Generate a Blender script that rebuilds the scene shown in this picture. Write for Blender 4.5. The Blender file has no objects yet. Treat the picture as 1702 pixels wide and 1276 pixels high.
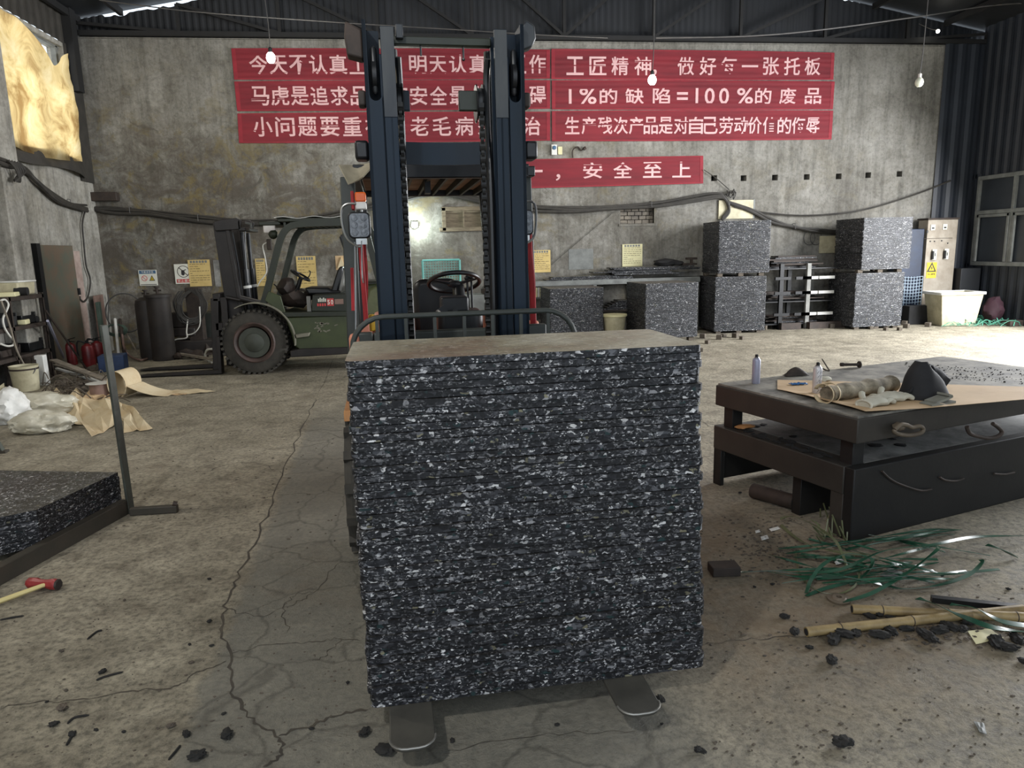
import bpy, bmesh, math, random
from mathutils import Vector, Matrix, Euler, noise
sc = bpy.context.scene
COL = sc.collection
rnd = random.Random(11)
R = math.radians
PI = math.pi
# ------------------------------------------------------------------ camera
W_, H_ = 1702, 1276
FPX = 1175.0
EYE = Vector((0, 0, 1.5))
ROLL, PITCH, YAW = R(1.4), R(10.65), R(6.6)
_f0 = Vector((math.sin(YAW), math.cos(YAW), 0)); _hr = Vector((math.cos(YAW), -math.sin(YAW), 0)); _up = Vector((0, 0, 1))
CF = _f0 * math.cos(PITCH) - _up * math.sin(PITCH)
_u0 = _f0 * math.sin(PITCH) + _up * math.cos(PITCH)
CR = _hr * math.cos(ROLL) - _u0 * math.sin(ROLL)
CU = _hr * math.sin(ROLL) + _u0 * math.cos(ROLL)
cam = bpy.data.cameras.new('camera'); camo = bpy.data.objects.new('camera', cam); COL.objects.link(camo)
cam.sensor_fit = 'HORIZONTAL'; cam.sensor_width = 36; cam.lens = FPX / W_ * 36; cam.clip_start = 0.05
m3 = Matrix((CR, CU, -CF)).transposed()
camo.matrix_world = Matrix.Translation(EYE) @ m3.to_4x4()
sc.camera = camo
def ray(x, y): return CF * FPX + CR * (x - W_ / 2) - CU * (y - H_ / 2)
def fl(x, y, z=0.0):
    d = ray(x, y); return EYE + d * ((z - EYE.z) / d.z)
def py(x, y, Y):
    d = ray(x, y); return EYE + d * (Y / d.y)
def px(x, y, X):
    d = ray(x, y); return EYE + d * (X / d.x)
def frame(ox, oy, deg, oz=0.0): return Matrix.Translation((ox, oy, oz)) @ Matrix.Rotation(R(deg), 4, 'Z')
def loc_y(M, x, y, yl):
    Mi = M.inverted(); e = Mi @ EYE; d = Mi.to_3x3() @ ray(x, y); return e + d * ((yl - e.y) / d.y)
def loc_x(M, x, y, xl):
    Mi = M.inverted(); e = Mi @ EYE; d = Mi.to_3x3() @ ray(x, y); return e + d * ((xl - e.x) / d.x)
def loc_z(M, x, y, zl):
    Mi = M.inverted(); e = Mi @ EYE; d = Mi.to_3x3() @ ray(x, y); return e + d * ((zl - e.z) / d.z)

# ------------------------------------------------------------------ materials
def nodes(name):
    m = bpy.data.materials.new(name); m.use_nodes = True
    nt = m.node_tree; N = nt.nodes; L = nt.links
    return m, N, L, N['Principled BSDF']
def rgba(c): return (c[0], c[1], c[2], 1.0)
def ramp(N, stops, interp='LINEAR'):
    r = N.new('ShaderNodeValToRGB'); cr = r.color_ramp; cr.interpolation = interp
    while len(cr.elements) < len(stops): cr.elements.new(0.5)
    for e, (p, c) in zip(cr.elements, stops):
        e.position = p; e.color = rgba(c) if not isinstance(c, (int, float)) else (c, c, c, 1)
    return r
def mixc(N, L, fac, a, b, mode='MIX'):
    x = N.new('ShaderNodeMix'); x.data_type = 'RGBA'; x.blend_type = mode
    for sock, v in ((x.inputs[0], fac), (x.inputs[6], a), (x.inputs[7], b)):
        if hasattr(v, 'links'): L.new(v, sock)
        else: sock.default_value = v if not isinstance(v, tuple) else rgba(v)
    return x.outputs[2]
def mth(N, L, op, a, b=None, clamp=False):
    x = N.new('ShaderNodeMath'); x.operation = op; x.use_clamp = clamp
    for i, v in enumerate((a, b)):
        if v is None: continue
        if hasattr(v, 'links'): L.new(v, x.inputs[i])
        else: x.inputs[i].default_value = v
    return x.outputs[0]
def tex_noise(N, L, vec, scale, detail=6, rough=0.6, dist=0.0):
    n = N.new('ShaderNodeTexNoise'); n.inputs['Scale'].default_value = scale; n.inputs['Detail'].default_value = detail
    n.inputs['Roughness'].default_value = rough; n.inputs['Distortion'].default_value = dist
    if vec is not None: L.new(vec, n.inputs['Vector'])
    return n.outputs['Fac']
def mapping(N, L, vec, scale=(1, 1, 1), loc=(0, 0, 0)):
    mp = N.new('ShaderNodeMapping'); mp.inputs['Scale'].default_value = scale; mp.inputs['Location'].default_value = loc
    L.new(vec, mp.inputs['Vector']); return mp.outputs[0]
def objvec(N, L, rand=True):
    tc = N.new('ShaderNodeTexCoord')
    if not rand: return tc.outputs['Object']
    oi = N.new('ShaderNodeObjectInfo')
    s = N.new('ShaderNodeVectorMath'); s.operation = 'SCALE'; s.inputs[0].default_value = (37.0, 19.0, 53.0)
    L.new(oi.outputs['Random'], s.inputs['Scale'])
    a = N.new('ShaderNodeVectorMath'); a.operation = 'ADD'
    L.new(tc.outputs['Object'], a.inputs[0]); L.new(s.outputs[0], a.inputs[1])
    return a.outputs[0]
def bump(N, L, bsdf, h, strength=0.3, dist=0.01):
    b = N.new('ShaderNodeBump'); b.inputs['Strength'].default_value = strength; b.inputs['Distance'].default_value = dist
    L.new(h, b.inputs['Height']); L.new(b.outputs[0], bsdf.inputs['Normal'])
def mat(name, c, c2=None, rough=0.6, metal=0.0, scale=6.0, band=(0.35, 0.65), bmp=0.15, bscale=40.0, stretch=(1, 1, 1), rand=True, spec=0.5, detail=7):
    m, N, L, B = nodes(name)
    v = objvec(N, L, rand)
    if stretch != (1, 1, 1): v = mapping(N, L, v, stretch)
    if c2 is None: c2 = tuple(x * 0.7 for x in c)
    n = tex_noise(N, L, v, scale, detail, 0.65)
    r = ramp(N, [(band[0], c2), (band[1], c)]); L.new(n, r.inputs[0])
    L.new(r.outputs[0], B.inputs['Base Color'])
    B.inputs['Roughness'].default_value = rough; B.inputs['Metallic'].default_value = metal
    B.inputs['Specular IOR Level'].default_value = spec
    if bmp: bump(N, L, B, tex_noise(N, L, v, bscale, 4, 0.6), bmp, 0.004)
    return m
def emit(name, c, s):
    m, N, L, B = nodes(name)
    B.inputs['Base Color'].default_value = rgba(c); B.inputs['Emission Color'].default_value = rgba(c); B.inputs['Emission Strength'].default_value = s
    return m

# ------------------------------------------------------------------ mesh builder
class MB:
    def __init__(s): s.v = []; s.f = []; s.m = []; s.mi = 0
    def add(s, vs, fs):
        o = len(s.v); s.v += [Vector(v) for v in vs]; s.f += [[i + o for i in f] for f in fs]; s.m += [s.mi] * len(fs); return s
    def box(s, c, d, rot=None):
        c = Vector(c); hx, hy, hz = d[0] / 2, d[1] / 2, d[2] / 2
        vs = [Vector((x, y, z)) for z in (-hz, hz) for y in (-hy, hy) for x in (-hx, hx)]
        if rot is not None:
            q = Euler(rot).to_matrix() if not isinstance(rot, Matrix) else rot
            vs = [q @ v for v in vs]
        return s.add([c + v for v in vs], [(0, 2, 3, 1), (4, 5, 7, 6), (0, 1, 5, 4), (2, 6, 7, 3), (0, 4, 6, 2), (1, 3, 7, 5)])
    def bx(s, x0, x1, y0, y1, z0, z1): return s.box(((x0 + x1) / 2, (y0 + y1) / 2, (z0 + z1) / 2), (abs(x1 - x0), abs(y1 - y0), abs(z1 - z0)))
    def bar(s, a, b, w, h, up=(0, 0, 1)):
        a, b = Vector(a), Vector(b); d = (b - a); ln = d.length; d.normalize()
        u = Vector(up); sx = d.cross(u)
        if sx.length < 1e-4: sx = d.cross(Vector((1, 0, 0)))
        sx.normalize(); uu = sx.cross(d)
        vs = []
        for p in (a, b):
            for (i, j) in ((-1, -1), (1, -1), (1, 1), (-1, 1)): vs.append(p + sx * (i * w / 2) + uu * (j * h / 2))
        return s.add(vs, [(3, 2, 1, 0), (4, 5, 6, 7), (0, 1, 5, 4), (1, 2, 6, 5), (2, 3, 7, 6), (3, 0, 4, 7)])
    def tube(s, pts, r, n=8, closed=False, sq=None):
        pts = [Vector(p) for p in pts]; k = len(pts); rs = r if isinstance(r, (list, tuple)) else [r] * k
        T = []
        for i in range(k):
            if closed: t = pts[(i + 1) % k] - pts[i - 1]
            else: t = pts[min(i + 1, k - 1)] - pts[max(i - 1, 0)]
            T.append(t.normalized() if t.length > 1e-9 else Vector((0, 0, 1)))
        u = T[0].cross(Vector((0, 0, 1)))
        if u.length < 1e-3: u = T[0].cross(Vector((0, 1, 0)))
        u.normalize(); vs = []
        for i in range(k):
            u = (u - T[i] * u.dot(T[i]))
            if u.length < 1e-6: u = T[i].orthogonal()
            u.normalize(); w = T[i].cross(u)
            for j in range(n):
                a = 2 * PI * j / n + (PI / 4 if n == 4 else 0)
                ca, sa = math.cos(a) * rs[i], math.sin(a) * rs[i]
                if sq: ca *= sq[0]; sa *= sq[1]
                vs.append(pts[i] + u * ca + w * sa)
        fs = []
        for i in range(k if closed else k - 1):
            for j in range(n):
                a, b = i * n + j, i * n + (j + 1) % n; c, d = ((i + 1) % k) * n + (j + 1) % n, ((i + 1) % k) * n + j
                fs.append((a, b, c, d))
        if not closed: fs += [tuple(reversed(range(n))), tuple(range((k - 1) * n, k * n))]
        return s.add(vs, fs)
    def cyl(s, a, b, r, r2=None, n=20): return s.tube([a, b], [r, r if r2 is None else r2], n)
    def lathe(s, prof, c=(0, 0, 0), n=28, rot=None):
        vs = []; k = len(prof); c = Vector(c)
        q = Euler(rot).to_matrix() if rot is not None else None
        for (r, z) in prof:
            for j in range(n):
                a = 2 * PI * j / n; v = Vector((r * math.cos(a), r * math.sin(a), z)); vs.append(c + (q @ v if q else v))
        fs = []
        for i in range(k - 1):
            for j in range(n): fs.append((i * n + j, i * n + (j + 1) % n, (i + 1) * n + (j + 1) % n, (i + 1) * n + j))
        if prof[0][0] > 1e-6: fs.append(tuple(reversed(range(n))))
        if prof[-1][0] > 1e-6: fs.append(tuple(range((k - 1) * n, k * n)))
        return s.add(vs, fs)
    def prism(s, poly, ax, lo, hi):
        k = len(poly); vs = []
        for t in (lo, hi):
            for (a, b) in poly: vs.append({'x': (t, a, b), 'y': (a, t, b), 'z': (a, b, t)}[ax])
        fs = [tuple(range(k)), tuple(reversed(range(k, 2 * k)))]
        for i in range(k): fs.append((i, (i + 1) % k + 0, (i + 1) % k + k, i + k)[::-1])
        return s.add(vs, fs)
    def blob(s, c, r, seed=0, amp=0.35, sub=2, freq=2.2):
        bm = bmesh.new(); bmesh.ops.create_icosphere(bm, subdivisions=sub, radius=1)
        r = (r, r, r) if isinstance(r, (int, float)) else r; c = Vector(c); vs = []
        off = Vector((seed * 3.7, seed * 1.3, seed * 5.1))
        for v in bm.verts:
            k = 1 + amp * noise.noise(v.co * freq + off) * 1.6; vs.append(c + Vector((v.co.x * r[0] * k, v.co.y * r[1] * k, v.co.z * r[2] * k)))
        fs = [[v.index for v in f.verts] for f in bm.faces]; bm.free(); return s.add(vs, fs)
    def sheet(s, fn, nu, nv, th=0.002):
        P = [[Vector(fn(i / nu, j / nv)) for i in range(nu + 1)] for j in range(nv + 1)]
        nrm = [[None] * (nu + 1) for _ in range(nv + 1)]
        for j in range(nv + 1):
            for i in range(nu + 1):
                a = P[j][min(i + 1, nu)] - P[j][max(i - 1, 0)]; b = P[min(j + 1, nv)][i] - P[max(j - 1, 0)][i]
                n_ = a.cross(b); nrm[j][i] = n_.normalized() if n_.length > 1e-12 else Vector((0, 0, 1))
        vs = [P[j][i] + nrm[j][i] * th / 2 for j in range(nv + 1) for i in range(nu + 1)] + [P[j][i] - nrm[j][i] * th / 2 for j in range(nv + 1) for i in range(nu + 1)]
        w = nu + 1; o = w * (nv + 1); fs = []
        for j in range(nv):
            for i in range(nu):
                a, b, c, d = j * w + i, j * w + i + 1, (j + 1) * w + i + 1, (j + 1) * w + i
                fs += [(a, b, c, d), (d + o, c + o, b + o, a + o)]
        for i in range(nu):
            fs += [(i + 1, i, i + o, i + 1 + o)]; q = nv * w; fs += [(q + i, q + i + 1, q + i + 1 + o, q + i + o)]
        for j in range(nv):
            fs += [(j * w, (j + 1) * w, (j + 1) * w + o, j * w + o)]; q = nu; fs += [((j + 1) * w + q, j * w + q, j * w + q + o, (j + 1) * w + q + o)]
        return s.add(vs, fs)
    def mesh(s, name, mats, smooth=False, ang=35):
        me = bpy.data.meshes.new(name); me.from_pydata([tuple(v) for v in s.v], [], s.f); me.update()
        mats = mats if isinstance(mats, (list, tuple)) else [mats]
        for m in mats: me.materials.append(m)
        for p, i in zip(me.polygons, s.m): p.material_index = i; p.use_smooth = smooth
        bm = bmesh.new(); bm.from_mesh(me); bmesh.ops.recalc_face_normals(bm, faces=bm.faces); bm.to_mesh(me); bm.free()
        if smooth: me.set_sharp_from_angle(angle=R(ang))
        return me
    def build(s, name, mats, parent=None, smooth=False, bevel=0.0, ang=35, loc=None, rz=None, subsurf=0):
        o = bpy.data.objects.new(name, s.mesh(name, mats, smooth or bevel > 0, ang)); COL.objects.link(o)
        if parent is not None: o.parent = parent
        if loc is not None: o.location = loc
        if rz is not None: o.rotation_euler = (0, 0, rz)
        if bevel:
            b = o.modifiers.new('bevel', 'BEVEL'); b.width = bevel; b.segments = 2; b.limit_method = 'ANGLE'; b.angle_limit = R(40)
        if subsurf:
            b = o.modifiers.new('sub', 'SUBSURF'); b.levels = subsurf; b.render_levels = subsurf
        return o
def tag(o, label, cat, group=None, kind=None):
    o['label'] = label; o['category'] = cat
    if group: o['group'] = group
    if kind: o['kind'] = kind
    return o
def thing(name, label, cat, loc=(0, 0, 0), rz=0.0, group=None):
    o = bpy.data.objects.new(name, None); COL.objects.link(o); o.empty_display_size = 0.1
    o.location = loc; o.rotation_euler = (0, 0, rz); return tag(o, label, cat, group)
def struct(o): o['kind'] = 'structure'; return o
def center(o):
    me = o.data; c = Vector((0, 0, 0)); lo = Vector((1e9,) * 3); hi = Vector((-1e9,) * 3)
    for v in me.vertices:
        for k in range(3): lo[k] = min(lo[k], v.co[k]); hi[k] = max(hi[k], v.co[k])
    c = Vector(((lo.x + hi.x) / 2, (lo.y + hi.y) / 2, lo.z))
    for v in me.vertices: v.co -= c
    o.location = o.location + c; return o
def kids(o): return [c for c in bpy.data.objects if c.parent is o]
def copy_tree(o, parent=None):
    c = o.copy(); COL.objects.link(c); c.parent = parent
    for ch in kids(o): copy_tree(ch, c)
    return c
def spline(pts, n=8):
    P = [Vector(p) for p in pts]; out = []
    for i in range(len(P) - 1):
        p0, p1, p2, p3 = P[max(i - 1, 0)], P[i], P[i + 1], P[min(i + 2, len(P) - 1)]
        for k in range(n):
            t = k / n; out.append(0.5 * ((2 * p1) + (p2 - p0) * t + (2 * p0 - 5 * p1 + 4 * p2 - p3) * t * t + (3 * p1 - p0 - 3 * p2 + p3) * t ** 3))
    out.append(P[-1]); return out
def rrect(w, h, r, n=4, cx=0, cy=0):
    out = []
    for (sx, sy, a0) in ((1, 1, 0), (-1, 1, 90), (-1, -1, 180), (1, -1, 270)):
        for k in range(n + 1):
            a = R(a0 + 90 * k / n); out.append((cx + sx * (w / 2 - r) + r * math.cos(a), cy + sy * (h / 2 - r) + r * math.sin(a)))
    return out
_glyph = {}
def glyph(ch, bold=0.02):
    """outline of one character as (verts2d, faces) normalised to its own box"""
    k = (ch, bold)
    if k in _glyph: return _glyph[k]
    cu = bpy.data.curves.new('t', 'FONT'); cu.body = ch; cu.size = 1; cu.offset = bold; cu.resolution_u = 3
    o = bpy.data.objects.new('t', cu); COL.objects.link(o)
    dg = bpy.context.evaluated_depsgraph_get(); me = bpy.data.meshes.new_from_object(o.evaluated_get(dg))
    vs = [(v.co.x, v.co.y) for v in me.vertices]; fs = [list(p.vertices) for p in me.polygons]
    bpy.data.objects.remove(o); bpy.data.curves.remove(cu); bpy.data.meshes.remove(me)
    _glyph[k] = (vs, fs); return vs, fs
def put_glyph(mb, ch, fn, w, h, bold=0.02, fit=True):
    """draw ch in a w x h box, fn(u, v) -> 3-D point with (u, v) measured from the box centre"""
    vs, fs = glyph(ch, bold)
    if not vs: return
    if fit:
        x0 = min(v[0] for v in vs); x1 = max(v[0] for v in vs); y0 = min(v[1] for v in vs); y1 = max(v[1] for v in vs)
        sx = w / max(x1 - x0, 1e-6); sy = h / max(y1 - y0, 1e-6)
        if (x1 - x0) < 0.3 * (y1 - y0): sx = sy
        if (y1 - y0) < 0.3 * (x1 - x0): sy = sx
        cx, cy = (x0 + x1) / 2, (y0 + y1) / 2
    else:
        sx = w; sy = h; cx, cy = 0.46, 0.35
    mb.add([fn((x - cx) * sx, (y - cy) * sy) for (x, y) in vs], fs)
# ------------------------------------------------------------------ surface materials of the hall
BW, XL, XR = 12.7, -5.35, 10.3
CRK = [(526, 662), (505, 705), (470, 790), (436, 870), (400, 950), (378, 1000), (367, 1045), (384, 1100), (388, 1150), (420, 1195), (462, 1222), (470, 1250), (440, 1276)]
def floor_material():
    m, N, L, B = nodes('concrete_floor'); tc = N.new('ShaderNodeTexCoord'); v = tc.outputs['Object']
    n1 = tex_noise(N, L, v, 0.7, 8, 0.65); n2 = tex_noise(N, L, v, 5.0, 10, 0.72, 0.4); n3 = tex_noise(N, L, v, 34.0, 6, 0.75)
    r1 = ramp(N, [(0.30, (0.190, 0.168, 0.122)), (0.5, (0.305, 0.275, 0.212)), (0.70, (0.41, 0.375, 0.298))]); L.new(n1, r1.inputs[0])
    r2 = ramp(N, [(0.34, (0.52, 0.50, 0.46)), (0.5, (0.88, 0.87, 0.83)), (0.66, (1.14, 1.13, 1.08))]); L.new(n2, r2.inputs[0])
    c = mixc(N, L, 1.0, r1.outputs[0], r2.outputs[0], 'MULTIPLY')
    r3 = ramp(N, [(0.38, 0.30), (0.52, 0.95), (0.70, 1.35)]); L.new(n3, r3.inputs[0])
    c = mixc(N, L, 0.75, c, r3.outputs[0], 'MULTIPLY')
    # darker, smoother repair lane right of the long crack
    sp = N.new('ShaderNodeSeparateXYZ'); L.new(v, sp.inputs[0])
    a, b = fl(*CRK[0]), fl(*CRK[6]); k = (b.x - a.x) / (b.y - a.y)
    d = mth(N, L, 'SUBTRACT', sp.outputs[0], mth(N, L, 'ADD', mth(N, L, 'MULTIPLY', sp.outputs[1], k), a.x - k * a.y))
    d = mth(N, L, 'ADD', d, mth(N, L, 'MULTIPLY', mth(N, L, 'SUBTRACT', n2, 0.5), 0.22))
    m1 = N.new('ShaderNodeMapRange'); m1.inputs[1].default_value = 0.0; m1.inputs[2].default_value = 0.05; L.new(d, m1.inputs[0])
    m2 = N.new('ShaderNodeMapRange'); m2.inputs[1].default_value = 1.75; m2.inputs[2].default_value = 1.45; L.new(d, m2.inputs[0])
    m4 = N.new('ShaderNodeMapRange'); m4.inputs[1].default_value = 7.6; m4.inputs[2].default_value = 6.0; L.new(sp.outputs[1], m4.inputs[0])
    lane = mth(N, L, 'MULTIPLY', mth(N, L, 'MULTIPLY', m1.outputs[0], m2.outputs[0]), m4.outputs[0])
    c = mixc(N, L, mth(N, L, 'MULTIPLY', lane, 0.68), c, (0.135, 0.132, 0.112), 'MIX')
    # trodden brown dirt right of the carried stack
    e1 = N.new('ShaderNodeMapRange'); e1.inputs[1].default_value = 0.75; e1.inputs[2].default_value = 1.05; L.new(sp.outputs[0], e1.inputs[0])
    e2 = N.new('ShaderNodeMapRange'); e2.inputs[1].default_value = 2.7; e2.inputs[2].default_value = 1.7; L.new(sp.outputs[0], e2.inputs[0])
    e3 = N.new('ShaderNodeMapRange'); e3.inputs[1].default_value = 4.4; e3.inputs[2].default_value = 3.3; L.new(sp.outputs[1], e3.inputs[0])
    e4 = N.new('ShaderNodeMapRange'); e4.inputs[1].default_value = 1.7; e4.inputs[2].default_value = 2.3; L.new(sp.outputs[1], e4.inputs[0])
    eq = ramp(N, [(0.36, 0.15), (0.58, 1.0)]); L.new(n2, eq.inputs[0])
    em = mth(N, L, 'MULTIPLY', mth(N, L, 'MULTIPLY', e1.outputs[0], e2.outputs[0]), mth(N, L, 'MULTIPLY', mth(N, L, 'MULTIPLY', e3.outputs[0], e4.outputs[0]), eq.outputs[0]))
    c = mixc(N, L, mth(N, L, 'MULTIPLY', em, 0.75), c, (0.16, 0.11, 0.062), 'MIX')
    # rust-brown spill patches and black grease spots
    st = tex_noise(N, L, mapping(N, L, v, (1, 1, 1), (5, 2, 0)), 1.1, 7, 0.7, 0.6)
    rs = ramp(N, [(0.56, 0.0), (0.70, 1.0)]); L.new(st, rs.inputs[0])
    c = mixc(N, L, mth(N, L, 'MULTIPLY', rs.outputs[0], 0.45), c, (0.125, 0.095, 0.062), 'MIX')
    sg = tex_noise(N, L, mapping(N, L, v, (1, 1, 1), (1, 9, 0)), 9.0, 5, 0.7, 0.3)
    rg = ramp(N, [(0.66, 0.0), (0.72, 1.0)]); L.new(sg, rg.inputs[0])
    c = mixc(N, L, mth(N, L, 'MULTIPLY', rg.outputs[0], 0.6), c, (0.06, 0.055, 0.045), 'MIX')
    L.new(c, B.inputs['Base Color'])
    rr = ramp(N, [(0.3, 0.62), (0.7, 0.9)]); L.new(n2, rr.inputs[0]); L.new(rr.outputs[0], B.inputs['Roughness'])
    # chipped, scaly relief
    vo = N.new('ShaderNodeTexVoronoi'); vo.feature = 'DISTANCE_TO_EDGE'; vo.inputs['Scale'].default_value = 2.6
    nz = N.new('ShaderNodeTexNoise'); nz.inputs['Scale'].default_value = 3.0; nz.inputs['Detail'].default_value = 6; L.new(v, nz.inputs['Vector'])
    va = N.new('ShaderNodeVectorMath'); va.operation = 'MULTIPLY_ADD'; va.inputs[1].default_value = (0.35, 0.35, 0); L.new(nz.outputs['Color'], va.inputs[0]); L.new(v, va.inputs[2])
    L.new(va.outputs[0], vo.inputs['Vector'])
    ve = ramp(N, [(0.0, 0.0), (0.03, 1.0)]); L.new(vo.outputs['Distance'], ve.inputs[0])
    # hairline crazing, strongest inside the repair lane
    cz = mth(N, L, 'MULTIPLY', mth(N, L, 'SUBTRACT', 1.0, ve.outputs[0]), mth(N, L, 'ADD', mth(N, L, 'MULTIPLY', lane, 0.45), 0.10))
    c2 = mixc(N, L, cz, c, (0.05, 0.045, 0.035), 'MIX'); L.new(c2, B.inputs['Base Color'])
    h = mth(N, L, 'ADD', mth(N, L, 'MULTIPLY', n2, 1.0), mth(N, L, 'MULTIPLY', n3, 0.35))
    bump(N, L, B, h, 0.8, 0.022)
    return m
def wall_material(name, stain=1.0, light=1.0):
    m, N, L, B = nodes(name); tc = N.new('ShaderNodeTexCoord'); v = tc.outputs['Object']
    n1 = tex_noise(N, L, v, 0.55, 8, 0.62, 0.3); n2 = tex_noise(N, L, v, 3.2, 9, 0.72, 0.5)
    n3 = tex_noise(N, L, mapping(N, L, v, (5.0, 5.0, 0.45)), 1.6, 6, 0.7); n4 = tex_noise(N, L, v, 22, 5, 0.7)
    g = lambda a, b, c_: (a * light, b * light, c_ * light)
    r1 = ramp(N, [(0.3, g(0.145, 0.138, 0.122)), (0.5, g(0.225, 0.217, 0.196)), (0.7, g(0.31, 0.303, 0.28))]); L.new(n1, r1.inputs[0])
    r2 = ramp(N, [(0.36, (0.40, 0.38, 0.33)), (0.5, (0.90, 0.90, 0.87)), (0.64, (1.18, 1.18, 1.18))]); L.new(n2, r2.inputs[0])
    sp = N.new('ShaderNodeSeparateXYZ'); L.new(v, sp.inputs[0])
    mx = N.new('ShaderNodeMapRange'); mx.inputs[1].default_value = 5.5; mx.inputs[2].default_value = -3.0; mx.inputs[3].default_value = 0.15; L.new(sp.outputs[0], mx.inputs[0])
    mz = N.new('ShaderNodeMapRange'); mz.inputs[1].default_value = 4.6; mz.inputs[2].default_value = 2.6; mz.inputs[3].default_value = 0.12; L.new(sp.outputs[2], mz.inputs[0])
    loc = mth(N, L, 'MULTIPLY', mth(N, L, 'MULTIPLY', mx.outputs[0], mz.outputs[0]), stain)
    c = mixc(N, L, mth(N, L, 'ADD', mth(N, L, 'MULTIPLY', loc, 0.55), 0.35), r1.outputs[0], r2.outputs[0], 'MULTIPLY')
    r3 = ramp(N, [(0.36, 0.60), (0.52, 1.0), (0.68, 1.15)]); L.new(n3, r3.inputs[0]); c = mixc(N, L, 0.7, c, r3.outputs[0], 'MULTIPLY')
    r4 = ramp(N, [(0.36, 0.62), (0.55, 1.05)]); L.new(n4, r4.inputs[0]); c = mixc(N, L, 0.6, c, r4.outputs[0], 'MULTIPLY')
    # brown stains, ochre paint remains: mostly low left, darkening that also offsets the gate light
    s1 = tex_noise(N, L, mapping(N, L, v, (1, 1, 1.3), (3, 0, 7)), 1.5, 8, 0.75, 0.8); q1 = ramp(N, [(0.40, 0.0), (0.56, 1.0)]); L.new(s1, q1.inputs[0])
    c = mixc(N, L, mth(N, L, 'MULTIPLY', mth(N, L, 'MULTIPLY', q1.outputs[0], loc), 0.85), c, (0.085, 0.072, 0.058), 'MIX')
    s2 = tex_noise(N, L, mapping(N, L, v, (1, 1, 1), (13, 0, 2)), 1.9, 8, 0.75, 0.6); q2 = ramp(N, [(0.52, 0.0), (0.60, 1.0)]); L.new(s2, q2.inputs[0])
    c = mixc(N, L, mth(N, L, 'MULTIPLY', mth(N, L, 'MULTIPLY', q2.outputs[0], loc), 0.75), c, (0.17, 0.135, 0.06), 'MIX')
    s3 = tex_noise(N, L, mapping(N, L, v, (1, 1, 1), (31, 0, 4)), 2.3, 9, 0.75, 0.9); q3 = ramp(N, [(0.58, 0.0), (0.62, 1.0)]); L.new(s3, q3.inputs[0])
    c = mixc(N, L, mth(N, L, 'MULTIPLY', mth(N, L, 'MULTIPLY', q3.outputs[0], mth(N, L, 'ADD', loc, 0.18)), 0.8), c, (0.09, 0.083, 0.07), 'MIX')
    L.new(c, B.inputs['Base Color']); B.inputs['Roughness'].default_value = 0.9; B.inputs['Specular IOR Level'].default_value = 0.2
    h = mth(N, L, 'ADD', n2, mth(N, L, 'MULTIPLY', n4, 0.4)); bump(N, L, B, h, 0.45, 0.03)
    return m
M = {}
M['floor'] = floor_material()
M['crack'] = mat('crack_dirt_shade', (0.075, 0.062, 0.045), (0.035, 0.03, 0.024), 0.95)  # cracks; the slab-edge shade of the long one is in this colour too
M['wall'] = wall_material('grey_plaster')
M['lwall'] = wall_material('pale_plaster', stain=.15, light=1.55)
M['sheet'] = mat('dark_sheet_metal', (0.010, 0.012, 0.016), (0.007, 0.008, 0.010), 0.55, 0.0, 1.5)
M['navywall'] = mat('navy_sheet_metal', (0.021, 0.026, 0.036), (0.013, 0.016, 0.022), 0.5, 0.0, 1.2)
M['roof'] = mat('roof_sheet', (0.013, 0.015, 0.019), (0.008, 0.009, 0.011), 0.6)
M['truss'] = mat('truss_steel', (0.008, 0.008, 0.009), (0.005, 0.005, 0.005), 0.7)
M['upper'] = mat('brown_sheet', (0.040, 0.036, 0.030), (0.022, 0.02, 0.017), 0.7)
M['dark'] = mat('soot_and_hole_black', (0.012, 0.012, 0.013), (0.006, 0.006, 0.006), 0.9)  # real soot and black parts, also the shade inside holes as colour
M['brick'] = mat('weathered_brick', (0.20, 0.175, 0.14), (0.09, 0.08, 0.07), 0.9, scale=9)
M['wood_old'] = mat('old_grey_wood', (0.20, 0.165, 0.11), (0.09, 0.07, 0.045), 0.85, stretch=(1, 1, 6), scale=5)
M['doorm'] = mat('rusted_green_sheet', (0.095, 0.105, 0.080), (0.135, 0.098, 0.068), 0.7, 0.0, 3.2, (0.40, 0.62), rand=False)
M['pinkframe'] = mat('pale_pink_paint', (0.46, 0.36, 0.32), (0.30, 0.22, 0.19), 0.8)
M['wframe'] = mat('grey_window_paint', (0.20, 0.21, 0.20), (0.12, 0.125, 0.12), 0.6)
M['pane'] = mat('dusty_dark_glass', (0.035, 0.042, 0.052), (0.022, 0.026, 0.032), 0.35, 0.0, 1.0, bmp=0)
M['wirem'] = mat('dull_wire', (0.09, 0.085, 0.08), (0.05, 0.05, 0.05), 0.6)

# ------------------------------------------------------------------ floor with its cracks
f = MB(); f.add([(-9, -4, 0), (13, -4, 0), (13, 13.4, 0), (-9, 13.4, 0)], [(0, 1, 2, 3)])
f.mi = 1
def crack(pts, w, seed, jit=0.014, z=0.0015):
    P = spline([fl(*p) for p in pts], 7); g = random.Random(seed); L_, R_ = [], []
    for i, p in enumerate(P):
        t = (P[min(i + 1, len(P) - 1)] - P[max(i - 1, 0)]); t.z = 0; t.normalize(); n = Vector((-t.y, t.x, 0))
        far = max(0.6, p.y / 3.0)
        q = p + n * g.uniform(-jit, jit) * min(far, 1.3); ww = w * .5 * (0.35 + 0.9 * g.random()) * (0.15 if i in (0, len(P) - 1) else 1)
        L_.append((q.x + n.x * ww, q.y + n.y * ww, z)); R_.append((q.x - n.x * ww, q.y - n.y * ww, z))
    k = len(P); f.add(L_ + R_, [(i, i + 1, k + i + 1, k + i) for i in range(k - 1)])
crack(CRK, 0.011, 1, 0.014)  # long crack: shade along the slab edge drawn as a dark strip
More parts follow.
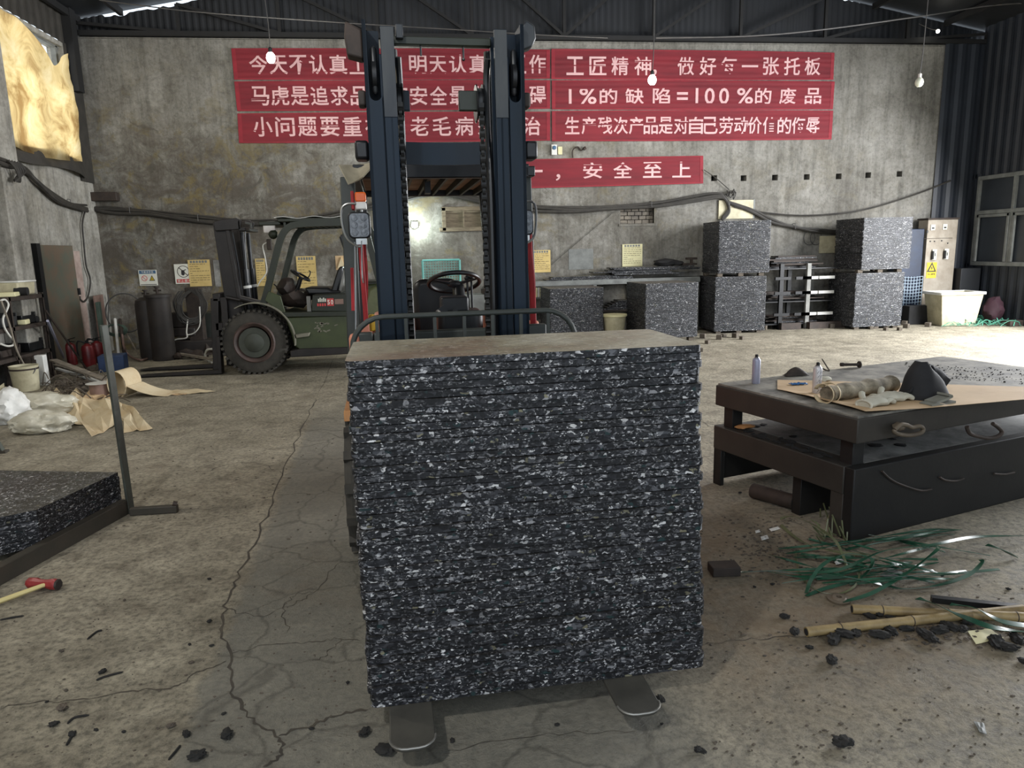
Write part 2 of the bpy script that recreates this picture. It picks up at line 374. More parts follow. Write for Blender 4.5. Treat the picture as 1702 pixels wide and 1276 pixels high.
crack([(0, 1176), (60, 1168), (150, 1160), (230, 1148), (290, 1142), (330, 1118), (378, 1100)], 0.006, 2)
crack([(384, 1085), (450, 1072), (520, 1068), (560, 1062), (600, 1066)], 0.004, 3)
crack([(462, 1222), (520, 1205), (560, 1190), (612, 1180)], 0.012, 4)
crack([(378, 1012), (430, 1024), (490, 1002), (520, 985), (560, 940), (600, 930)], 0.004, 5)
crack([(480, 1050), (470, 1020), (488, 990), (520, 985)], 0.004, 6)
crack([(526, 662), (548, 610), (560, 590)], 0.005, 7)
crack([(470, 720), (530, 716), (577, 730)], 0.004, 8)
crack([(470, 790), (430, 770), (380, 772), (330, 790)], 0.004, 9)
crack([(1165, 700), (1185, 712), (1202, 722)], 0.007, 10)
crack([(520, 1100), (545, 1085), (565, 1062)], 0.004, 11)
crack([(740, 1250), (850, 1226), (960, 1218), (1060, 1215)], 0.003, 12)
crack([(1170, 1070), (1250, 1062), (1330, 1058)], 0.004, 13)
crack([(1160, 585), (1330, 578), (1500, 566), (1702, 556)], 0.006, 14, 0.004)
crack([(1330, 560), (1450, 575), (1600, 596), (1702, 612)], 0.006, 15, 0.004)
crack([(200, 690), (330, 676), (450, 668), (526, 662)], 0.006, 16, 0.01)
struct(f.build('floor', [M['floor'], M['crack']]))

# ------------------------------------------------------------------ back wall with openings
HOLES = []
for (hx, hy) in ((1187, 296), (1236, 296), (1288, 295), (1341, 294), (1394, 293), (1443, 291), (1495, 289)):
    p = py(hx, hy, BW); HOLES.append((p.x - 0.055, p.x + 0.055, p.z - 0.05, p.z + 0.05))
VENT = (3.50, 4.12, 1.93, 2.22); BWIN = (0.38, 1.00, 1.93, 2.21)
def holed(mb, x0, x1, z0, z1, holes, fn, depth):
    xs = sorted({x0, x1, *[h[0] for h in holes], *[h[1] for h in holes]}); zs = sorted({z0, z1, *[h[2] for h in holes], *[h[3] for h in holes]})
    for i in range(len(xs) - 1):
        for j in range(len(zs) - 1):
            cx, cz = (xs[i] + xs[i + 1]) / 2, (zs[j] + zs[j + 1]) / 2
            if any(h[0] < cx < h[1] and h[2] < cz < h[3] for h in holes): continue
            mb.add([fn(xs[i], zs[j], 0), fn(xs[i + 1], zs[j], 0), fn(xs[i + 1], zs[j + 1], 0), fn(xs[i], zs[j + 1], 0)], [(0, 1, 2, 3)])
    for h in holes:
        a, b, c, d = h; F = [fn(a, c, 0), fn(b, c, 0), fn(b, d, 0), fn(a, d, 0)]; K = [fn(a, c, depth), fn(b, c, depth), fn(b, d, depth), fn(a, d, depth)]
        mb.add(F + K, [(0, 1, 5, 4), (1, 2, 6, 5), (2, 3, 7, 6), (3, 0, 4, 7)])
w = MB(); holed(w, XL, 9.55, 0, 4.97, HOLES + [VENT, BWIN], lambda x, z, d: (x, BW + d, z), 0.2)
w.mi = 1; w.add([(XL - .3, BW + .2, 0), (10.4, BW + .2, 0), (10.4, BW + .2, 4.97), (XL - .3, BW + .2, 4.97)], [(0, 1, 2, 3)])  # black backing gives the wall holes their shade by colour
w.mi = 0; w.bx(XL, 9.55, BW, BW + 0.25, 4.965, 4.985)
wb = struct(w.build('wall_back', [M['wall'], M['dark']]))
b = MB(); g = random.Random(3)
for r_ in range(4):
    for c_ in range(5):
        x = VENT[0] + 0.02 + c_ * 0.135 - (0.06 if r_ % 2 else 0); z = VENT[2] + 0.006 + r_ * 0.072
        x1 = min(x + 0.122, VENT[1]); x0 = max(x, VENT[0])
        if x1 - x0 > 0.03: b.bx(x0, x1, BW + 0.05 + g.uniform(0, .02), BW + 0.15, z, z + 0.06)
b.build('brick_infill', M['brick'], wb)
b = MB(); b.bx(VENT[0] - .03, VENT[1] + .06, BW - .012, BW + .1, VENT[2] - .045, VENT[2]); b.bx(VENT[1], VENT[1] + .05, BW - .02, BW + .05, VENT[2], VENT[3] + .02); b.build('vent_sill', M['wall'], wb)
# boarded window in the middle
wn = MB(); x0, x1, z0, z1 = BWIN
for (a, b_, c_, d) in ((x0 - .07, x0, z0 - .06, z1 + .06), (x1, x1 + .07, z0 - .06, z1 + .06), (x0 - .07, x1 + .07, z1, z1 + .07), (x0 - .12, x1 + .1, z0 - .07, z0)):
    wn.bx(a, b_, BW - .04, BW + .03, c_, d)
wo = struct(wn.build('window_1', M['wood_old'], bevel=.006))
k = MB(); k.bx(x0, x1, BW + .04, BW + .06, z0, z1); k.build('board', M['wood_old'], wo)
k = MB(); k.bx((x0 + x1) / 2 - .012, (x0 + x1) / 2 + .012, BW - .01, BW + .06, z0, z1); k.bx(x0, x1, BW + .0, BW + .06, z1 - .03, z1); k.build('sash', M['wood_old'], wo)
# corrugated sheet at the right end of the back wall, gable, right wall
def ribbed(mb, a, b, z0, z1fn, pitch, depth, nrm):
    a, b = Vector(a), Vector(b); d = b - a; n = max(2, int(d.length / pitch) * 4); nrm = Vector(nrm); vs = []
    for i in range(n + 1):
        p = a + d * (i / n); o = nrm * (depth if i % 4 in (1, 2) else 0); z0_ = z0 if not callable(z0) else z0(p)
        vs += [(p.x + o.x, p.y + o.y, z0_), (p.x + o.x, p.y + o.y, z1fn(p))]
    mb.add(vs, [(2 * i, 2 * i + 2, 2 * i + 3, 2 * i + 1) for i in range(n)])
roofz = lambda x: 5.28 + 0.185 * (min(x, 4.9 - x) + 5.4)
s = MB(); ribbed(s, (9.52, BW - .03, 0), (XR, BW - .03, 0), 0, lambda p: 5.0, 0.22, 0.02, (0, -1, 0)); struct(s.build('wall_back_sheet', M['navywall']))
s = MB(); g = random.Random(5)
def gtop(p):
    z = roofz(p.x) - 0.02
    if -4.9 < p.x < -3.25: z -= 0.03 + 0.07 * abs(noise.noise(Vector((p.x * 4, 0, 0))))
    if 7.2 < p.x < 7.9: z -= 0.05 * max(0, noise.noise(Vector((p.x * 9, 3, 0))) + .1)
    return z
ribbed(s, (XL - .1, BW + .12, 0), (XR + .1, BW + .12, 0), 4.95, gtop, 0.11, 0.006, (0, -1, 0)); struct(s.build('wall_gable', M['sheet']))
s = MB(); ribbed(s, (XR, 10.45, 0), (XR, BW, 0), 0, lambda p: 1.06, 0.2, 0.02, (-1, 0, 0)); ribbed(s, (XR, 10.45, 0), (XR, BW, 0), 2.62, lambda p: 5.3, 0.2, 0.02, (-1, 0, 0))
ribbed(s, (XR, 12.46, 0), (XR, BW, 0), 1.0, lambda p: 2.7, 0.12, 0.02, (-1, 0, 0))
struct(s.build('wall_right', M['navywall']))
s = MB(); s.add([(XR, 10.45, 4.4), (XR, -4, 4.4), (XR, -4, 5.3), (XR, 10.45, 5.3)], [(0, 1, 2, 3)]); s.add([(XR, 3.0, 0), (XR, -4, 0), (XR, -4, 4.4), (XR, 3.0, 4.4)], [(0, 1, 2, 3)]); struct(s.build('wall_right_front', M['navywall']))
wn = MB()
for y in (12.45, 11.62, 10.82, 10.45): wn.bx(XR - .05, XR + .03, y - .03, y + .03, 1.05, 2.63)
for z in (1.06, 1.99, 2.61): wn.bx(XR - .055, XR + .03, 10.45, 12.47, z - .035, z + .035)
for y0, y1 in ((11.66, 12.41), (10.86, 11.58)):
    for (za, zb) in ((1.10, 1.95),):
        wn.bx(XR - .06, XR - .02, y0, y0 + .05, za, zb); wn.bx(XR - .06, XR - .02, y1 - .05, y1, za, zb); wn.bx(XR - .06, XR - .02, y0, y1, zb - .05, zb)
wo = struct(wn.build('window_2', M['wframe'], bevel=.005)); k = MB(); k.bx(XR + .0, XR + .012, 10.45, 12.45, 1.06, 2.61); k.build('pane', M['pane'], wo)
# left wall
WIN = (8.6, 12.28, 2.95, 4.72)
w = MB(); holed(w, -4, BW, 0, 4.78, [WIN], lambda y, z, d: (XL - d, y, z), 0.24); struct(w.build('wall_left', M['lwall']))
w = MB(); ribbed(w, (XL, -4, 0), (XL, BW + .1, 0), 4.78, lambda p: 5.34, 0.2, 0.015, (1, 0, 0)); w.bx(XL, XL + .03, 12.28, BW, 2.75, 4.78); struct(w.build('wall_left_upper', M['upper']))
w = MB(); w.bx(XL, XL + .27, 9.62, 10.02, 0, 5.2); struct(w.build('trim_1', M['lwall'], bevel=.01))
wn = MB()
for y in (8.65, 9.4, 10.35, 11.35, 12.2): wn.bx(XL - .14, XL - .06, y - .03, y + .03, WIN[2], WIN[3])
for z in (WIN[2], 4.2, WIN[3] - .03): wn.bx(XL - .14, XL - .06, WIN[0], WIN[1], z, z + .05)
struct(wn.build('window_3', M['wframe'], bevel=.005))
d = MB(); d.bx(XL + .01, XL + .05, 10.66, 11.62, 0.02, 1.74); do = struct(d.build('door_1', M['doorm'], bevel=.006))
k = MB(); k.bx(XL, XL + .07, 10.56, 10.66, 0, 1.76); k.build('door_edge', M['dark'], do)
k = MB(); k.bx(XL, XL + .03, 11.63, 11.86, 0, 1.66); k.build('door_frame', M['pinkframe'], do)
k = MB(); k.bx(XL + .05, XL + .075, 11.58, 11.63, 1.0, 1.1); k.build('hinge', M['dark'], do)
# roof, purlins, truss
s = MB()
for (xa, xb) in ((-5.6, 2.45), (2.45, 10.6)):
    n = 40
    for i in range(n):
        a = xa + (xb - xa) * i / n; b_ = xa + (xb - xa) * (i + 1) / n
        s.add([(a, -4, roofz(a)), (b_, -4, roofz(b_)), (b_, BW + .17, roofz(b_)), (a, BW + .17, roofz(a))], [(0, 1, 2, 3)])
struct(s.build('ceiling', M['roof']))
s = MB()
for x in (-5.25, -4.6, -3.2, -1.8, -.4, 1.0, 2.3, 3.9, 5.3, 6.7, 8.1, 9.5): s.bar((x, -4, roofz(x) - .08), (x, BW, roofz(x) - .08), .06, .1)
struct(s.build('trim_2', M['truss']))
s = MB(); Y = BW - .05; xs = [-5.3 + 1.56 * i for i in range(11)]
s.bar((xs[0], Y, 5.03), (xs[-1], Y, 5.03), .06, .07)
for i, x in enumerate(xs):
    x = min(x, XR); top = roofz(x) - .12
    s.bar((x, Y, 5.03), (x, Y, top), .05, .05)
    if i < 10:
        x2 = min(xs[i + 1], XR)
        if i < 5: s.bar((x, Y, roofz(x) - .12), (x2, Y, 5.05), .045, .045)
        else: s.bar((x, Y, 5.05), (x2, Y, roofz(x2) - .12), .045, .045)
struct(s.build('trim_3', M['truss']))
s = MB(); s.bx(XL - .0, XL + .14, 12.32, 12.5, 4.1, 5.3); struct(s.build('trim_4', M['truss']))
# ------------------------------------------------------------------ materials of the things
def board_material():
    m, N, L, B = nodes('speckled_fibre_board'); v0 = objvec(N, L, True)
    nz = N.new('ShaderNodeTexNoise'); nz.inputs['Scale'].default_value = 40; nz.inputs['Detail'].default_value = 4; L.new(v0, nz.inputs['Vector'])
    va = N.new('ShaderNodeVectorMath'); va.operation = 'MULTIPLY_ADD'; va.inputs[1].default_value = (0.035, 0.035, 0.022); L.new(nz.outputs['Color'], va.inputs[0]); L.new(v0, va.inputs[2])
    v = mapping(N, L, va.outputs[0], (1, 1, 1.9))
    def chips(scale, stops):
        vo = N.new('ShaderNodeTexVoronoi'); vo.inputs['Scale'].default_value = scale; L.new(v, vo.inputs['Vector'])
        sx = N.new('ShaderNodeSeparateColor'); L.new(vo.outputs['Color'], sx.inputs[0])
        r = ramp(N, stops, 'CONSTANT'); L.new(sx.outputs[0], r.inputs[0]); return r.outputs[0]
    K = (0.0065, 0.007, 0.009)
    a = chips(54, [(0, K), (0.40, (0.016, 0.017, 0.021)), (0.62, (0.036, 0.037, 0.043)), (0.73, (0.012, 0.032, 0.034)), (0.76, (0.085, 0.088, 0.098)), (0.875, (0.20, 0.20, 0.21)), (0.945, (0.50, 0.50, 0.50)), (0.98, (0.16, 0.15, 0.10))])
    b = chips(130, [(0, K), (0.48, (0.021, 0.022, 0.026)), (0.70, (0.062, 0.063, 0.068)), (0.85, (0.17, 0.17, 0.18)), (0.95, (0.44, 0.44, 0.45))])
    n = tex_noise(N, L, v0, 30, 3, 0.6); rn = ramp(N, [(0.44, 0.0), (0.50, 1.0)]); L.new(n, rn.inputs[0])
    c = mixc(N, L, rn.outputs[0], a, b)
    # big soft clumps of darker and lighter stock
    n2 = tex_noise(N, L, v0, 6.5, 4, 0.6); r2 = ramp(N, [(0.36, 0.50), (0.62, 1.2)]); L.new(n2, r2.inputs[0]); c = mixc(N, L, 1.0, c, r2.outputs[0], 'MULTIPLY')
    # tan dust lying on upward faces
    ge = N.new('ShaderNodeNewGeometry'); sp = N.new('ShaderNodeSeparateXYZ'); L.new(ge.outputs['Normal'], sp.inputs[0])
    up = ramp(N, [(0.6, 0.0), (0.9, 1.0)]); L.new(sp.outputs[2], up.inputs[0])
    n3 = tex_noise(N, L, mapping(N, L, v0, (7, 26, 11)), 3.5, 7, 0.8); r3 = ramp(N, [(0.32, 0.18), (0.58, 0.95)]); L.new(n3, r3.inputs[0])
    n5 = tex_noise(N, L, mapping(N, L, v0, (1, 1, 1)), 2.0, 4, 0.6); dc = ramp(N, [(0.36, (0.21, 0.15, 0.10)), (0.5, (0.28, 0.25, 0.17)), (0.62, (0.40, 0.38, 0.29))]); L.new(n5, dc.inputs[0])
    at = N.new('ShaderNodeAttribute'); at.attribute_type = 'OBJECT'; at.attribute_name = 'dust'
    dm = mth(N, L, 'MULTIPLY', mth(N, L, 'MULTIPLY', up.outputs[0], r3.outputs[0]), at.outputs['Fac'])
    c = mixc(N, L, dm, c, dc.outputs[0]); L.new(c, B.inputs['Base Color'])
    B.inputs['Roughness'].default_value = 0.55; B.inputs['Specular IOR Level'].default_value = 0.35
    bump(N, L, B, n, 0.5, 0.004); return m
M['board'] = board_material()
M['mast'] = mat('navy_mast_paint', (0.008, 0.017, 0.030), (0.0055, 0.011, 0.018), 0.45, 0.0, 4, bmp=0.05, stretch=(1, 1, .25), spec=.22)
M['mastworn'] = mat('worn_mast_steel', (0.045, 0.048, 0.048), (0.018, 0.022, 0.028), 0.45, 0.2, 6, stretch=(1, 1, .3), bmp=0.05)
M['blackmetal'] = mat('black_steel', (0.012, 0.013, 0.015), (0.006, 0.006, 0.007), 0.4, 0.2)
M['blackplastic'] = mat('black_plastic', (0.010, 0.011, 0.012), (0.007, 0.007, 0.008), 0.38, bmp=.05)
M['greyplastic'] = mat('dark_grey_plastic', (0.030, 0.031, 0.033), (0.018, 0.019, 0.02), 0.45, bmp=.05)
M['rubber'] = mat('dusty_rubber', (0.060, 0.054, 0.044), (0.022, 0.021, 0.018), 0.85, scale=4)
M['chain'] = mat('greasy_chain', (0.02, 0.018, 0.015), (0.006, 0.006, 0.006), 0.35, 0.5)
M['chrome'] = mat('bright_steel', (0.5, 0.5, 0.48), (0.3, 0.3, 0.3), 0.3, 0.9, bmp=0)
M['forksteel'] = mat('worn_fork_steel', (0.080, 0.076, 0.064), (0.048, 0.046, 0.040), 0.5, 0.2, 5, bmp=.08)
M['forkedge'] = mat('polished_fork_edge', (0.35, 0.34, 0.31), (0.22, 0.21, 0.19), 0.4, 0.7)
M['cowlgreen'] = mat('dark_green_grey_paint', (0.040, 0.046, 0.040), (0.026, 0.030, 0.026), 0.5)
M['salmon'] = mat('faded_orange_paint', (0.62, 0.24, 0.15), (0.45, 0.16, 0.10), 0.55)
M['redstrap'] = mat('red_webbing', (0.40, 0.018, 0.022), (0.22, 0.01, 0.012), 0.7)
M['orangelens'] = mat('orange_lens', (0.80, 0.17, 0.03), (0.7, 0.12, 0.02), 0.25, bmp=0)
M['whitelens'] = mat('white_lens', (0.72, 0.70, 0.66), (0.5, 0.45, 0.42), 0.3, bmp=0)
M['ledlens'] = mat('grey_lamp_lens', (0.22, 0.24, 0.27), (0.10, 0.11, 0.125), 0.3, 0.0, 60, bmp=.2)
M['yellow'] = mat('yellow_paint', (0.62, 0.40, 0.03), (0.45, 0.27, 0.02), 0.5)
M['canvas'] = mat('stained_canvas', (0.36, 0.32, 0.23), (0.20, 0.175, 0.12), 0.9, scale=5)
M['olive'] = mat('olive_truck_paint', (0.046, 0.062, 0.020), (0.026, 0.035, 0.013), 0.5, 0.0, 2.5)
M['olivelight'] = mat('faded_olive_paint', (0.105, 0.115, 0.050), (0.07, 0.078, 0.034), 0.5)
M['olivedark'] = mat('dark_olive_paint', (0.015, 0.021, 0.010), (0.008, 0.011, 0.006), 0.5)
M['fender'] = mat('dusty_fender', (0.20, 0.19, 0.145), (0.12, 0.115, 0.085), 0.7)
M['rimm'] = mat('brown_rim', (0.105, 0.065, 0.055), (0.05, 0.035, 0.03), 0.6)
M['rimdark'] = mat('dark_green_hub', (0.050, 0.058, 0.044), (0.030, 0.034, 0.026), 0.6)
M['rust'] = mat('dark_rusty_steel', (0.050, 0.034, 0.026), (0.022, 0.017, 0.014), 0.7, 0.1, 8)
M['mastbrown'] = mat('grimy_mast_steel', (0.022, 0.018, 0.017), (0.011, 0.0095, 0.0095), 0.5, 0.2, 5)
M['seatgrey'] = mat('worn_grey_vinyl', (0.25, 0.25, 0.23), (0.15, 0.15, 0.14), 0.6)
M['white'] = mat('white_paint', (0.72, 0.72, 0.69), (0.58, 0.58, 0.55), 0.6, bmp=.03)
M['cream'] = mat('cream_plastic', (0.56, 0.52, 0.36), (0.36, 0.32, 0.21), 0.6, scale=5)
M['banner'] = mat('crimson_cloth', (0.19, 0.011, 0.020), (0.125, 0.008, 0.015), 0.8, 0.0, 2.5, bmp=.05, stretch=(.4, 1, 3))
M['hem'] = mat('bright_red_hem', (0.26, 0.012, 0.024), (0.19, 0.010, 0.020), 0.75, bmp=.05)
M['pinkletter'] = mat('pale_pink_letter', (0.66, 0.42, 0.42), (0.56, 0.33, 0.34), 0.7, bmp=0, scale=2)
M['tablesteel'] = mat('shaded_table_steel', (0.009, 0.0085, 0.008), (0.005, 0.005, 0.005), 0.6, 0.15, 5)  # table steel with the shade of the unlit front put into the colour
M['tableside'] = mat('dusty_brown_table_steel', (0.036, 0.031, 0.025), (0.022, 0.019, 0.016), 0.6, 0.1, 3)
M['tabletop'] = mat('sooty_table_plate', (0.27, 0.255, 0.215), (0.07, 0.066, 0.058), 0.75, 0.0, 7, bmp=.6, bscale=30)
M['shelfgrey'] = mat('ash_grey_plate', (0.30, 0.30, 0.285), (0.09, 0.09, 0.088), 0.8, 0.0, 6, bmp=.4)
M['kraft'] = mat('kraft_paper', (0.56, 0.40, 0.235), (0.46, 0.32, 0.18), 0.8, scale=3)
M['kraftpale'] = mat('pale_backing_paper', (0.62, 0.53, 0.36), (0.50, 0.38, 0.22), 0.75, scale=3)
M['film'] = mat('milky_plastic_film', (0.60, 0.58, 0.49), (0.38, 0.35, 0.26), 0.35, scale=5, bmp=.4)
M['greystrap'] = None
M['strap'] = mat('green_pet_strap', (0.020, 0.088, 0.048), (0.012, 0.050, 0.030), 0.3, bmp=0)
M['strapteal'] = mat('teal_pet_strap', (0.10, 0.34, 0.24), (0.06, 0.22, 0.15), 0.4, bmp=0)
M['strapolive'] = mat('olive_pet_strap', (0.12, 0.13, 0.065), (0.08, 0.09, 0.045), 0.3, bmp=0)
M['bamboo'] = mat('bamboo', (0.36, 0.265, 0.12), (0.17, 0.12, 0.055), 0.5, stretch=(1, 1, 1), scale=9)
M['clod'] = mat('dark_dirt_clod', (0.022, 0.020, 0.018), (0.010, 0.010, 0.009), 0.95, scale=30)
M['clodbrown'] = mat('brown_dirt', (0.12, 0.095, 0.07), (0.06, 0.05, 0.04), 0.95, scale=30)
M['blackcloth'] = mat('black_cloth', (0.014, 0.014, 0.016), (0.008, 0.008, 0.009), 0.85, bscale=150)
M['glove'] = mat('white_cotton', (0.56, 0.54, 0.45), (0.42, 0.40, 0.32), 0.9, bscale=200, bmp=.3)
M['glovegrey'] = mat('grey_knit', (0.24, 0.24, 0.20), (0.15, 0.15, 0.13), 0.9, bscale=200, bmp=.3)
M['sleeve'] = mat('soiled_fur_cloth', (0.36, 0.31, 0.22), (0.10, 0.085, 0.06), 0.9, scale=12, bscale=60, bmp=.6)
M['bluefilm'] = mat('blue_plastic', (0.03, 0.16, 0.42), (0.02, 0.09, 0.26), 0.3)
M['can'] = mat('lavender_can_paint', (0.36, 0.37, 0.47), (0.28, 0.29, 0.38), 0.35, 0.2, bmp=0)
M['canwhite'] = mat('white_can_paint', (0.62, 0.60, 0.60), (0.48, 0.46, 0.47), 0.35, 0.2, bmp=0)
M['orangewood'] = mat('orange_wood', (0.45, 0.22, 0.08), (0.3, 0.14, 0.05), 0.7)
M['ringsteel'] = mat('rust_worn_ring', (0.17, 0.135, 0.095), (0.09, 0.07, 0.05), 0.6, 0.3)
M['hammerred'] = mat('red_hammer_paint', (0.33, 0.03, 0.03), (0.2, 0.02, 0.02), 0.45)
M['paleyellow'] = mat('pale_yellow_handle', (0.68, 0.58, 0.27), (0.56, 0.46, 0.2), 0.5)
M['postgreen'] = mat('green_grey_post', (0.075, 0.085, 0.072), (0.035, 0.037, 0.03), 0.5, 0.1, 6)
M['beambrown'] = mat('brown_channel_steel', (0.055, 0.044, 0.032), (0.032, 0.030, 0.022), 0.6, 0.1, 4)
M['cabinet'] = mat('beige_cabinet_paint', (0.36, 0.32, 0.26), (0.26, 0.22, 0.17), 0.55)
M['signyellow'] = mat('warning_yellow', (0.62, 0.46, 0.02), (0.56, 0.40, 0.02), 0.5, bmp=0)
M['signwhite'] = mat('sign_white', (0.70, 0.70, 0.62), (0.62, 0.62, 0.54), 0.5, bmp=0)
M['signblack'] = mat('sign_black', (0.02, 0.02, 0.02), (0.015, 0.015, 0.015), 0.5, bmp=0)
M['signred'] = mat('sign_red', (0.55, 0.05, 0.05), (0.45, 0.04, 0.04), 0.5, bmp=0)
M['signblue'] = mat('sign_blue', (0.05, 0.13, 0.24), (0.04, 0.10, 0.18), 0.5, bmp=0)
M['notice'] = mat('yellow_notice', (0.62, 0.47, 0.19), (0.52, 0.38, 0.14), 0.7, bmp=0)
M['noticepale'] = mat('pale_yellow_notice', (0.70, 0.66, 0.40), (0.62, 0.57, 0.33), 0.7, bmp=0)
M['cable'] = mat('black_cable', (0.040, 0.036, 0.030), (0.02, 0.018, 0.016), 0.6, bmp=.05)
M['cylgas'] = mat('dark_gas_cylinder', (0.036, 0.029, 0.025), (0.018, 0.015, 0.014), 0.6, 0.1, 4)
M['bluedrum'] = mat('blue_panel', (0.007, 0.019, 0.050), (0.005, 0.012, 0.032), 0.5)
M['mesh'] = mat('pale_blue_mesh', (0.30, 0.38, 0.45), (0.22, 0.28, 0.34), 0.5, bmp=0)
M['maroon'] = mat('maroon_cloth', (0.030, 0.006, 0.013), (0.02, 0.004, 0.009), 0.8)
M['whitewire'] = mat('white_wire', (0.7, 0.69, 0.62), (0.55, 0.54, 0.5), 0.5, bmp=0)
M['cyanframe'] = mat('cyan_wire_frame', (0.16, 0.42, 0.38), (0.10, 0.3, 0.28), 0.5)
M['firered'] = mat('fire_red', (0.15, 0.008, 0.011), (0.06, 0.005, 0.006), 0.4)
M['bluecloth'] = mat('blue_box_paint', (0.02, 0.05, 0.14), (0.012, 0.03, 0.08), 0.5)
M['greenpanel'] = mat('green_panel', (0.05, 0.085, 0.06), (0.03, 0.05, 0.04), 0.6)
M['redbrown'] = mat('pink_brown_board', (0.25, 0.16, 0.13), (0.17, 0.11, 0.09), 0.8)
M['woodblock'] = mat('wood_block', (0.11, 0.09, 0.068), (0.055, 0.045, 0.034), 0.85)
M['plankgrey'] = mat('grey_wood_plank', (0.26, 0.225, 0.175), (0.13, 0.11, 0.085), 0.85, scale=9)
M['bulbon'] = emit('lit_bulb', (1.0, 0.97, 0.88), 30.0)
M['bulboff'] = mat('bulb_cover', (0.75, 0.76, 0.62), (0.68, 0.69, 0.56), 0.4, bmp=0)
# ------------------------------------------------------------------ the navy forklift that carries the stack
FO = (0.114, 3.03); FYAW = 3.3
FM = frame(FO[0], FO[1], FYAW)
T = thing('forklift', 'navy masted forklift in the middle carrying the tall stack of boards', 'forklift', (FO[0], FO[1], 0), R(FYAW))
FL = lambda x, y, yl: loc_y(FM, x, y, yl)
ZT = 2.37
for sgn, side in ((-1, 'L'), (1, 'R')):
    m = MB(); X = lambda v: sgn * v
    zb, zt = 0.06, ZT + (0.03 if sgn < 0 else 0.03)
    # front flange with the roller slot cut in its top
    sl0, sl1, zs = 0.259, 0.306, zt - 0.30; c = (sl0 + sl1) / 2; r = (sl1 - sl0) / 2
    arc = [(c + r * math.cos(a), zs + r - r * math.sin(a) if False else zs + r + r * math.sin(a)) for a in [R(-t) for t in range(0, 181, 20)]]
    poly = [(0.258, zb), (0.322, zb), (0.322, zt), (sl1 + .001, zt)] + [(min(max(x_, sl0), sl1), z_) for x_, z_ in arc] + [(0.258, zs + r)]
    m.prism([(X(a), b) for a, b in poly], 'y', 0.0, 0.014)
    m.bx(X(.308), X(.322), 0.0, .125, zb, zt); m.bx(X(.258), X(.322), .111, .125, zb, zt - .01)
    o = m.build('outer_mast_rail', M['mast'], T, bevel=.003)
    m = MB(); zt2 = ZT + .01
    m.bx(X(.200), X(.252), .004, .02, zb, zt2); m.bx(X(.200), X(.252), .108, .122, zb, zt2); m.bx(X(.218), X(.232), .004, .122, zb, zt2)
    m.bx(X(.248), X(.262), .02, .10, zb, zt2 - .1); m.build('inner_mast_rail', M['mast'], T, bevel=.003)
    m = MB(); m.bx(X(.2005), X(.2515), .0, .0035, zt2 - .34, zt2 - .004); m.build('worn_strip', M['mastworn'], T)
    for zc in (zt - .175,):
        m = MB(); m.lathe([(0, -.013), (.052, -.013), (.06, -.008), (.06, .008), (.052, .013), (0, .013)], (X(.283), .055, zc - .02), 24, (0, PI / 2, 0)); m.build('mast_roller', M['blackmetal'], T, smooth=True)
    # long shiny capsule inside the slot (cylinder rod end seen edge on)
    m = MB(); m.tube([(X(.283), .03, zt - .27), (X(.283), .03, zt - .26), (X(.283), .03, zt - .10), (X(.283), .03, zt - .09)], [.006, .013, .013, .006], 12); m.build('roller_guide', M['blackplastic'], T, smooth=True)
    # brackets on the outside
    m = MB()
    if sgn < 0: m.prism([(-.322, zt - .03), (-.385, zt - .0), (-.392, zt - .06), (-.385, zt - .125), (-.322, zt - .14)], 'y', .02, .10)
    else: m.prism([(.322, zt + .005), (.342, zt + .03), (.378, zt + .01), (.382, zt - .04), (.365, zt - .075), (.322, zt - .09)], 'y', .04, .10)
    m.build('mast_ear', M['rust'] if sgn < 0 else M['mastworn'], T, bevel=.008)
    m = MB(); zz = FL(610, 252, .06).z
    m.bx(X(.322), X(.378), .02, .12, zz - .035, zz + .04); m.build('side_stop', M['blackmetal'], T, bevel=.012)
    m = MB(); zz = FL(600, 165, .06).z; m.bx(X(.322), X(.352), .03, .10, zz - .03, zz + .03); m.build('side_lug', M['rust'], T, bevel=.008)
    # lift cylinder behind the rail and chain inside it
    m = MB(); m.tube([(X(.205), .19, .15), (X(.205), .19, 1.9)], .036, 18); m.tube([(X(.205), .19, 1.9), (X(.205), .19, ZT - .03)], .022, 14)
    m.build('lift_cylinder', M['blackmetal'], T, smooth=True)
    m = MB(); xc = -.186 if sgn < 0 else .150; z = 0.42; k = 0
    while z < 2.1:
        w = .007 if k % 2 else .011
        m.tube([(xc - w, .075, z), (xc + w, .075, z)], .0125, 10); m.bx(xc - w, xc + w, .066, .084, z, z + .026); z += .026; k += 1
    m.build('lift_chain', M['chain'], T)
    m = MB(); m.lathe([(0, -.016), (.075, -.016), (.078, -.012), (.062, -.008), (.062, .008), (.078, .012), (.075, .016), (0, .016)], (-.186 if sgn < 0 else .150, .14, 2.12), 28, (0, PI / 2, 0)); m.build('chain_pulley', M['blackmetal'], T, smooth=True)
    m = MB(); p = FL(680 if sgn < 0 else 786, 167, .10)
    m.bx(-.145 if sgn < 0 else .06, -.195 if sgn < 0 else .15, .10, .13, p.z - .040, p.z + .040); m.build('chain_bracket', M['mast'] if sgn < 0 else M['olivedark'], T, bevel=.004)
    m = MB(); m.tube(spline([(X(.185), .10, ZT - .08), (X(.182), .13, 2.2), (X(.182), .13, 2.0), (X(.186), .10, 1.7), (X(.182), .09, .9)], 6), .014, 8); m.build('hydraulic_hose', M['blackplastic'], T, smooth=True)
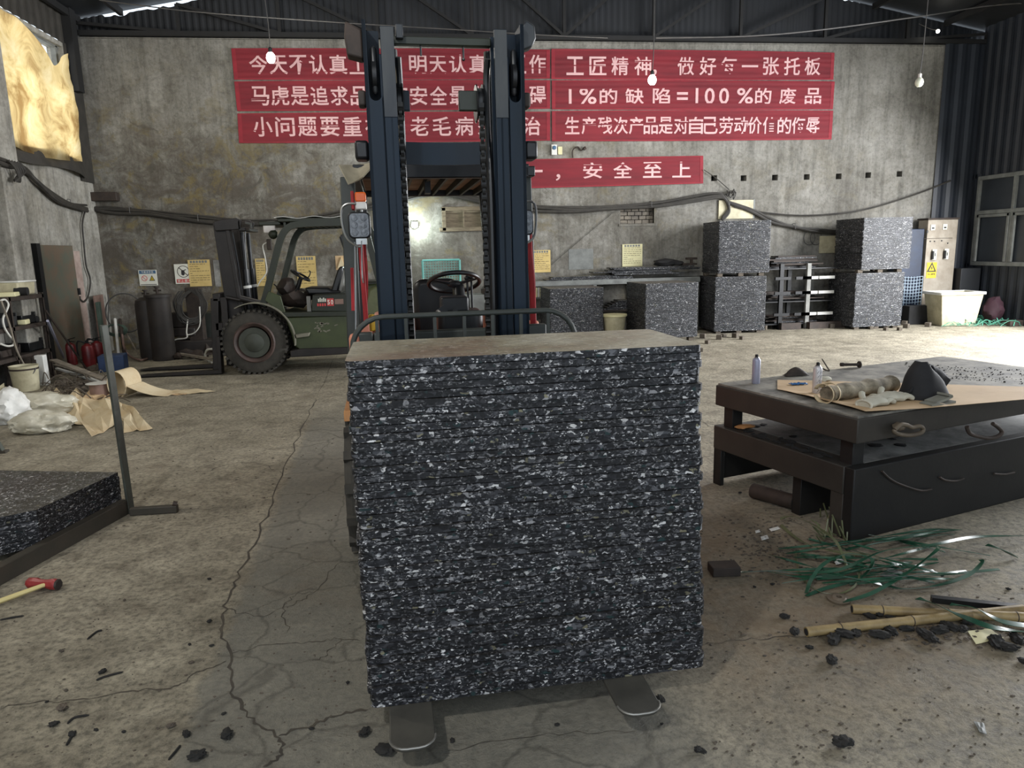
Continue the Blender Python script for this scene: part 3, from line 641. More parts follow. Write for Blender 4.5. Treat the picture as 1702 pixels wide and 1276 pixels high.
# cross members
m = MB(); a = FL(735, 70, .1).z; m.bx(-.2, .2, .085, .12, a - .016, a + .016); m.build('top_crossbar', M['olivedark'], T, bevel=.004)
m = MB(); m.bx(-.19, -.16, .06, .11, a + .0, a + .055); m.build('crossbar_bolt', M['mastworn'], T, bevel=.004)
m = MB(); m.tube([(-.09, .1, a), (-.09, .1, a - .055)], .004, 6); m.build('hanging_wire', M['blackmetal'], T); m = MB(); m.tube([(.085, .1, a), (.085, .1, a - .06)], .004, 6); m.blob((.085, .1, a - .065), .008, 1, .1, 1); m.build('hanging_wire', M['blackmetal'], T)
z0, z1 = FL(740, 272, .15).z, FL(740, 234, .15).z
m = MB(); n = 14
P = [(-.26 + .52 * i / n, .15 + .05 * math.sin(PI * i / n)) for i in range(n + 1)]
m.prism([(x, y) for x, y in P] + [(x, y + .012) for x, y in reversed(P)], 'z', z0, z1); m.build('rear_tie_plate', M['mast'], T, smooth=True)
m = MB(); m.bx(-.3, .3, .10, .16, .10, .22); m.bx(-.3, .3, .12, .15, .78, .9); m.build('lower_crossbar', M['mast'], T, bevel=.005)
# carriage and load backrest
m = MB(); m.bx(-.41, .50, -.115, -.075, .46, .56); m.bx(-.41, .50, -.115, -.075, .12, .21)
for s_ in (-1, 1): m.bx(s_ * .15, s_ * .19, -.075, .06, .10, .66)
m.build('fork_carriage', M['mast'], T, bevel=.004)
yb = -.10
lp = FL(584, 575, yb); tl = FL(608, 535, yb); t0 = FL(625, 528, yb); t1 = FL(925, 514, yb); rp = FL(957, 560, yb)
ztop = (t0.z + t1.z) / 2; xl, xr = lp.x + .004, rp.x - .002
def arch(xl, xr, zt, rr):
    pts = [(xl, yb, .2)] + [(xl + rr - rr * math.cos(a), yb, zt - rr + rr * math.sin(a)) for a in [R(t) for t in range(0, 91, 15)]]
    pts += [(xr - rr + rr * math.sin(a), yb, zt - rr + rr * math.cos(a)) for a in [R(t) for t in range(0, 91, 15)]] + [(xr, yb, .2)]
    return pts
m = MB(); m.tube(arch(xl, xr, ztop, .13), .0115, 10); br = m.build('load_backrest', M['cowlgreen'], T, smooth=True)
for xp in (627, 675, 723, 772, 819, 866, 911):
    x = FL(xp, 545, yb).x; m = MB(); m.bx(x - .007, x + .007, yb - .006, yb + .006, .5, ztop); m.build('backrest_bar', M['cowlgreen'], br)
# forks
for (pa, pb) in (((655, 1250), (720, 1250)), ((1045, 1192), (1095, 1182))):
    q = loc_z(FM, (pa[0] + pb[0]) / 2, pa[1], .085); xc = q.x; yt = q.y; wd = .135
    pl = rrect(wd, .3, .05, 5, xc, 0); pl = [(x, (yt + .15 + y)) for x, y in pl if y < 0] + [(xc + wd / 2, -.12), (xc - wd / 2, -.12)]
    pl2 = [(x, y) for x, y in pl]
    m = MB(); k = len(pl2); vs = [(x, y, .100) for x, y in pl2] + [(x, y, .086 if y < yt + .2 else .055) for x, y in pl2]
    m.add(vs, [tuple(range(k)), tuple(reversed(range(k, 2 * k)))] + [(i, (i + 1) % k, (i + 1) % k + k, i + k) for i in range(k)])
    m.bx(xc - wd / 2, xc + wd / 2, -.165, -.12, .055, .58)
    fo = m.build('fork', M['forksteel'], T, bevel=.004)
    rim = [(x, y - .0005, .0985) for x, y in pl2[:-2]]; rim = [p for p in rim if p[1] < yt + .05]
    m = MB(); m.tube(rim, .0035, 6); m.build('fork_tip_edge', M['forkedge'], fo, smooth=True)
# overhead guard
yg0, yg1 = .56, 1.92; zg = FL(740, 276, yg0).z; xa, xb = -.41, .45
m = MB(); m.bx(xa, xb, yg0, yg0 + .05, zg - .055, zg + .01); m.bx(xa, xb, yg1 - .05, yg1, zg - .04, zg); 
for s_ in (xa, xb): m.bx(s_ - .03, s_ + .03, yg0, yg1, zg - .05, zg)
g = m.build('overhead_guard', M['blackmetal'], T, bevel=.006)
for i in range(9):
    x = xa + .1 + i * .0925; m = MB(); m.bar((x, yg0 + .04, zg - .02), (x, yg1 - .03, zg - .02), .014, .035); m.build('guard_slat', M['olivedark'], g)
m = MB(); m.bx(xa + .03, xb - .03, yg0 + .03, yg1 - .02, zg - .002, zg + .006); m.build('guard_cover', M['canvas'], g)
for s_ in (-1, 1):
    m = MB(); pt = (s_ * .44, yg0 + .10, zg - .04); pb_ = (s_ * .46, yg0 - .12 + .22, .95)
    m.bar(pb_, pt, .05, .07, (1, 0, 0)); m.build('front_guard_post', M['cowlgreen'], T, bevel=.006)
    m = MB(); m.bar((s_ * .46, yg1 - .03, .95), (s_ * .40, yg1 - .05, zg - .02), .06, .06, (1, 0, 0)); m.build('rear_guard_post', M['blackmetal'], T, bevel=.006)
# rolled canvas flap hanging off the left corner of the guard
c0 = FL(563, 274, .52); c1 = FL(626, 269, .52); c2 = FL(580, 308, .52); c3 = FL(604, 296, .52)
def flap(u, v):
    a = c0.lerp(c1, u); b_ = c2.lerp(c3, u); p = a.lerp(b_, v); return (p.x, p.y + .06 * math.sin(PI * u) * (1 - v * .5) - .05 * v, p.z)
m = MB(); m.sheet(flap, 8, 6, .006); m.build('canvas_flap', M['canvas'], T, smooth=True)
p = FL(700, 322, 1.0); m = MB(); m.bx(p.x + .02, p.x + .05, .95, 1.05, p.z - .0, zg - .03); m.build('mirror_bracket', M['blackmetal'], T)
# lamps, indicator, mirror, straps
for s_ in (-1, 1):
    pc = FL(598, 375, .56); xx = pc.x if s_ < 0 else FL(866, 362, .56).x; zc = pc.z
    m = MB(); m.prism(rrect(.105, .125, .025, 4, xx, zc), 'y', .50, .545); lamp = m.build('work_lamp', M['blackplastic'], T, bevel=.006)
    m = MB(); m.prism(rrect(.088, .108, .018, 4, xx, zc), 'y', .494, .502); m.build('lamp_lens', M['ledlens'], lamp)
    m = MB()
    for i in range(2):
        for j in range(3): m.lathe([(0, .004), (.014, .002), (.016, 0)], (xx - .022 + .044 * i, .494, zc - .034 + .034 * j), 12, (PI / 2, 0, 0))
    m.build('lamp_diode', M['ledlens'], lamp, smooth=True)
    loop = [(xx + s_ * 0, zc + .10), (xx + s_ * .04, zc + .10), (xx + s_ * .062, zc + .075), (xx + s_ * .064, zc), (xx + s_ * .052, zc - .07), (xx + s_ * .02, zc - .098), (xx, zc - .10)] if s_ > 0 else [(xx - .01, zc + .10), (xx - .055, zc + .097), (xx - .078, zc + .07), (xx - .078, zc), (xx - .06, zc - .06), (xx - .02, zc - .095), (xx, zc - .10)]
    m = MB(); m.tube(spline([(x, .50, z) for x, z in loop], 5), .006, 8); m.build('lamp_guard', M['chrome'], lamp, smooth=True)
    m = MB(); m.bx(xx - .02, xx + .03, .50, .60, zc - .09, zc - .062); m.build('lamp_bracket', M['chrome'], lamp)
pc = FL(600, 335, .56)
m = MB(); m.prism(rrect(.052, .045, .01, 3, pc.x, pc.z + .018), 'y', .50, .56); ind = m.build('turn_signal', M['orangelens'], T, bevel=.006)
m = MB(); m.prism(rrect(.052, .036, .01, 3, pc.x, pc.z - .022), 'y', .50, .56); m.build('white_lens', M['whitelens'], ind, bevel=.006)
m = MB(); m.bx(pc.x - .045, pc.x - .03, .50, .58, pc.z - .04, pc.z + .045); m.build('red_backing', M['redstrap'], ind, bevel=.004)
m = MB(); m.tube([(pc.x, .53, pc.z - .04), (pc.x, .53, pc.z - .075)], .007, 8); m.build('signal_stem', M['chrome'], ind)
mc = [FL(*q, .75) for q in ((563, 392), (586, 381), (606, 402), (609, 442), (596, 452), (582, 447))]
m = MB(); m.prism([(q.x, q.z) for q in mc], 'y', .74, .76); m.build('side_mirror', M['blackplastic'], T, bevel=.009)
def band(pts, w, name, mt, y):
    m = MB(); P = [FL(a, b_, y) for a, b_ in pts]; m.tube(spline([(q.x, q.y + .012 * math.sin(i * 2.1), q.z) for i, q in enumerate(P)], 5), w, 8, sq=(1, .45)); m.build(name, mt, T, smooth=True)
band([(599, 398), (601, 430), (604, 470), (607, 510), (609, 545)], .012, 'red_strap', M['redstrap'], .54)
band([(604, 400), (608, 440), (609, 480), (607, 530)], .009, 'red_strap', M['redstrap'], .555)
band([(585, 445), (586, 480), (587, 516)], .008, 'red_cord', M['redstrap'], .56)
band([(879, 388), (881, 420), (884, 470), (886, 520), (888, 556)], .016, 'red_strap', M['redstrap'], .54)
band([(590, 402), (591, 470), (592, 560)], .004, 'steel_rod', M['chrome'], .50)
band([(601, 400), (602, 455), (604, 470)], .004, 'steel_rod', M['chrome'], .50)
# body
zc0, zc1 = FL(740, 580, .48).z, FL(740, 547, .48).z
m = MB(); m.bx(-.36, .43, .46, .50, .30, zc1); co = m.build('front_cowl', M['cowlgreen'], T, bevel=.012)
for xp, yp in ((704, 566), (719, 566), (743, 565), (811, 561)):
    q = FL(xp, yp, .46); m = MB(); m.lathe([(0, .006), (.006, .005), (.009, 0)], (q.x, .46, q.z), 12, (PI / 2, 0, 0)); m.build('cowl_bolt', M['chrome'], co, smooth=True)
m = MB(); m.bx(FL(590, 560, .46).x, -.36, .44, .48, .5, zc1 + .005); m.build('cowl_wing', M['cowlgreen'], T, bevel=.01)
m = MB(); m.bx(.40, .50, .44, .48, .5, zc1 + .01); m.build('cowl_wing', M['cowlgreen'], T, bevel=.01)
m = MB(); m.bx(FL(618, 540, .6).x, -.2, .60, 1.4, .55, FL(625, 538, .6).z); m.bx(.30, .50, .60, 1.4, .55, FL(810, 536, .6).z)
fx = FL(580, 565, .44).x; m.bx(fx, fx + .05, .42, .5, .80, zc1 - .0)
m.bx(-.40, .5, .55, 2.3, .35, .72); m.build('chassis', M['salmon'], T, bevel=.02)
m = MB(); m.prism([(-.5, .25), (.5, .25), (.52, .5), (.5, .95), (-.5, .95), (-.52, .5)], 'y', 1.75, 2.5); m.build('counterweight', M['salmon'], T, bevel=.05)
wq = loc_z(FM, 594, 905, 0); wx = loc_y(FM, 579, 790, wq.y).x + .09
for s_ in (-1, 1):
    for (yy, rr, xx) in ((wq.y, .335, wx if s_ < 0 else .46), (1.75, .24, s_ * .38)):
        m = MB(); m.lathe([(0, -.09), (rr * .55, -.09), (rr * .9, -.09), (rr * .97, -.06), (rr * .97, .06), (rr * .9, .09), (rr * .55, .09), (0, .09)], (xx, yy, rr), 28, (0, PI / 2, 0))
        for i in range(26):
            a = 2 * PI * i / 26; m.box((xx + (.045 if i % 2 else -.045), yy + math.cos(a) * rr * .965, rr + math.sin(a) * rr * .965), (.09, .035, .045), (a, 0, 0))
        wh = m.build('wheel', M['rubber'], T, smooth=True)
        m = MB(); m.lathe([(0, -.095), (rr * .5, -.095), (rr * .5, .095), (0, .095)], (xx, yy, rr), 20, (0, PI / 2, 0)); m.build('hub', M['salmon'], wh)
fz = loc_y(FM, 576, 690, wq.y); m = MB(); m.prism([(wq.y - .06, fz.z - .02), (wq.y + .3, fz.z - .02), (wq.y + .3, fz.z + .03), (wq.y - .03, fz.z + .03)], 'x', loc_y(FM, 572, 685, wq.y).x, wx + .1); m.build('wheel_fender', M['orangewood'], T, bevel=.006)
# dash, steering, seat
q0, q1 = FL(727, 545, .72), FL(803, 507, .72); zA, zB = q0.z - .06, FL(760, 507, .72).z
m = MB(); m.prism(rrect(q1.x - q0.x, .22, .05, 4, (q0.x + q1.x) / 2, .80), 'z', zA, FL(760, 516, .72).z); ds = m.build('dashboard', M['blackplastic'], T, bevel=.02)
a, b_ = FL(733, 510, .74), FL(778, 492, .74); m = MB(); m.bx(a.x, b_.x, .72, .84, a.z - .03, b_.z); m.build('instrument_box', M['greyplastic'], ds, bevel=.012)
for k, tri in enumerate((((728, 514), (738, 506), (752, 533), (740, 523)), ((744, 530), (758, 506), (763, 524), (752, 526)))):
    P = [FL(*t, .685) for t in tri]; m = MB(); m.prism([(q.x, q.z) for q in P], 'y', .685, .69); m.build('torn_sticker', M['greyplastic'], ds)
cw = FL(755, 469, .98); rw = (FL(797, 469, .98).x - FL(713, 469, .98).x) / 2; tilt = R(-20)
tl_ = R(24)
def wpt(a, rr=1.0, dz=0.0):
    x, y = math.cos(a) * rw * rr, math.sin(a) * rw * rr; return (cw.x + x, cw.y + y * math.cos(tl_) + dz * math.sin(tl_), cw.z - y * math.sin(tl_) + dz * math.cos(tl_))
m = MB(); m.tube([wpt(2 * PI * i / 36) for i in range(36)], .0125, 10, closed=True); sw = m.build('steering_wheel', M['blackplastic'], T, smooth=True)
m = MB()
for a in (R(75), R(200), R(-20)): m.tube([wpt(a, .97), wpt(a, .55, -.006), wpt(a, .2, -.01)], [.010, .014, .02], 8, sq=(1, .5))
m.build('wheel_spoke', M['greyplastic'], sw, smooth=True)
m = MB(); c_ = wpt(0, 0, -.01); m.blob(c_, (.045, .04, .022), 2, .05, 2); m.build('horn_button', M['greyplastic'], sw, smooth=True)
qb = FL(760, 500, .80); m = MB(); m.tube([(cw.x + .02, cw.y, cw.z - .02), (cw.x + .02, cw.y - .06, cw.z - .1), (qb.x, .82, qb.z - .02)], [.034, .036, .042], 16); m.build('steering_column', M['blackplastic'], T, smooth=True)
s0, s1 = FL(690, 545, 1.25), FL(762, 462, 1.25); m = MB(); m.prism(rrect(s1.x - s0.x, .55, .06, 4, (s0.x + s1.x) / 2, s1.z - .275), 'y', 1.22, 1.34); m.build('seat_back', M['blackplastic'], T, bevel=.03)
m = MB(); m.bx(s0.x - .0, s1.x + .0, .98, 1.3, .72, .86); m.build('seat_cushion', M['blackplastic'], T, bevel=.04)
for k, (a, b_) in enumerate((((780, 505), (776, 462)), ((785, 505), (783, 460)))):
    A, B_ = FL(*a, .95), FL(*b_, .98); m = MB(); m.tube([(A.x, .95, A.z - .1), tuple(B_)], .006, 8); m.blob(tuple(B_), .016, k, .05, 2); m.build('control_lever', M['greyplastic'], T, smooth=True)
A = FL(619, 545, .6); m = MB(); m.prism(rrect(.035, .085, .012, 3, A.x, FL(619, 536, .6).z), 'y', .58, .61); m.build('yellow_handle', M['yellow'], T, bevel=.006)
A = FL(608, 557, .52); m = MB(); m.bx(A.x - .02, A.x + .02, .5, .53, A.z - .03, A.z + .06); m.build('strap_buckle', M['salmon'], T, bevel=.006)
m = MB(); A = FL(893, 556, .48); m.tube(spline([(A.x - .03, .46, A.z + .03), (A.x + .01, .46, A.z + .03), (A.x + .02, .46, A.z + .0), (A.x + .022, .46, A.z - .1)], 4), .006, 8); m.build('grab_rail', M['chrome'], T, smooth=True)

# ------------------------------------------------------------------ the green forklift parked by the wall
GO = (-2.27, 9.55); GM = frame(GO[0], GO[1], 0)
G = thing('forklift', 'old olive green forklift parked side on by the back wall', 'forklift', (GO[0], GO[1], 0), 0)
GL = lambda x, y, yl=-.10: loc_y(GM, x, y, yl)
g2 = lambda pts, yl=-.10: [(GL(a, b_, yl).x, GL(a, b_, yl).z) for a, b_ in pts]
hub = GL(423, 573, -.13); rr = .415
def tyre(parent, cx, cy, rr, w, lugs):
    m = MB(); q = (-PI / 2, 0, 0); z = rr
    m.lathe([(rr * .60, -w / 2 + .03), (rr * .62, -w / 2 + .005), (rr * .80, -w / 2), (rr * .95, -w / 2 + .02), (rr, -w / 2 + .06), (rr, w / 2 - .06), (rr * .95, w / 2 - .02), (rr * .8, w / 2), (rr * .62, w / 2 - .005), (rr * .6, w / 2 - .03)], (cx, cy, z), 48, q)
    for i in range(lugs):
        a = 2 * PI * i / lugs
        for s_ in (-1, 1):
            aa = a + (PI / lugs if s_ > 0 else 0)
            m.box((cx + math.cos(aa) * rr * .988, cy + s_ * w * .30, z + math.sin(aa) * rr * .988), (.030, w * .44, .032), (0, -aa, 0))
    t = m.build('tyre', M['rubber'], parent, smooth=True, ang=30)
    m = MB(); m.lathe([(rr * .62, 0), (rr * .64, -.03), (rr * .60, -.045), (rr * .56, -.03), (rr * .5, -.01), (rr * .46, .03)], (cx, cy - w / 2 + .03, z), 40, q); m.build('rim', M['rimm'], t, smooth=True)
    m = MB(); m.lathe([(rr * .47, -.03), (rr * .43, -.006), (rr * .32, -.006), (rr * .29, -.04), (rr * .18, -.06), (0, -.065)], (cx, cy - w / 2 + .03, z), 32, q)
    for i in range(6): a = i * PI / 3; m.box((cx + .145 * math.cos(a), cy - w / 2 + .018, z + .12 * math.sin(a)), (.03, .02, .03))
    m.build('hub', M['rimdark'], t, smooth=True)
    m = MB(); m.cyl((cx, cy + w / 2 - .1, z), (cx, cy + w / 2 - .06, z), rr * .62, n=24); m.build('inner_disc', M['rimdark'], t)
tyre(G, hub.x, .02, rr, .30, 38); tyre(G, hub.x, .95, rr, .26, 38)
rx = GL(650, 573).x; tyre(G, rx, .10, .33, .22, 18); tyre(G, rx, .88, .33, .22, 18)
# fender
m = MB(); rf = .475; hz = rr + .03
def fend(u, v):
    a = R(118 - 128 * u); e = rf * (1 + .05 * u); return (hub.x + .02 + e * math.cos(a), -.16 + .34 * v, hz + e * math.sin(a) * (1.0))
m.sheet(fend, 22, 2, .012); m.build('front_fender', M['fender'], G, smooth=True)
# chassis side, step, sill
m = MB(); m.prism(g2([(474, 528), (592, 522), (668, 520), (668, 582), (600, 577), (500, 583), (489, 575), (484, 556)]), 'y', -.09, 1.02); m.build('chassis', M['olive'], G, bevel=.015)
m = MB(); m.prism(g2([(466, 519), (600, 517), (600, 525), (470, 527)]), 'y', -.11, 1.04); m.build('floor_sill', M['olivedark'], G, bevel=.008)
m = MB(); m.prism(g2([(483, 582), (500, 579), (590, 576), (640, 577), (640, 583), (570, 588), (484, 593)]), 'y', -.15, .05); m.build('step', M['mastbrown'], G, bevel=.01)
m = MB(); m.prism(g2([(492, 555), (516, 552), (514, 558), (494, 561)], -.1), 'y', -.16, -.08); m.build('step_bracket', M['fender'], G, bevel=.006)
m = MB(); g_ = random.Random(4)
for k in range(22):
    q = GL(g_.uniform(522, 548) + (0 if k < 16 else 12), g_.uniform(535, 552) if k < 16 else g_.uniform(537, 542), -.092); m.box((q.x, -.0925, q.z), (g_.uniform(.01, .05), .002, g_.uniform(.008, .02)), (0, g_.uniform(-.5, .5), 0))
m.build('paint_scratch', M['fender'], G)
# kick plate, seat box, bonnet, counterweight
m = MB(); m.prism(g2([(440, 499), (446, 484), (466, 492), (474, 519), (466, 521), (452, 508)], -.08), 'y', -.08, -.05); m.build('kick_plate', M['olive'], G, bevel=.006); m = MB(); m.prism(g2([(440, 499), (446, 484), (466, 492), (474, 519), (466, 521), (452, 508)], -.08), 'y', .98, 1.0); m.build('kick_plate', M['olive'], G, bevel=.006)
m = MB(); m.prism(g2([(517, 518), (519, 490), (586, 487), (592, 518)], -.05), 'y', -.05, 1.0); sb = m.build('seat_box', M['olivedark'], G, bevel=.012)
st = GL(556, 503, -.055)
def stick(x0, x1, y0, y1, mt, nm):
    a, b_ = GL(x0, y0, -.055), GL(x1, y1, -.055); m = MB(); m.bx(a.x, b_.x, -.057, -.05, b_.z, a.z); m.build(nm, mt, sb)
stick(543, 555, 496, 508, M['signred'], 'number_sticker'); stick(556, 571, 497, 505, M['redbrown'], 'red_sticker')
m = MB(); q = GL(549, 502, -.059); 
for k, ch in enumerate('50'): put_glyph(m, ch, lambda u, v, q=q, k=k: (q.x - .022 + .044 * k + u, -.0590, q.z + v), .03, .06)
m.build('number_lettering', M['signwhite'], sb)
m = MB(); q = GL(535, 499, -.059)
for k in range(5): m.bx(q.x - .05 + k * .022, q.x - .036 + k * .022, -.0575, -.05, q.z - .02, q.z + .02 + .012 * (k % 2))
m.build('white_lettering', M['signwhite'], sb)
m = MB(); q = GL(535, 506, -.059)
for k in range(4): m.bx(q.x - .06 + k * .03, q.x - .04 + k * .03, -.0575, -.05, q.z - .02, q.z + .015)
m.build('red_lettering', M['signred'], sb)
m = MB(); m.prism(g2([(575, 518), (588, 488), (604, 474), (640, 469), (668, 470), (668, 522)], 0), 'y', .0, .95); m.build('bonnet', M['olive'], G, bevel=.03)
m = MB(); m.prism(g2([(605, 520), (606, 500), (612, 480), (622, 475), (668, 474), (690, 490), (690, 560), (668, 584), (640, 580), (606, 560)], -.06), 'y', -.06, 1.0); m.build('counterweight', M['olivelight'], G, bevel=.04)
m = MB(); q = GL(640, 471, 0); m.bx(GL(604, 470, 0).x, GL(668, 470, 0).x, .02, .93, q.z - .02, q.z + .03); m.build('bonnet_lid', M['olivedark'], G, bevel=.02)
# overhead guard: two side frames
for yy in (-.03, .93):
    P = [GL(*t, -.03) for t in ((437, 508), (445, 480), (455, 440), (462, 412), (468, 393), (478, 379), (494, 373), (530, 371), (570, 370), (594, 371), (606, 378), (613, 400), (622, 436), (632, 474))]
    m = MB(); m.tube(spline([(q.x, yy, q.z) for q in P], 3), .05, 4, sq=(.9, 1.1)); m.build('guard_side_frame', M['olivedark'], G, smooth=True, ang=50)
a, b_ = GL(464, 366, -.05), GL(600, 362, -.05); zr = GL(530, 372, 0).z
m = MB()
for i in range(12): x = a.x + .06 + (b_.x - a.x - .1) * i / 11; m.bx(x - .015, x + .015, -.03, .93, zr - .02, zr + .03)
m.build('guard_slat', M['olivedark'], G)
m = MB(); m.bx(a.x - .02, b_.x, -.06, .97, zr + .03, zr + .075); m.build('roof_sheet', M['olivedark'], G, bevel=.01)
m = MB(); m.sheet(lambda u, v: (a.x - .06 + (b_.x - a.x + .05) * u, -.07 + .5 * v, zr + .084 + .012 * math.sin(u * 17) * (1 - v)), 20, 4, .006); m.build('roof_film', M['white'], G, smooth=True)
m = MB(); q = GL(449, 371, .1); m.bx(q.x - .12, q.x + .15, -.02, .9, q.z - .03, q.z + .02); m.build('front_canopy_bar', M['olivedark'], G, bevel=.01)
q0, q1 = GL(438, 374, .05), GL(459, 387, .05); m = MB(); m.bx(q0.x, q1.x, .0, .06, q1.z, q0.z); hl = m.build('headlamp', M['whitelens'], G, bevel=.012)
m = MB(); m.blob((q1.x - .03, .0, q1.z - .02), (.06, .05, .06), 3, .1); m.build('lamp_bracket', M['olivedark'], hl, smooth=True)
q = GL(446, 405, .3); m = MB(); m.bx(q.x - .02, q.x + .04, .28, .34, q.z - .08, q.z + .06); m.build('relay_box', M['rust'], G, bevel=.01)
P = [GL(*t, .3) for t in ((447, 402), (437, 408), (441, 430), (443, 452), (432, 468), (428, 476))]; m = MB(); m.tube(spline(P, 6), .008, 6); m.build('white_cable', M['whitewire'], G, smooth=True)
# mast
def mx(px_, py_, yl): q = GL(px_, py_, yl); return (q.x, q.z)
for yy in (.15, .74):
    t0, t1, b0, b1 = GL(353, 369, .15), GL(381, 383, .15), GL(386, 560, .15), GL(413, 560, .15)
    m = MB(); m.prism([(t0.x, t0.z), (t1.x - .02, t0.z), (b1.x, .12), (b0.x, .12)], 'y', yy, yy + .05); m.prism([(t1.x - .05, t0.z), (t1.x, t0.z), (b1.x + .02, .12), (b1.x - .03, .12)], 'y', yy - .03, yy + .08); m.build('mast_rail', M['mastbrown'], G, bevel=.006)
tq, te = GL(356, 366, .12), GL(432, 395, .12)
m = MB(); m.prism(g2([(355, 368), (372, 364), (393, 362), (402, 366), (400, 381), (358, 384)], .12), 'y', .10, .14); m.prism(g2([(355, 368), (372, 364), (393, 362), (402, 366), (400, 381), (358, 384)], .12), 'y', .78, .82)
c0, c1 = GL(399, 366, .12), GL(402, 382, .12); m.bx(c0.x - .03, c0.x, .10, .82, c1.z, c0.z); m.bx(c0.x - .03, c0.x + .06, .10, .82, c1.z - .015, c1.z + .03); m.build('mast_head', M['mastbrown'], G, bevel=.008)
for yy in (.30, .62):
    A, B_ = GL(402, 386, .3), GL(418, 545, .3); k = yy - .3
    Am = A.lerp(B_, .38)
    m = MB(); m.tube([(A.x, yy, A.z), (Am.x, yy, Am.z)], .028, 12); m.tube([(Am.x, yy, Am.z), (B_.x, yy, .25)], .05, 16); m.build('lift_cylinder', M['blackmetal'], G, smooth=True)
    m = MB(); Am = A.lerp(B_, .55); m.tube([(Am.x, yy, Am.z), (Am.x + .004, yy, Am.z - .035)], .054, 16); m.build('cylinder_band', M['white'], G, smooth=True)
for k, (p0, p1, p2, rad) in enumerate((((384, 386), (392, 430), (400, 500), .012), ((386, 386), (396, 440), (405, 505), .012), ((378, 386), (384, 420), (392, 495), .006), ((408, 384), (408, 420), (412, 470), .007))):
    m = MB(); m.tube(spline([GL(*p0, .25), GL(*p1, .25), GL(*p2, .25)], 6), rad, 8); m.build('hydraulic_hose' if rad > .01 else 'lift_chain', M['blackplastic'] if rad > .01 else M['chrome'], G, smooth=True)
A, B_ = GL(375, 494, .02), GL(430, 506, .02); m = MB(); m.tube([(A.x, .05, A.z), (B_.x, .05, B_.z)], .022, 12); m.tube([(A.x + .18, .05, A.z - .02), (B_.x + .1, .05, B_.z - .01)], .04, 12); m.build('tilt_cylinder', M['mastbrown'], G, smooth=True)
# carriage and forks
m = MB(); q = g2([(349, 496), (362, 496), (366, 620), (354, 620)], .05); m.prism(q, 'y', .06, .2); m.prism(q, 'y', .70, .84)
for zz in (.28, .62, 1.0): m.bx(q[0][0] + .03, q[0][0] + .12, .06, .84, zz - .05, zz + .05)
m.bx(q[0][0] + .12, q[0][0] + .2, .06, .1, .3, 1.0); m.build('fork_carriage', M['mastbrown'], G, bevel=.006)
for yy in (-.04, .52):
    A = GL(365, 610, yy).x; m = MB(); m.prism([(A - 1.07, .02), (A - 1.0, .012), (A + .02, .012), (A + .04, .5), (A - .01, .5), (A - .02, .06), (A - .95, .035)], 'y', yy, yy + .13); m.build('fork', M['mastbrown'], G, bevel=.005)
# driver's place
c = GL(498, 458, .35); m = MB(); t2 = R(28)
m.tube([(c.x + math.cos(2 * PI * i / 28) * .13 * math.cos(t2), .42 + math.sin(2 * PI * i / 28) * .17, c.z - math.cos(2 * PI * i / 28) * .13 * math.sin(t2) * 1.2) for i in range(28)], .014, 8, closed=True); sw = m.build('steering_wheel', M['blackplastic'], G, smooth=True)
m = MB()
for i in (2, 11, 20): m.tube([(c.x + math.cos(2 * PI * i / 28) * .13 * math.cos(t2), .42 + math.sin(2 * PI * i / 28) * .17, c.z - math.cos(2 * PI * i / 28) * .13 * math.sin(t2) * 1.2), (c.x, .42, c.z - .02)], .009, 6)
m.build('wheel_spoke', M['blackplastic'], sw)
e = GL(490, 488, .35); m = MB(); m.tube([(c.x, .42, c.z - .02), (e.x, .42, e.z)], .025, 10); m.build('steering_column', M['blackplastic'], G, smooth=True)
m = MB(); q = GL(474, 478, .3); m.blob((q.x, .45, q.z), (.13, .25, .13), 6, .12); m.build('instrument_pod', M['rust'], G, smooth=True)
m = MB(); q = GL(490, 497, .3); m.blob((q.x, .45, q.z), (.2, .3, .13), 8, .25); m.build('gear_cover', M['rust'], G, smooth=True)
for k, pts in enumerate((((487, 492), (495, 476), (499, 464), (512, 461), (516, 452), (513, 450)), ((491, 495), (498, 478), (503, 463), (510, 462)), ((455, 472), (462, 478), (472, 487)))):
    m = MB(); m.tube(spline([GL(*p, .25 + .05 * k) for p in pts], 4), .008, 6); m.build('control_lever', M['blackplastic'], G, smooth=True)
m = MB(); m.prism(g2([(505, 478), (545, 478), (552, 482), (566, 482), (566, 489), (512, 490)], .2), 'y', .2, .72); m.build('seat_cushion', M['blackplastic'], G, bevel=.03)
m = MB(); m.prism(g2([(548, 488), (560, 450), (565, 442), (570, 444), (570, 452), (560, 490)], .2), 'y', .22, .70); sb_ = m.build('seat_back', M['blackplastic'], G, bevel=.025)
m = MB(); m.prism(g2([(561, 488), (568, 452), (571, 446), (574, 450), (571, 470), (566, 490)], .2), 'y', .24, .68); m.build('seat_shell', M['seatgrey'], sb_, bevel=.01)
m = MB(); q = GL(497, 487, .5); m.bx(q.x - .1, q.x + .1, .3, .9, q.z - .06, q.z + .03); m.build('floor_plate', M['fender'], G, bevel=.01)
m = MB(); q = GL(513, 505, 0); m.bx(q.x - .02, q.x + .03, -.02, .03, q.z - .12, q.z + .1); m.build('grey_pillar', M['seatgrey'], G)
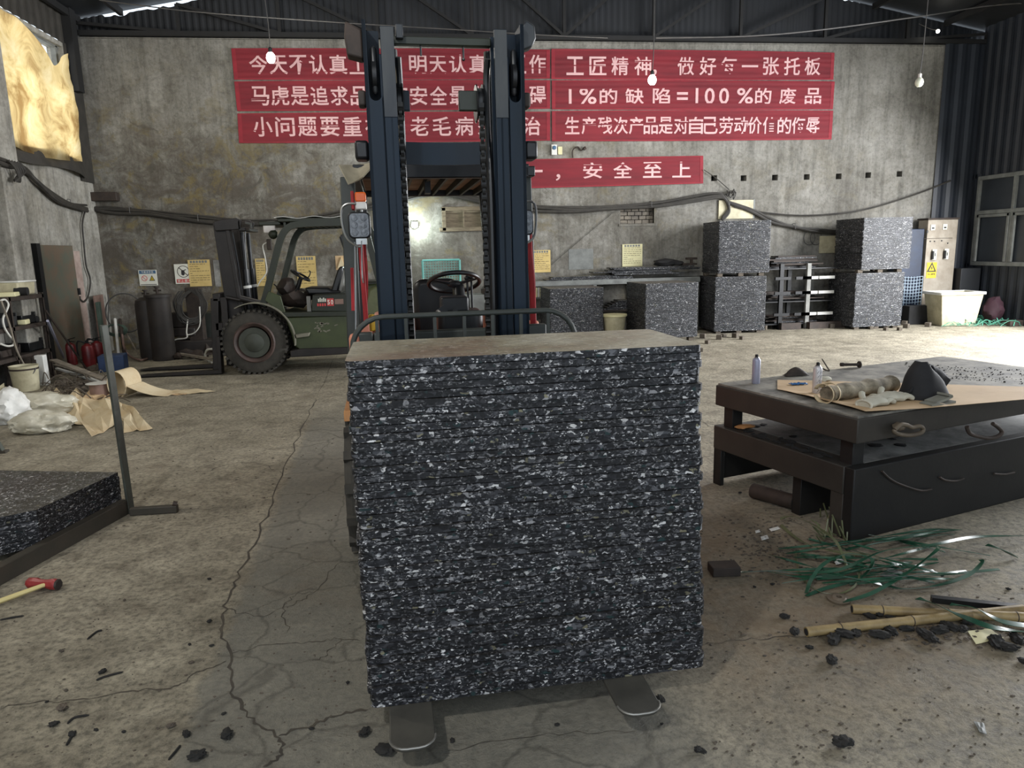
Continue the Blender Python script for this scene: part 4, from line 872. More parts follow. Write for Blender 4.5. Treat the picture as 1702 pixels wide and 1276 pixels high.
# ------------------------------------------------------------------ stacks of speckled boards, every board on its own
def board_mesh(w, d, t, ch=0.0, r=0.012):
    m = MB()
    if ch: poly = [(0, 0), (w - ch, 0), (w, ch), (w, d - ch), (w - ch, d), (0, d)]
    else: poly = [(x + w / 2, y + d / 2) for x, y in rrect(w, d, r, 3)]
    m.prism([(x - w / 2, y - d / 2) for x, y in poly], 'z', 0, t); return m.mesh('board', M['board'])
ORD = ['', 'second', 'third', 'fourth', 'fifth', 'sixth', 'seventh', 'eighth', 'ninth', 'tenth', 'eleventh', 'twelfth', 'thirteenth', 'fourteenth', 'fifteenth', 'sixteenth', 'seventeenth', 'eighteenth', 'nineteenth', 'twentieth', 'twenty first', 'twenty second', 'twenty third', 'twenty fourth', 'twenty fifth', 'twenty sixth', 'twenty seventh', 'twenty eighth', 'twenty ninth', 'thirtieth', 'thirty first', 'thirty second', 'thirty third', 'thirty fourth', 'thirty fifth', 'thirty sixth', 'thirty seventh', 'thirty eighth', 'thirty ninth', 'fortieth', 'forty first', 'forty second', 'forty third', 'forty fourth', 'forty fifth']
def stack(me, x, y, deg, z0, t, n, group, lab, jit=.004, lean=(0, 0), seed=0, gap=.0006, dust=1.0, wide=(1, 1)):
    g = random.Random(seed); a = R(deg)
    for i in range(n):
        o = bpy.data.objects.new('board', me); COL.objects.link(o); k = i / max(n - 1, 1)
        o.location = (x + g.uniform(-jit, jit) + lean[0] * k, y + g.uniform(-jit, jit) * 1.3 + lean[1] * k, z0 + i * t)
        o.rotation_euler = (0, 0, a + R(g.uniform(-.25, .25)))
        o.scale = (wide[0] + (wide[1] - wide[0]) * k, 1, 1)
        o['dust'] = dust if i == n - 1 else .04
        tag(o, lab(i, n), 'board', group)
    return z0 + n * t
# the carried stack
fa = fl(615, 1178, .1015); fb = fl(1167, 1110, .1015)
wd = 1.095; dp = .475; n = 45
zt = py(577, 605, fa.y + .02).z + .012; t = (zt - .1015) / n
ang = 2.6; ca, sa = math.cos(R(ang)), math.sin(R(ang)); cx = fa.x + (wd / 2) * ca - (dp / 2) * sa; cy = fa.y + (wd / 2) * sa + (dp / 2) * ca
me = board_mesh(wd, dp, t - .0028, 0, .022)
def lab_front(i, n):
    k = n - 1 - i
    if k == 0: return 'topmost dusty speckled board of the big stack on the forks'
    if k == n - 1: return 'bottom speckled board lying directly on the two forks'
    return ORD[k] + ' speckled board from the top of the big stack on the forks'
stack(me, cx + .0085, cy, ang, .1015, t, n, 'boards in the stack on the forks', lab_front, .0050, (-.0195, .01), 5, wide=(1.018, .989))
# far stacks
bw, bd = .90, .86; mf = board_mesh(bw, bd, .0268, 0, .015)
def lab_far(where):
    def f(i, n):
        if i == n - 1: return 'topmost speckled board of ' + where
        if i == 0: return 'bottom speckled board of ' + where
        return 'speckled board inside ' + where
    return f
def far(flx, fly, deg, z0, n, where, group, seed):
    c, s_ = math.cos(R(deg)), math.sin(R(deg)); x = flx + bw / 2 * c - bd / 2 * s_; y = fly + bw / 2 * s_ + bd / 2 * c
    return stack(mf, x, y, deg, z0, .0292, n, group, lab_far(where), .005, (0, 0), seed, dust=.3), (x, y)
def spacer(x, y, z, sx, sy, sz, rz, label, group):
    m = MB(); m.box((0, 0, sz / 2), (sx, sy, sz)); o = m.build('spacer_block', M['woodblock'], bevel=.004, loc=(x, y, z), rz=R(rz)); tag(o, label, 'wood block', group); return o
def spacers(x, y, deg, z, h, label, group, spots):
    for (u, v) in spots:
        c, s_ = math.cos(R(deg)), math.sin(R(deg)); spacer(x + u * c - v * s_, y + u * s_ + v * c, z, .09, .09, h, deg, label, group)
sp6 = [(-.36, -.36), (0, -.37), (.36, -.36), (-.36, .34), (.36, .34)]
A = 'the dark low stack at the left end of the workbench'
za, ca_ = far(1.96, 11.36, 1.0, .065, 28, A, 'boards in the dark low stack', 21); spacers(*ca_, 1.0, 0, .064, 'wood block under the dark low stack beside the bench', 'blocks under the dark low stack', sp6)
Bn = 'the low stack with a red paint streak beside the workbench'
zb_, cb_ = far(3.42, 10.93, 4.0, .065, 30, Bn, 'boards in the red streaked low stack', 22); spacers(*cb_, 4.0, 0, .064, 'wood block under the low red streaked stack', 'blocks under the red streaked stack', sp6)
Cl, Cu = 'the lower block of the tall stack near the bench end', 'the upper block of the tall stack near the bench end'
zc_, cc_ = far(4.90, 11.72, -4, .045, 32, Cl, 'boards in the lower block near the bench', 23); spacers(*cc_, -4, 0, .044, 'wood block under the tall stack near the bench end', 'blocks under the stack near the bench', sp6)
spacers(*cc_, -4, zc_, .056, 'wood spacer between the two blocks of the stack near the bench', 'spacers inside the stack near the bench', sp6)
far(4.94, 11.72, -4, zc_ + .057, 30, Cu, 'boards in the upper block near the bench', 24)
Dl, Du = 'the lower block of the tall pale stack by the cabinet', 'the upper block of the tall pale stack by the cabinet'
zd_, cd_ = far(7.36, 11.55, -1, .045, 32, Dl, 'boards in the lower block by the cabinet', 25); spacers(*cd_, -1, 0, .044, 'wood block under the tall pale stack by the cabinet', 'blocks under the stack by the cabinet', sp6)
spacers(*cd_, -1, zd_, .056, 'wood spacer between the two blocks of the stack by the cabinet', 'spacers inside the stack by the cabinet', sp6)
far(7.44, 11.55, -1, zd_ + .057, 30, Du, 'boards in the upper block by the cabinet', 26)

# ------------------------------------------------------------------ red cloth banners on the back wall
def banner(corners, lines, label, seed, amp=.006):
    """corners: pixel corners TL TR BR BL on the wall plane"""
    P = [py(a, b, BW) for a, b in corners]; o0 = Vector(((P[0].x + P[1].x) / 2, BW - .012, P[3].z))
    g = random.Random(seed); th = thing('banner', label, 'banner', o0)
    nu, nv = 40, 34; ph = [g.uniform(0, 6) for _ in range(5)]
    def rip(u, v):
        t = v * 34 + 1.2 * math.sin(u * 3 + ph[0]) + .7 * math.sin(u * 7 + ph[1])
        return amp * (.5 + .5 * math.sin(t)) * (.55 + .45 * math.sin(v * 11 + u * 2 + ph[2])) + .004 * math.sin(u * 9 + ph[3])
    def S(u, v):
        a = P[0].lerp(P[1], u); b_ = P[3].lerp(P[2], u); p = a.lerp(b_, v); sag = .02 * math.sin(PI * u) * (v - .5)
        return Vector((p.x - o0.x, -.006 - rip(u, v), p.z - o0.z - sag))
    m = MB(); m.sheet(lambda u, v: S(u, v), nu, nv * 2, .002); m.build('cloth', M['banner'], th, smooth=True)
    m = MB()
    for (u0, u1, v0, v1) in ((0, 1, 0, .035), (0, 1, .955, 1), (0, .012, 0, 1), (.988, 1, 0, 1)):
        m.sheet(lambda u, v: S(u0 + (u1 - u0) * u, v0 + (v1 - v0) * v) + Vector((0, -.003, 0)), 30 if u1 - u0 > .5 else 2, 20 if v1 - v0 > .5 else 2, .003)
    m.build('hem', M['hem'], th, smooth=True)
    for (txt, cen, h) in lines:
        for (ch, xx, wpx) in txt:
            m = MB()
            q = py(xx, cen(xx), BW)
            m_w = wpx * .01075; m_h = h * .0100
            if ch == '，': m_w, m_h, q = .08, .11, q + Vector((-.08, 0, -.11))
            if ch == '=': m_h = .13; m_w = .2
            put_glyph(m, ch, lambda u, v, q=q: (q.x - o0.x + u, -.006 - amp * .97 - .004 * math.sin((q.x + u - P[0].x) / (P[1].x - P[0].x) * 9 + ph[3]), q.z - o0.z + v), m_w, m_h, .014); m.build('character', M['pinkletter'], th)
def row(s_, x0, x1, w): n_ = len(s_) - 1; return [(c, x0 + (x1 - x0) * i / n_, w) for i, c in enumerate(s_)]
banner(((385, 81), (914, 83), (914, 131), (390, 133)), [(row('今天不认真工作，明天认真找工作', 430, 893, 27), lambda x: 108 - (x - 430) * .002, 30)], 'red slogan banner at upper left, top of three', 1)
banner(((390, 136), (914, 134), (914, 181), (395, 185)), [(row('马虎是追求品质和安全最大的障碍', 433, 893, 27), lambda x: 160 - (x - 430) * .002, 30)], 'red slogan banner at left, middle of three', 2)
banner(((395, 189), (914, 186), (914, 234), (398, 238)), [(row('小问题要重视，老毛病须根治', 437, 883, 29), lambda x: 211 - (x - 430) * .003, 31)], 'red slogan banner at left, lowest of three', 3)
X3 = lambda v: 860 + v / 3.152
banner(((916, 82), (1386, 88), (1384, 133), (916, 132)), [([(c, X3(v), 28) for c, v in zip('工匠精神，做好每一张托板', (300, 420, 535, 655, 740, 880, 995, 1105, 1215, 1325, 1435, 1543))], lambda x: 110 + (x - 940) * .002, 30)], 'red slogan banner at upper right, top of three', 4)
banner(((917, 134), (1386, 136), (1383, 182), (917, 182)), [([(c, X3(v), w_) for c, v, w_ in (('1', 275, 9), ('%', 368, 28), ('的', 475, 29), ('缺', 612, 31), ('陷', 752, 29), ('=', 862, 17), ('1', 938, 9), ('0', 1005, 17), ('0', 1080, 17), ('%', 1190, 28), ('的', 1285, 28), ('废', 1412, 29), ('品', 1545, 29))], lambda x: 160, 27)], 'red percent slogan banner at right, middle of three', 5)
banner(((917, 185), (1384, 184), (1381, 232), (917, 235)), [([(c, X3(v), 24) for c, v in zip('生产残次产品是对自己劳动价值的侮辱', (285, 372, 458, 540, 620, 697, 775, 855, 933, 1010, 1090, 1168, 1240, 1318, 1395, 1470, 1545))], lambda x: 209 - (x - 940) * .001, 29)], 'red slogan banner at right, lowest of three', 6)
banner(((706, 270), (1168, 259), (1168, 305), (706, 316)), [([(c, X3(v), 32) for c, v in zip('安全第一，安全至上', (-388, -233, -78, 80, 235, 393, 550, 705, 858))], lambda x: 283 - (x - 1040) * .010, 27)], 'short red safety banner hanging alone below the others', 7)

# ------------------------------------------------------------------ hanging lamps, wires, cables
def bulb(bx_, by_, Y, on, label, ztop, lean=0.0):
    p = py(bx_, by_, Y); r = .06; th = thing('hanging_bulb', label, 'lamp', p)
    m = MB(); m.lathe([(0, -.075), (.03, -.07), (.052, -.045), (.060, -.01), (.052, .03), (.03, .055), (.022, .06)], n=20); m.build('bulb', M['bulbon'] if on else M['bulboff'], th, smooth=True)
    m = MB(); m.lathe([(.022, .055), (.026, .06), (.026, .11), (.012, .125), (0, .125)], n=14); m.build('socket', M['blackplastic'] if on else M['whitelens'], th, smooth=True)
    m = MB(); m.tube(spline([(0, 0, .12), (.01 + lean * .2, 0, .4), (lean * .7, 0, 1.0), (lean, 0, ztop - p.z)], 5), .006, 6); m.build('cord', M['wirem'], th, smooth=True); return p
BP = [bulb(450, 95, 10.5, True, 'lit bulb hanging over the left end of the banners', roofz(-2) - .1, -.04), bulb(1084, 132, 10.5, True, 'lit bulb hanging before the right group of banners', roofz(3.3) - .1, .03), bulb(1528, 136, 10.5, False, 'unlit pale bulb hanging near the dark right wall', roofz(7.4) - .1, .05)]
def line(name, label, cat, pts, r, mt, closed=False):
    m = MB(); m.tube(spline(pts, 8), r, 6); o = center(m.build(name, mt, smooth=True)); return tag(o, label, cat)
line('ceiling_wire', 'thin wire running across the roof space above the forklift mast', 'wire', [py(a, b, 11.0) for a, b in ((165, 0), (330, 20), (560, 37), (740, 48), (900, 58), (1010, 63))], .008, M['wirem'])
line('ceiling_wire', 'thin pale wire rising to the right above the right banners', 'wire', [py(a, b, 11.6) for a, b in ((1090, 63), (1240, 60), (1360, 50), (1530, 27), (1640, 10), (1720, 4))], .012, M['wirem'])
th = thing('spot_lamp', 'tiny bright lamp high in the dark right corner', 'lamp', py(1559, 52, 12.4)); m = MB(); m.blob((0, 0, 0), .03, 1, .05, 2); m.build('bulb', M['bulbon'], th, smooth=True); m = MB(); m.tube(spline([(0, 0, .02), (-.1, .05, .05), (-.3, .1, .15)], 5), .006, 6); m.build('cord', M['wirem'], th)
# thick cable bundle from the left pillar round the corner and along the back wall
def bundle(label, pts, rads, tie, seed, name='cable_bundle'):
    g = random.Random(seed); o0 = pts[len(pts) // 2]; th = thing(name, label, 'cables', o0)
    for k, r in enumerate(rads):
        P = [p - o0 + Vector((0, -.0, 0)) + Vector((g.uniform(-.0, .0), 0, (k - len(rads) / 2) * .026 + g.uniform(-.02, .02))) for p in pts]; m = MB(); m.tube(spline(P, 8), r, 8); m.build('cable', M['cable'], th, smooth=True)
    S = spline([p - o0 for p in pts], 8)
    for i in tie:
        p = S[int(i * (len(S) - 1))]; m = MB(); m.tube([p + Vector((0, -.045, .05)), p + Vector((0, -.05, -.05)), p + Vector((0, .05, -.05)), p + Vector((0, .05, .05))], .006, 6, closed=True); m.build('cable_tie', M['wirem'], th)
    return th
Lw = lambda a, b: px(a, b, XL + .30 if a < 36 else XL + .07); Bk = lambda a, b: py(a, b, BW - .06)
bundle('thick black cable bundle sagging along the pale left wall', [Lw(-30, 255), Lw(10, 268), Lw(42, 280), Lw(62, 300), Lw(92, 325), Lw(118, 338), Lw(144, 344)], [.03, .026, .018], (.25, .82), 1)
bundle('long black cable bundle along the back wall behind the forklifts', [Bk(158, 345), Bk(190, 347), Bk(250, 352), Bk(330, 362), Bk(420, 368), Bk(520, 362), Bk(600, 346), Bk(660, 332), Bk(730, 318), Bk(800, 330), Bk(870, 342), Bk(950, 346), Bk(1020, 343), Bk(1090, 338), Bk(1150, 328), Bk(1190, 322), Bk(1205, 328), Bk(1212, 345), Bk(1200, 362)], [.028, .024, .02, .014], (.09, .17, .72, .93), 2)
bundle('two grey cables drooping to the right of the cream panel', [Bk(1213, 335), Bk(1250, 350), Bk(1285, 366), Bk(1320, 376), Bk(1360, 382), Bk(1420, 384), Bk(1480, 380)], [.028, .026], (.5,), 3)
line('power_cable', 'single black cable sweeping up to the right wall', 'cable', [Bk(1220, 343), Bk(1260, 352), Bk(1330, 358), Bk(1400, 354), Bk(1450, 345), Bk(1500, 330), Bk(1540, 316), Bk(1580, 300)], .016, M['cable'])
line('power_cable', 'thin cord slanting from the short banner to the cable knot', 'cable', [py(a, b, BW - .05) for a, b in ((1170, 282), (1190, 296), (1212, 315))], .007, M['cable'])
line('power_cable', 'thin slanting wire on the wall above the yellow notice', 'cable', [py(a, b, BW - .02) for a, b in ((916, 440), (960, 402), (1020, 352))], .004, M['cable'])
line('loose_cable', 'black cord hanging down the pale left wall by the door', 'cable', [px(a, b, XL + .04) for a, b in ((141, 352), (137, 372), (139, 400), (143, 440), (150, 465), (147, 490), (140, 501), (134, 498), (133, 492))], .014, M['cable'])
m = MB()
for k in range(7):
    c = py(1214, 320, BW - .07); a = k * .9; m.tube(spline([c + Vector((math.cos(a) * .02, 0, .0)), c + Vector((math.cos(a) * .09, -.03, .05 * math.sin(a * 2))), c + Vector((math.cos(a + .5) * .07, 0, -.12 + .03 * k)), c + Vector((math.cos(a + 1) * .1, 0, -.02))], 4), .009, 6)
tag(center(m.build('cable_knot', M['cable'], smooth=True)), 'tangled knot of cable ends above the cream panel', 'cables')
m = MB(); c = py(22, 282, 9.75) ; c.x = XL + .33
for k in range(5): m.tube(spline([c + Vector((.02, -.10 + .06 * k, .10)), c + Vector((.05, -.02 + .05 * k, .0)), c + Vector((.03, .06 - .03 * k, -.14)), c + Vector((.02, .12, -.02))], 5), .014, 6)
tag(center(m.build('cable_knot', M['cable'], smooth=True)), 'dark knot of cables tied to the left pillar', 'cables')
m = MB(); c = py(1352, 395, BW - .008)
for dx in (-.08, .05): m.tube([c + Vector((dx + .11 * math.cos(t), 0, .13 * math.sin(t))) for t in [2 * PI * i / 24 for i in range(24)]], .006, 6, closed=True)
tag(center(m.build('wire_coil', M['wirem'], smooth=True)), 'two thin wire loops hanging below the drooping cables', 'wire')
m = MB(); a, b = py(150, 320, BW - .05), py(198, 334, BW - .05); m.bx(a.x, b.x, BW - .14, BW, b.z, a.z); tag(center(m.build('junction_box', M['rust'], bevel=.01)), 'dark rusty box on the back wall near the left corner', 'box')
# ------------------------------------------------------------------ signs and papers on the wall
def plate(name, label, cat, x0, y0, x1, y1, mt, th=.012, off=.003, Y=None):
    Y = BW if Y is None else Y; a, b = py(x0, y0, Y), py(x1, y1, Y); o = thing(name, label, cat, ((a.x + b.x) / 2, Y - off, b.z))
    m = MB(); w, h = b.x - a.x, a.z - b.z; m.bx(-w / 2, w / 2, -th, 0, 0, h); m.build('panel' if cat == 'sign' else 'sheet', mt, o, bevel=.002 if th > .005 else 0); return o, w, h, -th
def ring(mb, cx, cz, r, t, y, n=24, a0=0): 
    mb.tube([(cx + r * math.cos(2 * PI * i / n + a0), y, cz + r * math.sin(2 * PI * i / n + a0)) for i in range(n)], t, 4, closed=True, sq=(1, .3))
def text(mb, s_, cx, cz, w, h, y):
    n_ = len(s_)
    for i, c in enumerate(s_): put_glyph(mb, c, lambda u, v, i=i: (cx - w / 2 + w * (i + .5) / n_ + u, y, cz + v), w / n_ * .8, h, .01)
o, w, h, y = plate('safety_sign', 'small white safety sign with a blue header', 'sign', 230, 449, 263, 474, M['signwhite'])
m = MB(); m.bx(-w * .46, w * .46, y - .001, y, h * .76, h * .97); m.build('header_band', M['signblue'], o)
m = MB(); text(m, '气瓶存放区', 0, h * .865, w * .7, h * .14, y - .002); m.build('header_lettering', M['signwhite'], o)
m = MB(); ring(m, -w * .2, h * .47, .042, .006, y); m.bar((-w * .2 - .03, y - .001, h * .47 + .03), (-w * .2 + .03, y - .001, h * .47 - .03), .003, .008); m.build('prohibition_symbol', M['signred'], o)
m = MB(); m.prism([(w * .06, h * .30), (w * .38, h * .30), (w * .22, h * .66)], 'y', y - .001, y); m.build('warning_triangle', M['signblack'], o)
m = MB(); m.prism([(w * .12, h * .34), (w * .32, h * .34), (w * .22, h * .58)], 'y', y - .002, y - .001); m.build('triangle_field', M['signyellow'], o)
m = MB(); m.prism([(w * .20, h * .36), (w * .24, h * .36), (w * .23, h * .50), (w * .21, h * .50)], 'y', y - .003, y - .002); m.bx(-w * .45, w * .45, y - .001, y, h * .05, h * .09); m.build('black_marks', M['signblack'], o)
o, w, h, y = plate('no_fire_sign', 'white no open flame sign with a red footer', 'sign', 289, 439, 322, 471, M['signwhite'])
m = MB(); ring(m, 0, h * .62, w * .33, .007, y); m.bar((-w * .23, y - .001, h * .62 + w * .23), (w * .23, y - .001, h * .62 - w * .23), .003, .012); m.build('prohibition_symbol', M['rust'], o)
m = MB(); m.blob((-.01, y, h * .56), (.03, .003, .05), 2, .3); m.bar((.0, y - .002, h * .66), (.045, y - .002, h * .72), .003, .012); m.build('flame_symbol', M['signblack'], o)
m = MB(); m.bx(-w * .42, w * .42, y - .001, y, h * .06, h * .24); m.build('footer_band', M['signred'], o)
m = MB(); text(m, '禁止烟火', 0, h * .15, w * .78, h * .13, y - .002); m.build('footer_lettering', M['signwhite'], o)
def notice(label, x0, y0, x1, y1, mt, seed, hdr=True, off=.016):
    o, w, h, y = plate('notice', label, 'notice', x0, y0, x1, y1, mt, .003, off)
    g = random.Random(seed); m = MB(); z = h * .84; k = 0
    while z > h * .1:
        x = -w * .43
        while x < w * .40:
            l = g.uniform(.02, .07); m.bx(x, min(x + l, w * .44), y - .0006, y, z - .007, z); x += l + .012
            if g.random() < .10: break
        z -= h * .085
    m.build('text_lines', M['beambrown'], o)
    if hdr:
        m = MB()
        for i in range(6): m.bx(-w * .40 + i * w * .135, -w * .40 + i * w * .135 + w * .10, y - .0006, y, h * .88, h * .97)
        m.build('heading', M['wframe'], o)
notice('large yellow notice sheet beside the no flame sign', 312, 432, 353, 475, M['notice'], 1)
notice('yellow notice sheet seen between green mast and cab post', 424, 430, 444, 475, M['notice'], 2)
notice('yellow notice sheet seen through the green forklift cab', 492, 426, 528, 478, M['notice'], 3)
notice('yellow notice sheet right of the navy mast', 884, 416, 915, 452, M['notice'], 4)
notice('pale yellow notice sheet above the workbench', 1034, 406, 1067, 442, M['noticepale'], 5)
o, w, h, y = plate('paper_sheet', 'crumpled orange paper pinned behind the green cab seat', 'paper', 557, 425, 573, 448, M['kraft'], .004)
m = MB(); m.prism([(-w * .3, h * .1), (w * .5, h * .3), (w * .2, h * .9)], 'y', y - .02, y); m.build('folded_corner', M['kraftpale'], o)
plate('paper_sheet', 'grey paper sheet beside the large yellow notice', 'paper', 354, 432, 368, 476, M['shelfgrey'], .003)
plate('paper_sheet', 'faint grey paper patch on the wall above the bench', 'paper', 945, 414, 986, 447, M['wframe'], .002)
o, w, h, y = plate('wall_panel', 'square cream panel under the cable knot', 'panel', 1194, 333, 1250, 363, M['cream'], .03); m = MB(); m.bx(w / 2, w / 2 + .03, -.03, 0, 0, h + .01); m.build('panel_edge', M['wframe'], o)
plate('wall_panel', 'pale panel half hidden by the tall pale stack', 'panel', 1362, 392, 1392, 420, M['cream'], .02)
o, w, h, y = plate('wall_socket', 'small blue and white plug unit below the banners', 'socket', 916, 241, 925, 258, M['white'], .05); m = MB(); m.lathe([(0, .0), (.03, .005), (.035, .03)], (0, y - .03, h * .7), 14, (-PI / 2, 0, 0)); m.build('blue_cap', M['signblue'], o)
plate('wall_switch', 'small beige switch beside the blue plug unit', 'switch', 927, 244, 934, 257, M['noticepale'], .03)
m = MB(); c = py(958, 250, BW - .05)
m.tube(spline([py(a, b, BW - .03) for a, b in ((952, 262), (952, 250), (960, 244), (966, 250), (972, 244), (974, 248))], 5), .012, 6); m.blob(py(971, 247, BW - .05), .03, 3, .2, 1)
tag(center(m.build('wire_stub', M['rust'], smooth=True)), 'brown wire stub poking out below the right banners', 'wire')
th = thing('wall_lamp', 'bright small lamp on the wall seen left of the chain', 'lamp', py(689, 374, BW - .1)); m = MB(); m.blob((0, 0, 0), (.06, .04, .05), 2, .05, 2); m.build('bulb', M['bulbon'], th, smooth=True); m = MB(); m.bx(-.05, .05, .03, .09, -.04, .06); m.build('lamp_base', M['wframe'], th)
LAMPW = py(689, 374, BW - .22)
# torn tarp over the left window
def tarp(u, v):
    topz = 4.62 - .10 * math.sin(PI * min(1, u * 1.05)) - (.32 * max(0, (u - .62)) if u < .9 else .07) ; y = 8.7 + 3.52 * u
    topz = 4.66 - .05 * math.sin(u * 9) - .30 * math.exp(-((u - .84) / .10) ** 2); botz = 3.10 + .05 * math.sin(u * 7)
    botz -= .10; z = topz + (botz - topz) * v
    w = .05 + .05 * noise.noise(Vector((u * 7, v * 3, 1))) + .03 * noise.noise(Vector((u * 16 + v * 6, v * 9, 4))) + .05 * abs(math.sin(u * 6 + v * 3)) * .6
    return (XL + .03 + w, y, z)
def tarp_mat():
    m_, N, L, B = nodes('yellowed_tarp'); v = objvec(N, L, False); n = tex_noise(N, L, v, 1.8, 8, .65, .8)
    r = ramp(N, [(.36, (.34, .21, .08)), (.5, (.66, .50, .24)), (.68, (.80, .68, .42))]); L.new(n, r.inputs[0]); L.new(r.outputs[0], B.inputs['Base Color']); B.inputs['Roughness'].default_value = .7
    t = N.new('ShaderNodeBsdfTranslucent'); L.new(r.outputs[0], t.inputs[0]); mx_ = N.new('ShaderNodeMixShader'); mx_.inputs[0].default_value = .75
    L.new(B.outputs[0], mx_.inputs[1]); L.new(t.outputs[0], mx_.inputs[2]); L.new(mx_.outputs[0], N['Material Output'].inputs[0]); return m_
M['tarp'] = tarp_mat()
m = MB(); P = [[Vector(tarp(i / 60, j / 30)) for i in range(61)] for j in range(31)]
m.add([p for r_ in P for p in r_], [(j * 61 + i, j * 61 + i + 1, (j + 1) * 61 + i + 1, (j + 1) * 61 + i) for j in range(30) for i in range(60)])
tw = thing('window_tarp', 'yellowed translucent tarp hung over the left window', 'tarp', (XL, 10.5, 3.1)); o = m.build('tarp_sheet', M['tarp'], tw, smooth=True, ang=180, loc=(-XL, -10.5, -3.1))
m = MB(); m.sheet(lambda u, v: (.05 + .03 * math.sin(u * 23) * (.4 + v) + .05 * v, -1.9 + 3.75 * u, .02 - .24 * v - .03 * math.sin(u * 14) - .06 * u), 40, 4, .004); m.build('tarp_hem', M['upper'], tw, smooth=True)
# ------------------------------------------------------------------ two tier steel work platform on the right
N_ = fl(1427, 693, .655); TY = 17.0; TM = frame(N_.x, N_.y, TY); ZT_ = .655
TL = lambda x, y, z=ZT_: loc_z(TM, x, y, z)
Wt, Dt = 2.1, 1.06
Lc = TL(1200, 634); 
th = thing('steel_platform', 'low black two tier steel work table on the right', 'table', (N_.x, N_.y, 0), R(TY))
# (local: x along the dark long side, y back along the brown short side)
x0 = 0.0
def slab(z0, z1, name, mt, shrink=0):
    m = MB(); m.bx(shrink, Wt - shrink, shrink, Dt - shrink, z0, z1); return m.build(name, mt, th, bevel=.006)
tp = MB(); tp.bx(0, Wt, 0, Dt, .515, ZT_ - .012); tp.build('top_frame', M['tableside'], th, bevel=.006)
m = MB(); m.bx(.01, Wt - .01, .01, Dt - .01, ZT_ - .014, ZT_); m.build('top_plate', M['tabletop'], th, bevel=.003)
for (xx, yy) in ((.07, Dt - .09), (.09, .10), (Wt - .1, .10), (Wt - .1, Dt - .1)):
    s_ = MB(); s_.bx(xx - .04, xx + .04, yy - .04, yy + .04, .375, .52); s_.build('spacer_foot', M['tablesteel'], th, bevel=.004)
m = MB(); m.bx(.0, Wt, .0, .06, .0, .385); m.build('front_panel', M['tablesteel'], th, bevel=.006)
m = MB(); m.bx(-.005, .14, 0.06, Dt, .235, .385); m.build('side_beam', M['tableside'], th, bevel=.006)
m = MB(); m.bx(.14, Wt, .06, Dt, .345, .375); m.build('lower_deck', M['shelfgrey'], th)
m = MB(); m.bx(.0, .03, Dt - .07, Dt, .0, .235); m.bx(.0, 1.2, Dt - .03, Dt, .03, .24); m.build('rear_panel', M['tablesteel'], th, bevel=.004)
m = MB(); m.bx(.05, .30, Dt * .36, Dt * .42, .0, .24); m.build('middle_leg', M['tablesteel'], th, bevel=.004)
m = MB(); m.bx(Wt - .3, Wt - .05, Dt - .3, Dt - .05, 0, .35); m.build('middle_leg', M['tablesteel'], th)
m = MB(); m.bx(.0, .10, .06, .14, 0, .24); m.build('near_leg', M['tableside'], th, bevel=.004)
g = random.Random(8)
m = MB()
for k in range(26): m.blob((g.uniform(.03, .13), g.uniform(.15, Dt - .1), .387), (g.uniform(.01, .04), g.uniform(.01, .05), .006), k, .4, 1)
for k in range(12): m.blob((g.uniform(.15, .9), g.uniform(.2, Dt - .1), .377), (g.uniform(.02, .05), g.uniform(.02, .06), .006), k, .4, 1)
m.build('soot_flakes', M['dark'], th)['kind'] = 'stuff'
# lifting rings on the front face
c = loc_y(TM, 1510, 712, -.03)
for k, (pts, lb) in enumerate(((((1487, 714), (1497, 706), (1506, 706), (1516, 710), (1528, 708), (1534, 712), (1531, 719), (1515, 723), (1497, 722), (1487, 718)), 'a'), (((1607, 709), (1612, 720), (1626, 725), (1645, 728), (1660, 724), (1665, 717), (1658, 709), (1650, 704)), 'b'))):
    P = [loc_y(TM, a, b, -.055 if lb == 'a' else -.05) for a, b in (pts)]
    m_ = MB(); m_.tube(spline(P + ([P[0]] if lb == 'a' else []), 5), .011, 10); m_.build('lifting_ring', M['ringsteel'] if lb == 'a' else M['rust'], th, smooth=True)
m = MB(); P = loc_y(TM, 1494, 709, -.03); m.blob(P, (.035, .03, .022), 2, .2); m.build('ring_boss', M['ringsteel'], th, smooth=True)
for (pts) in (((1466, 783), (1480, 796), (1500, 806), (1530, 815), (1548, 813)), ((1562, 793), (1572, 798), (1590, 799), (1602, 795)), ((1652, 787), (1670, 788), (1686, 785))):
    m = MB(); m.tube(spline([loc_y(TM, a, b, -.012) for a, b in pts], 4), .006, 6); m.build('weld_loop', M['rust'], th, smooth=True)
# things on the table
tw = lambda x, y, z=ZT_: TM @ TL(x, y, z)
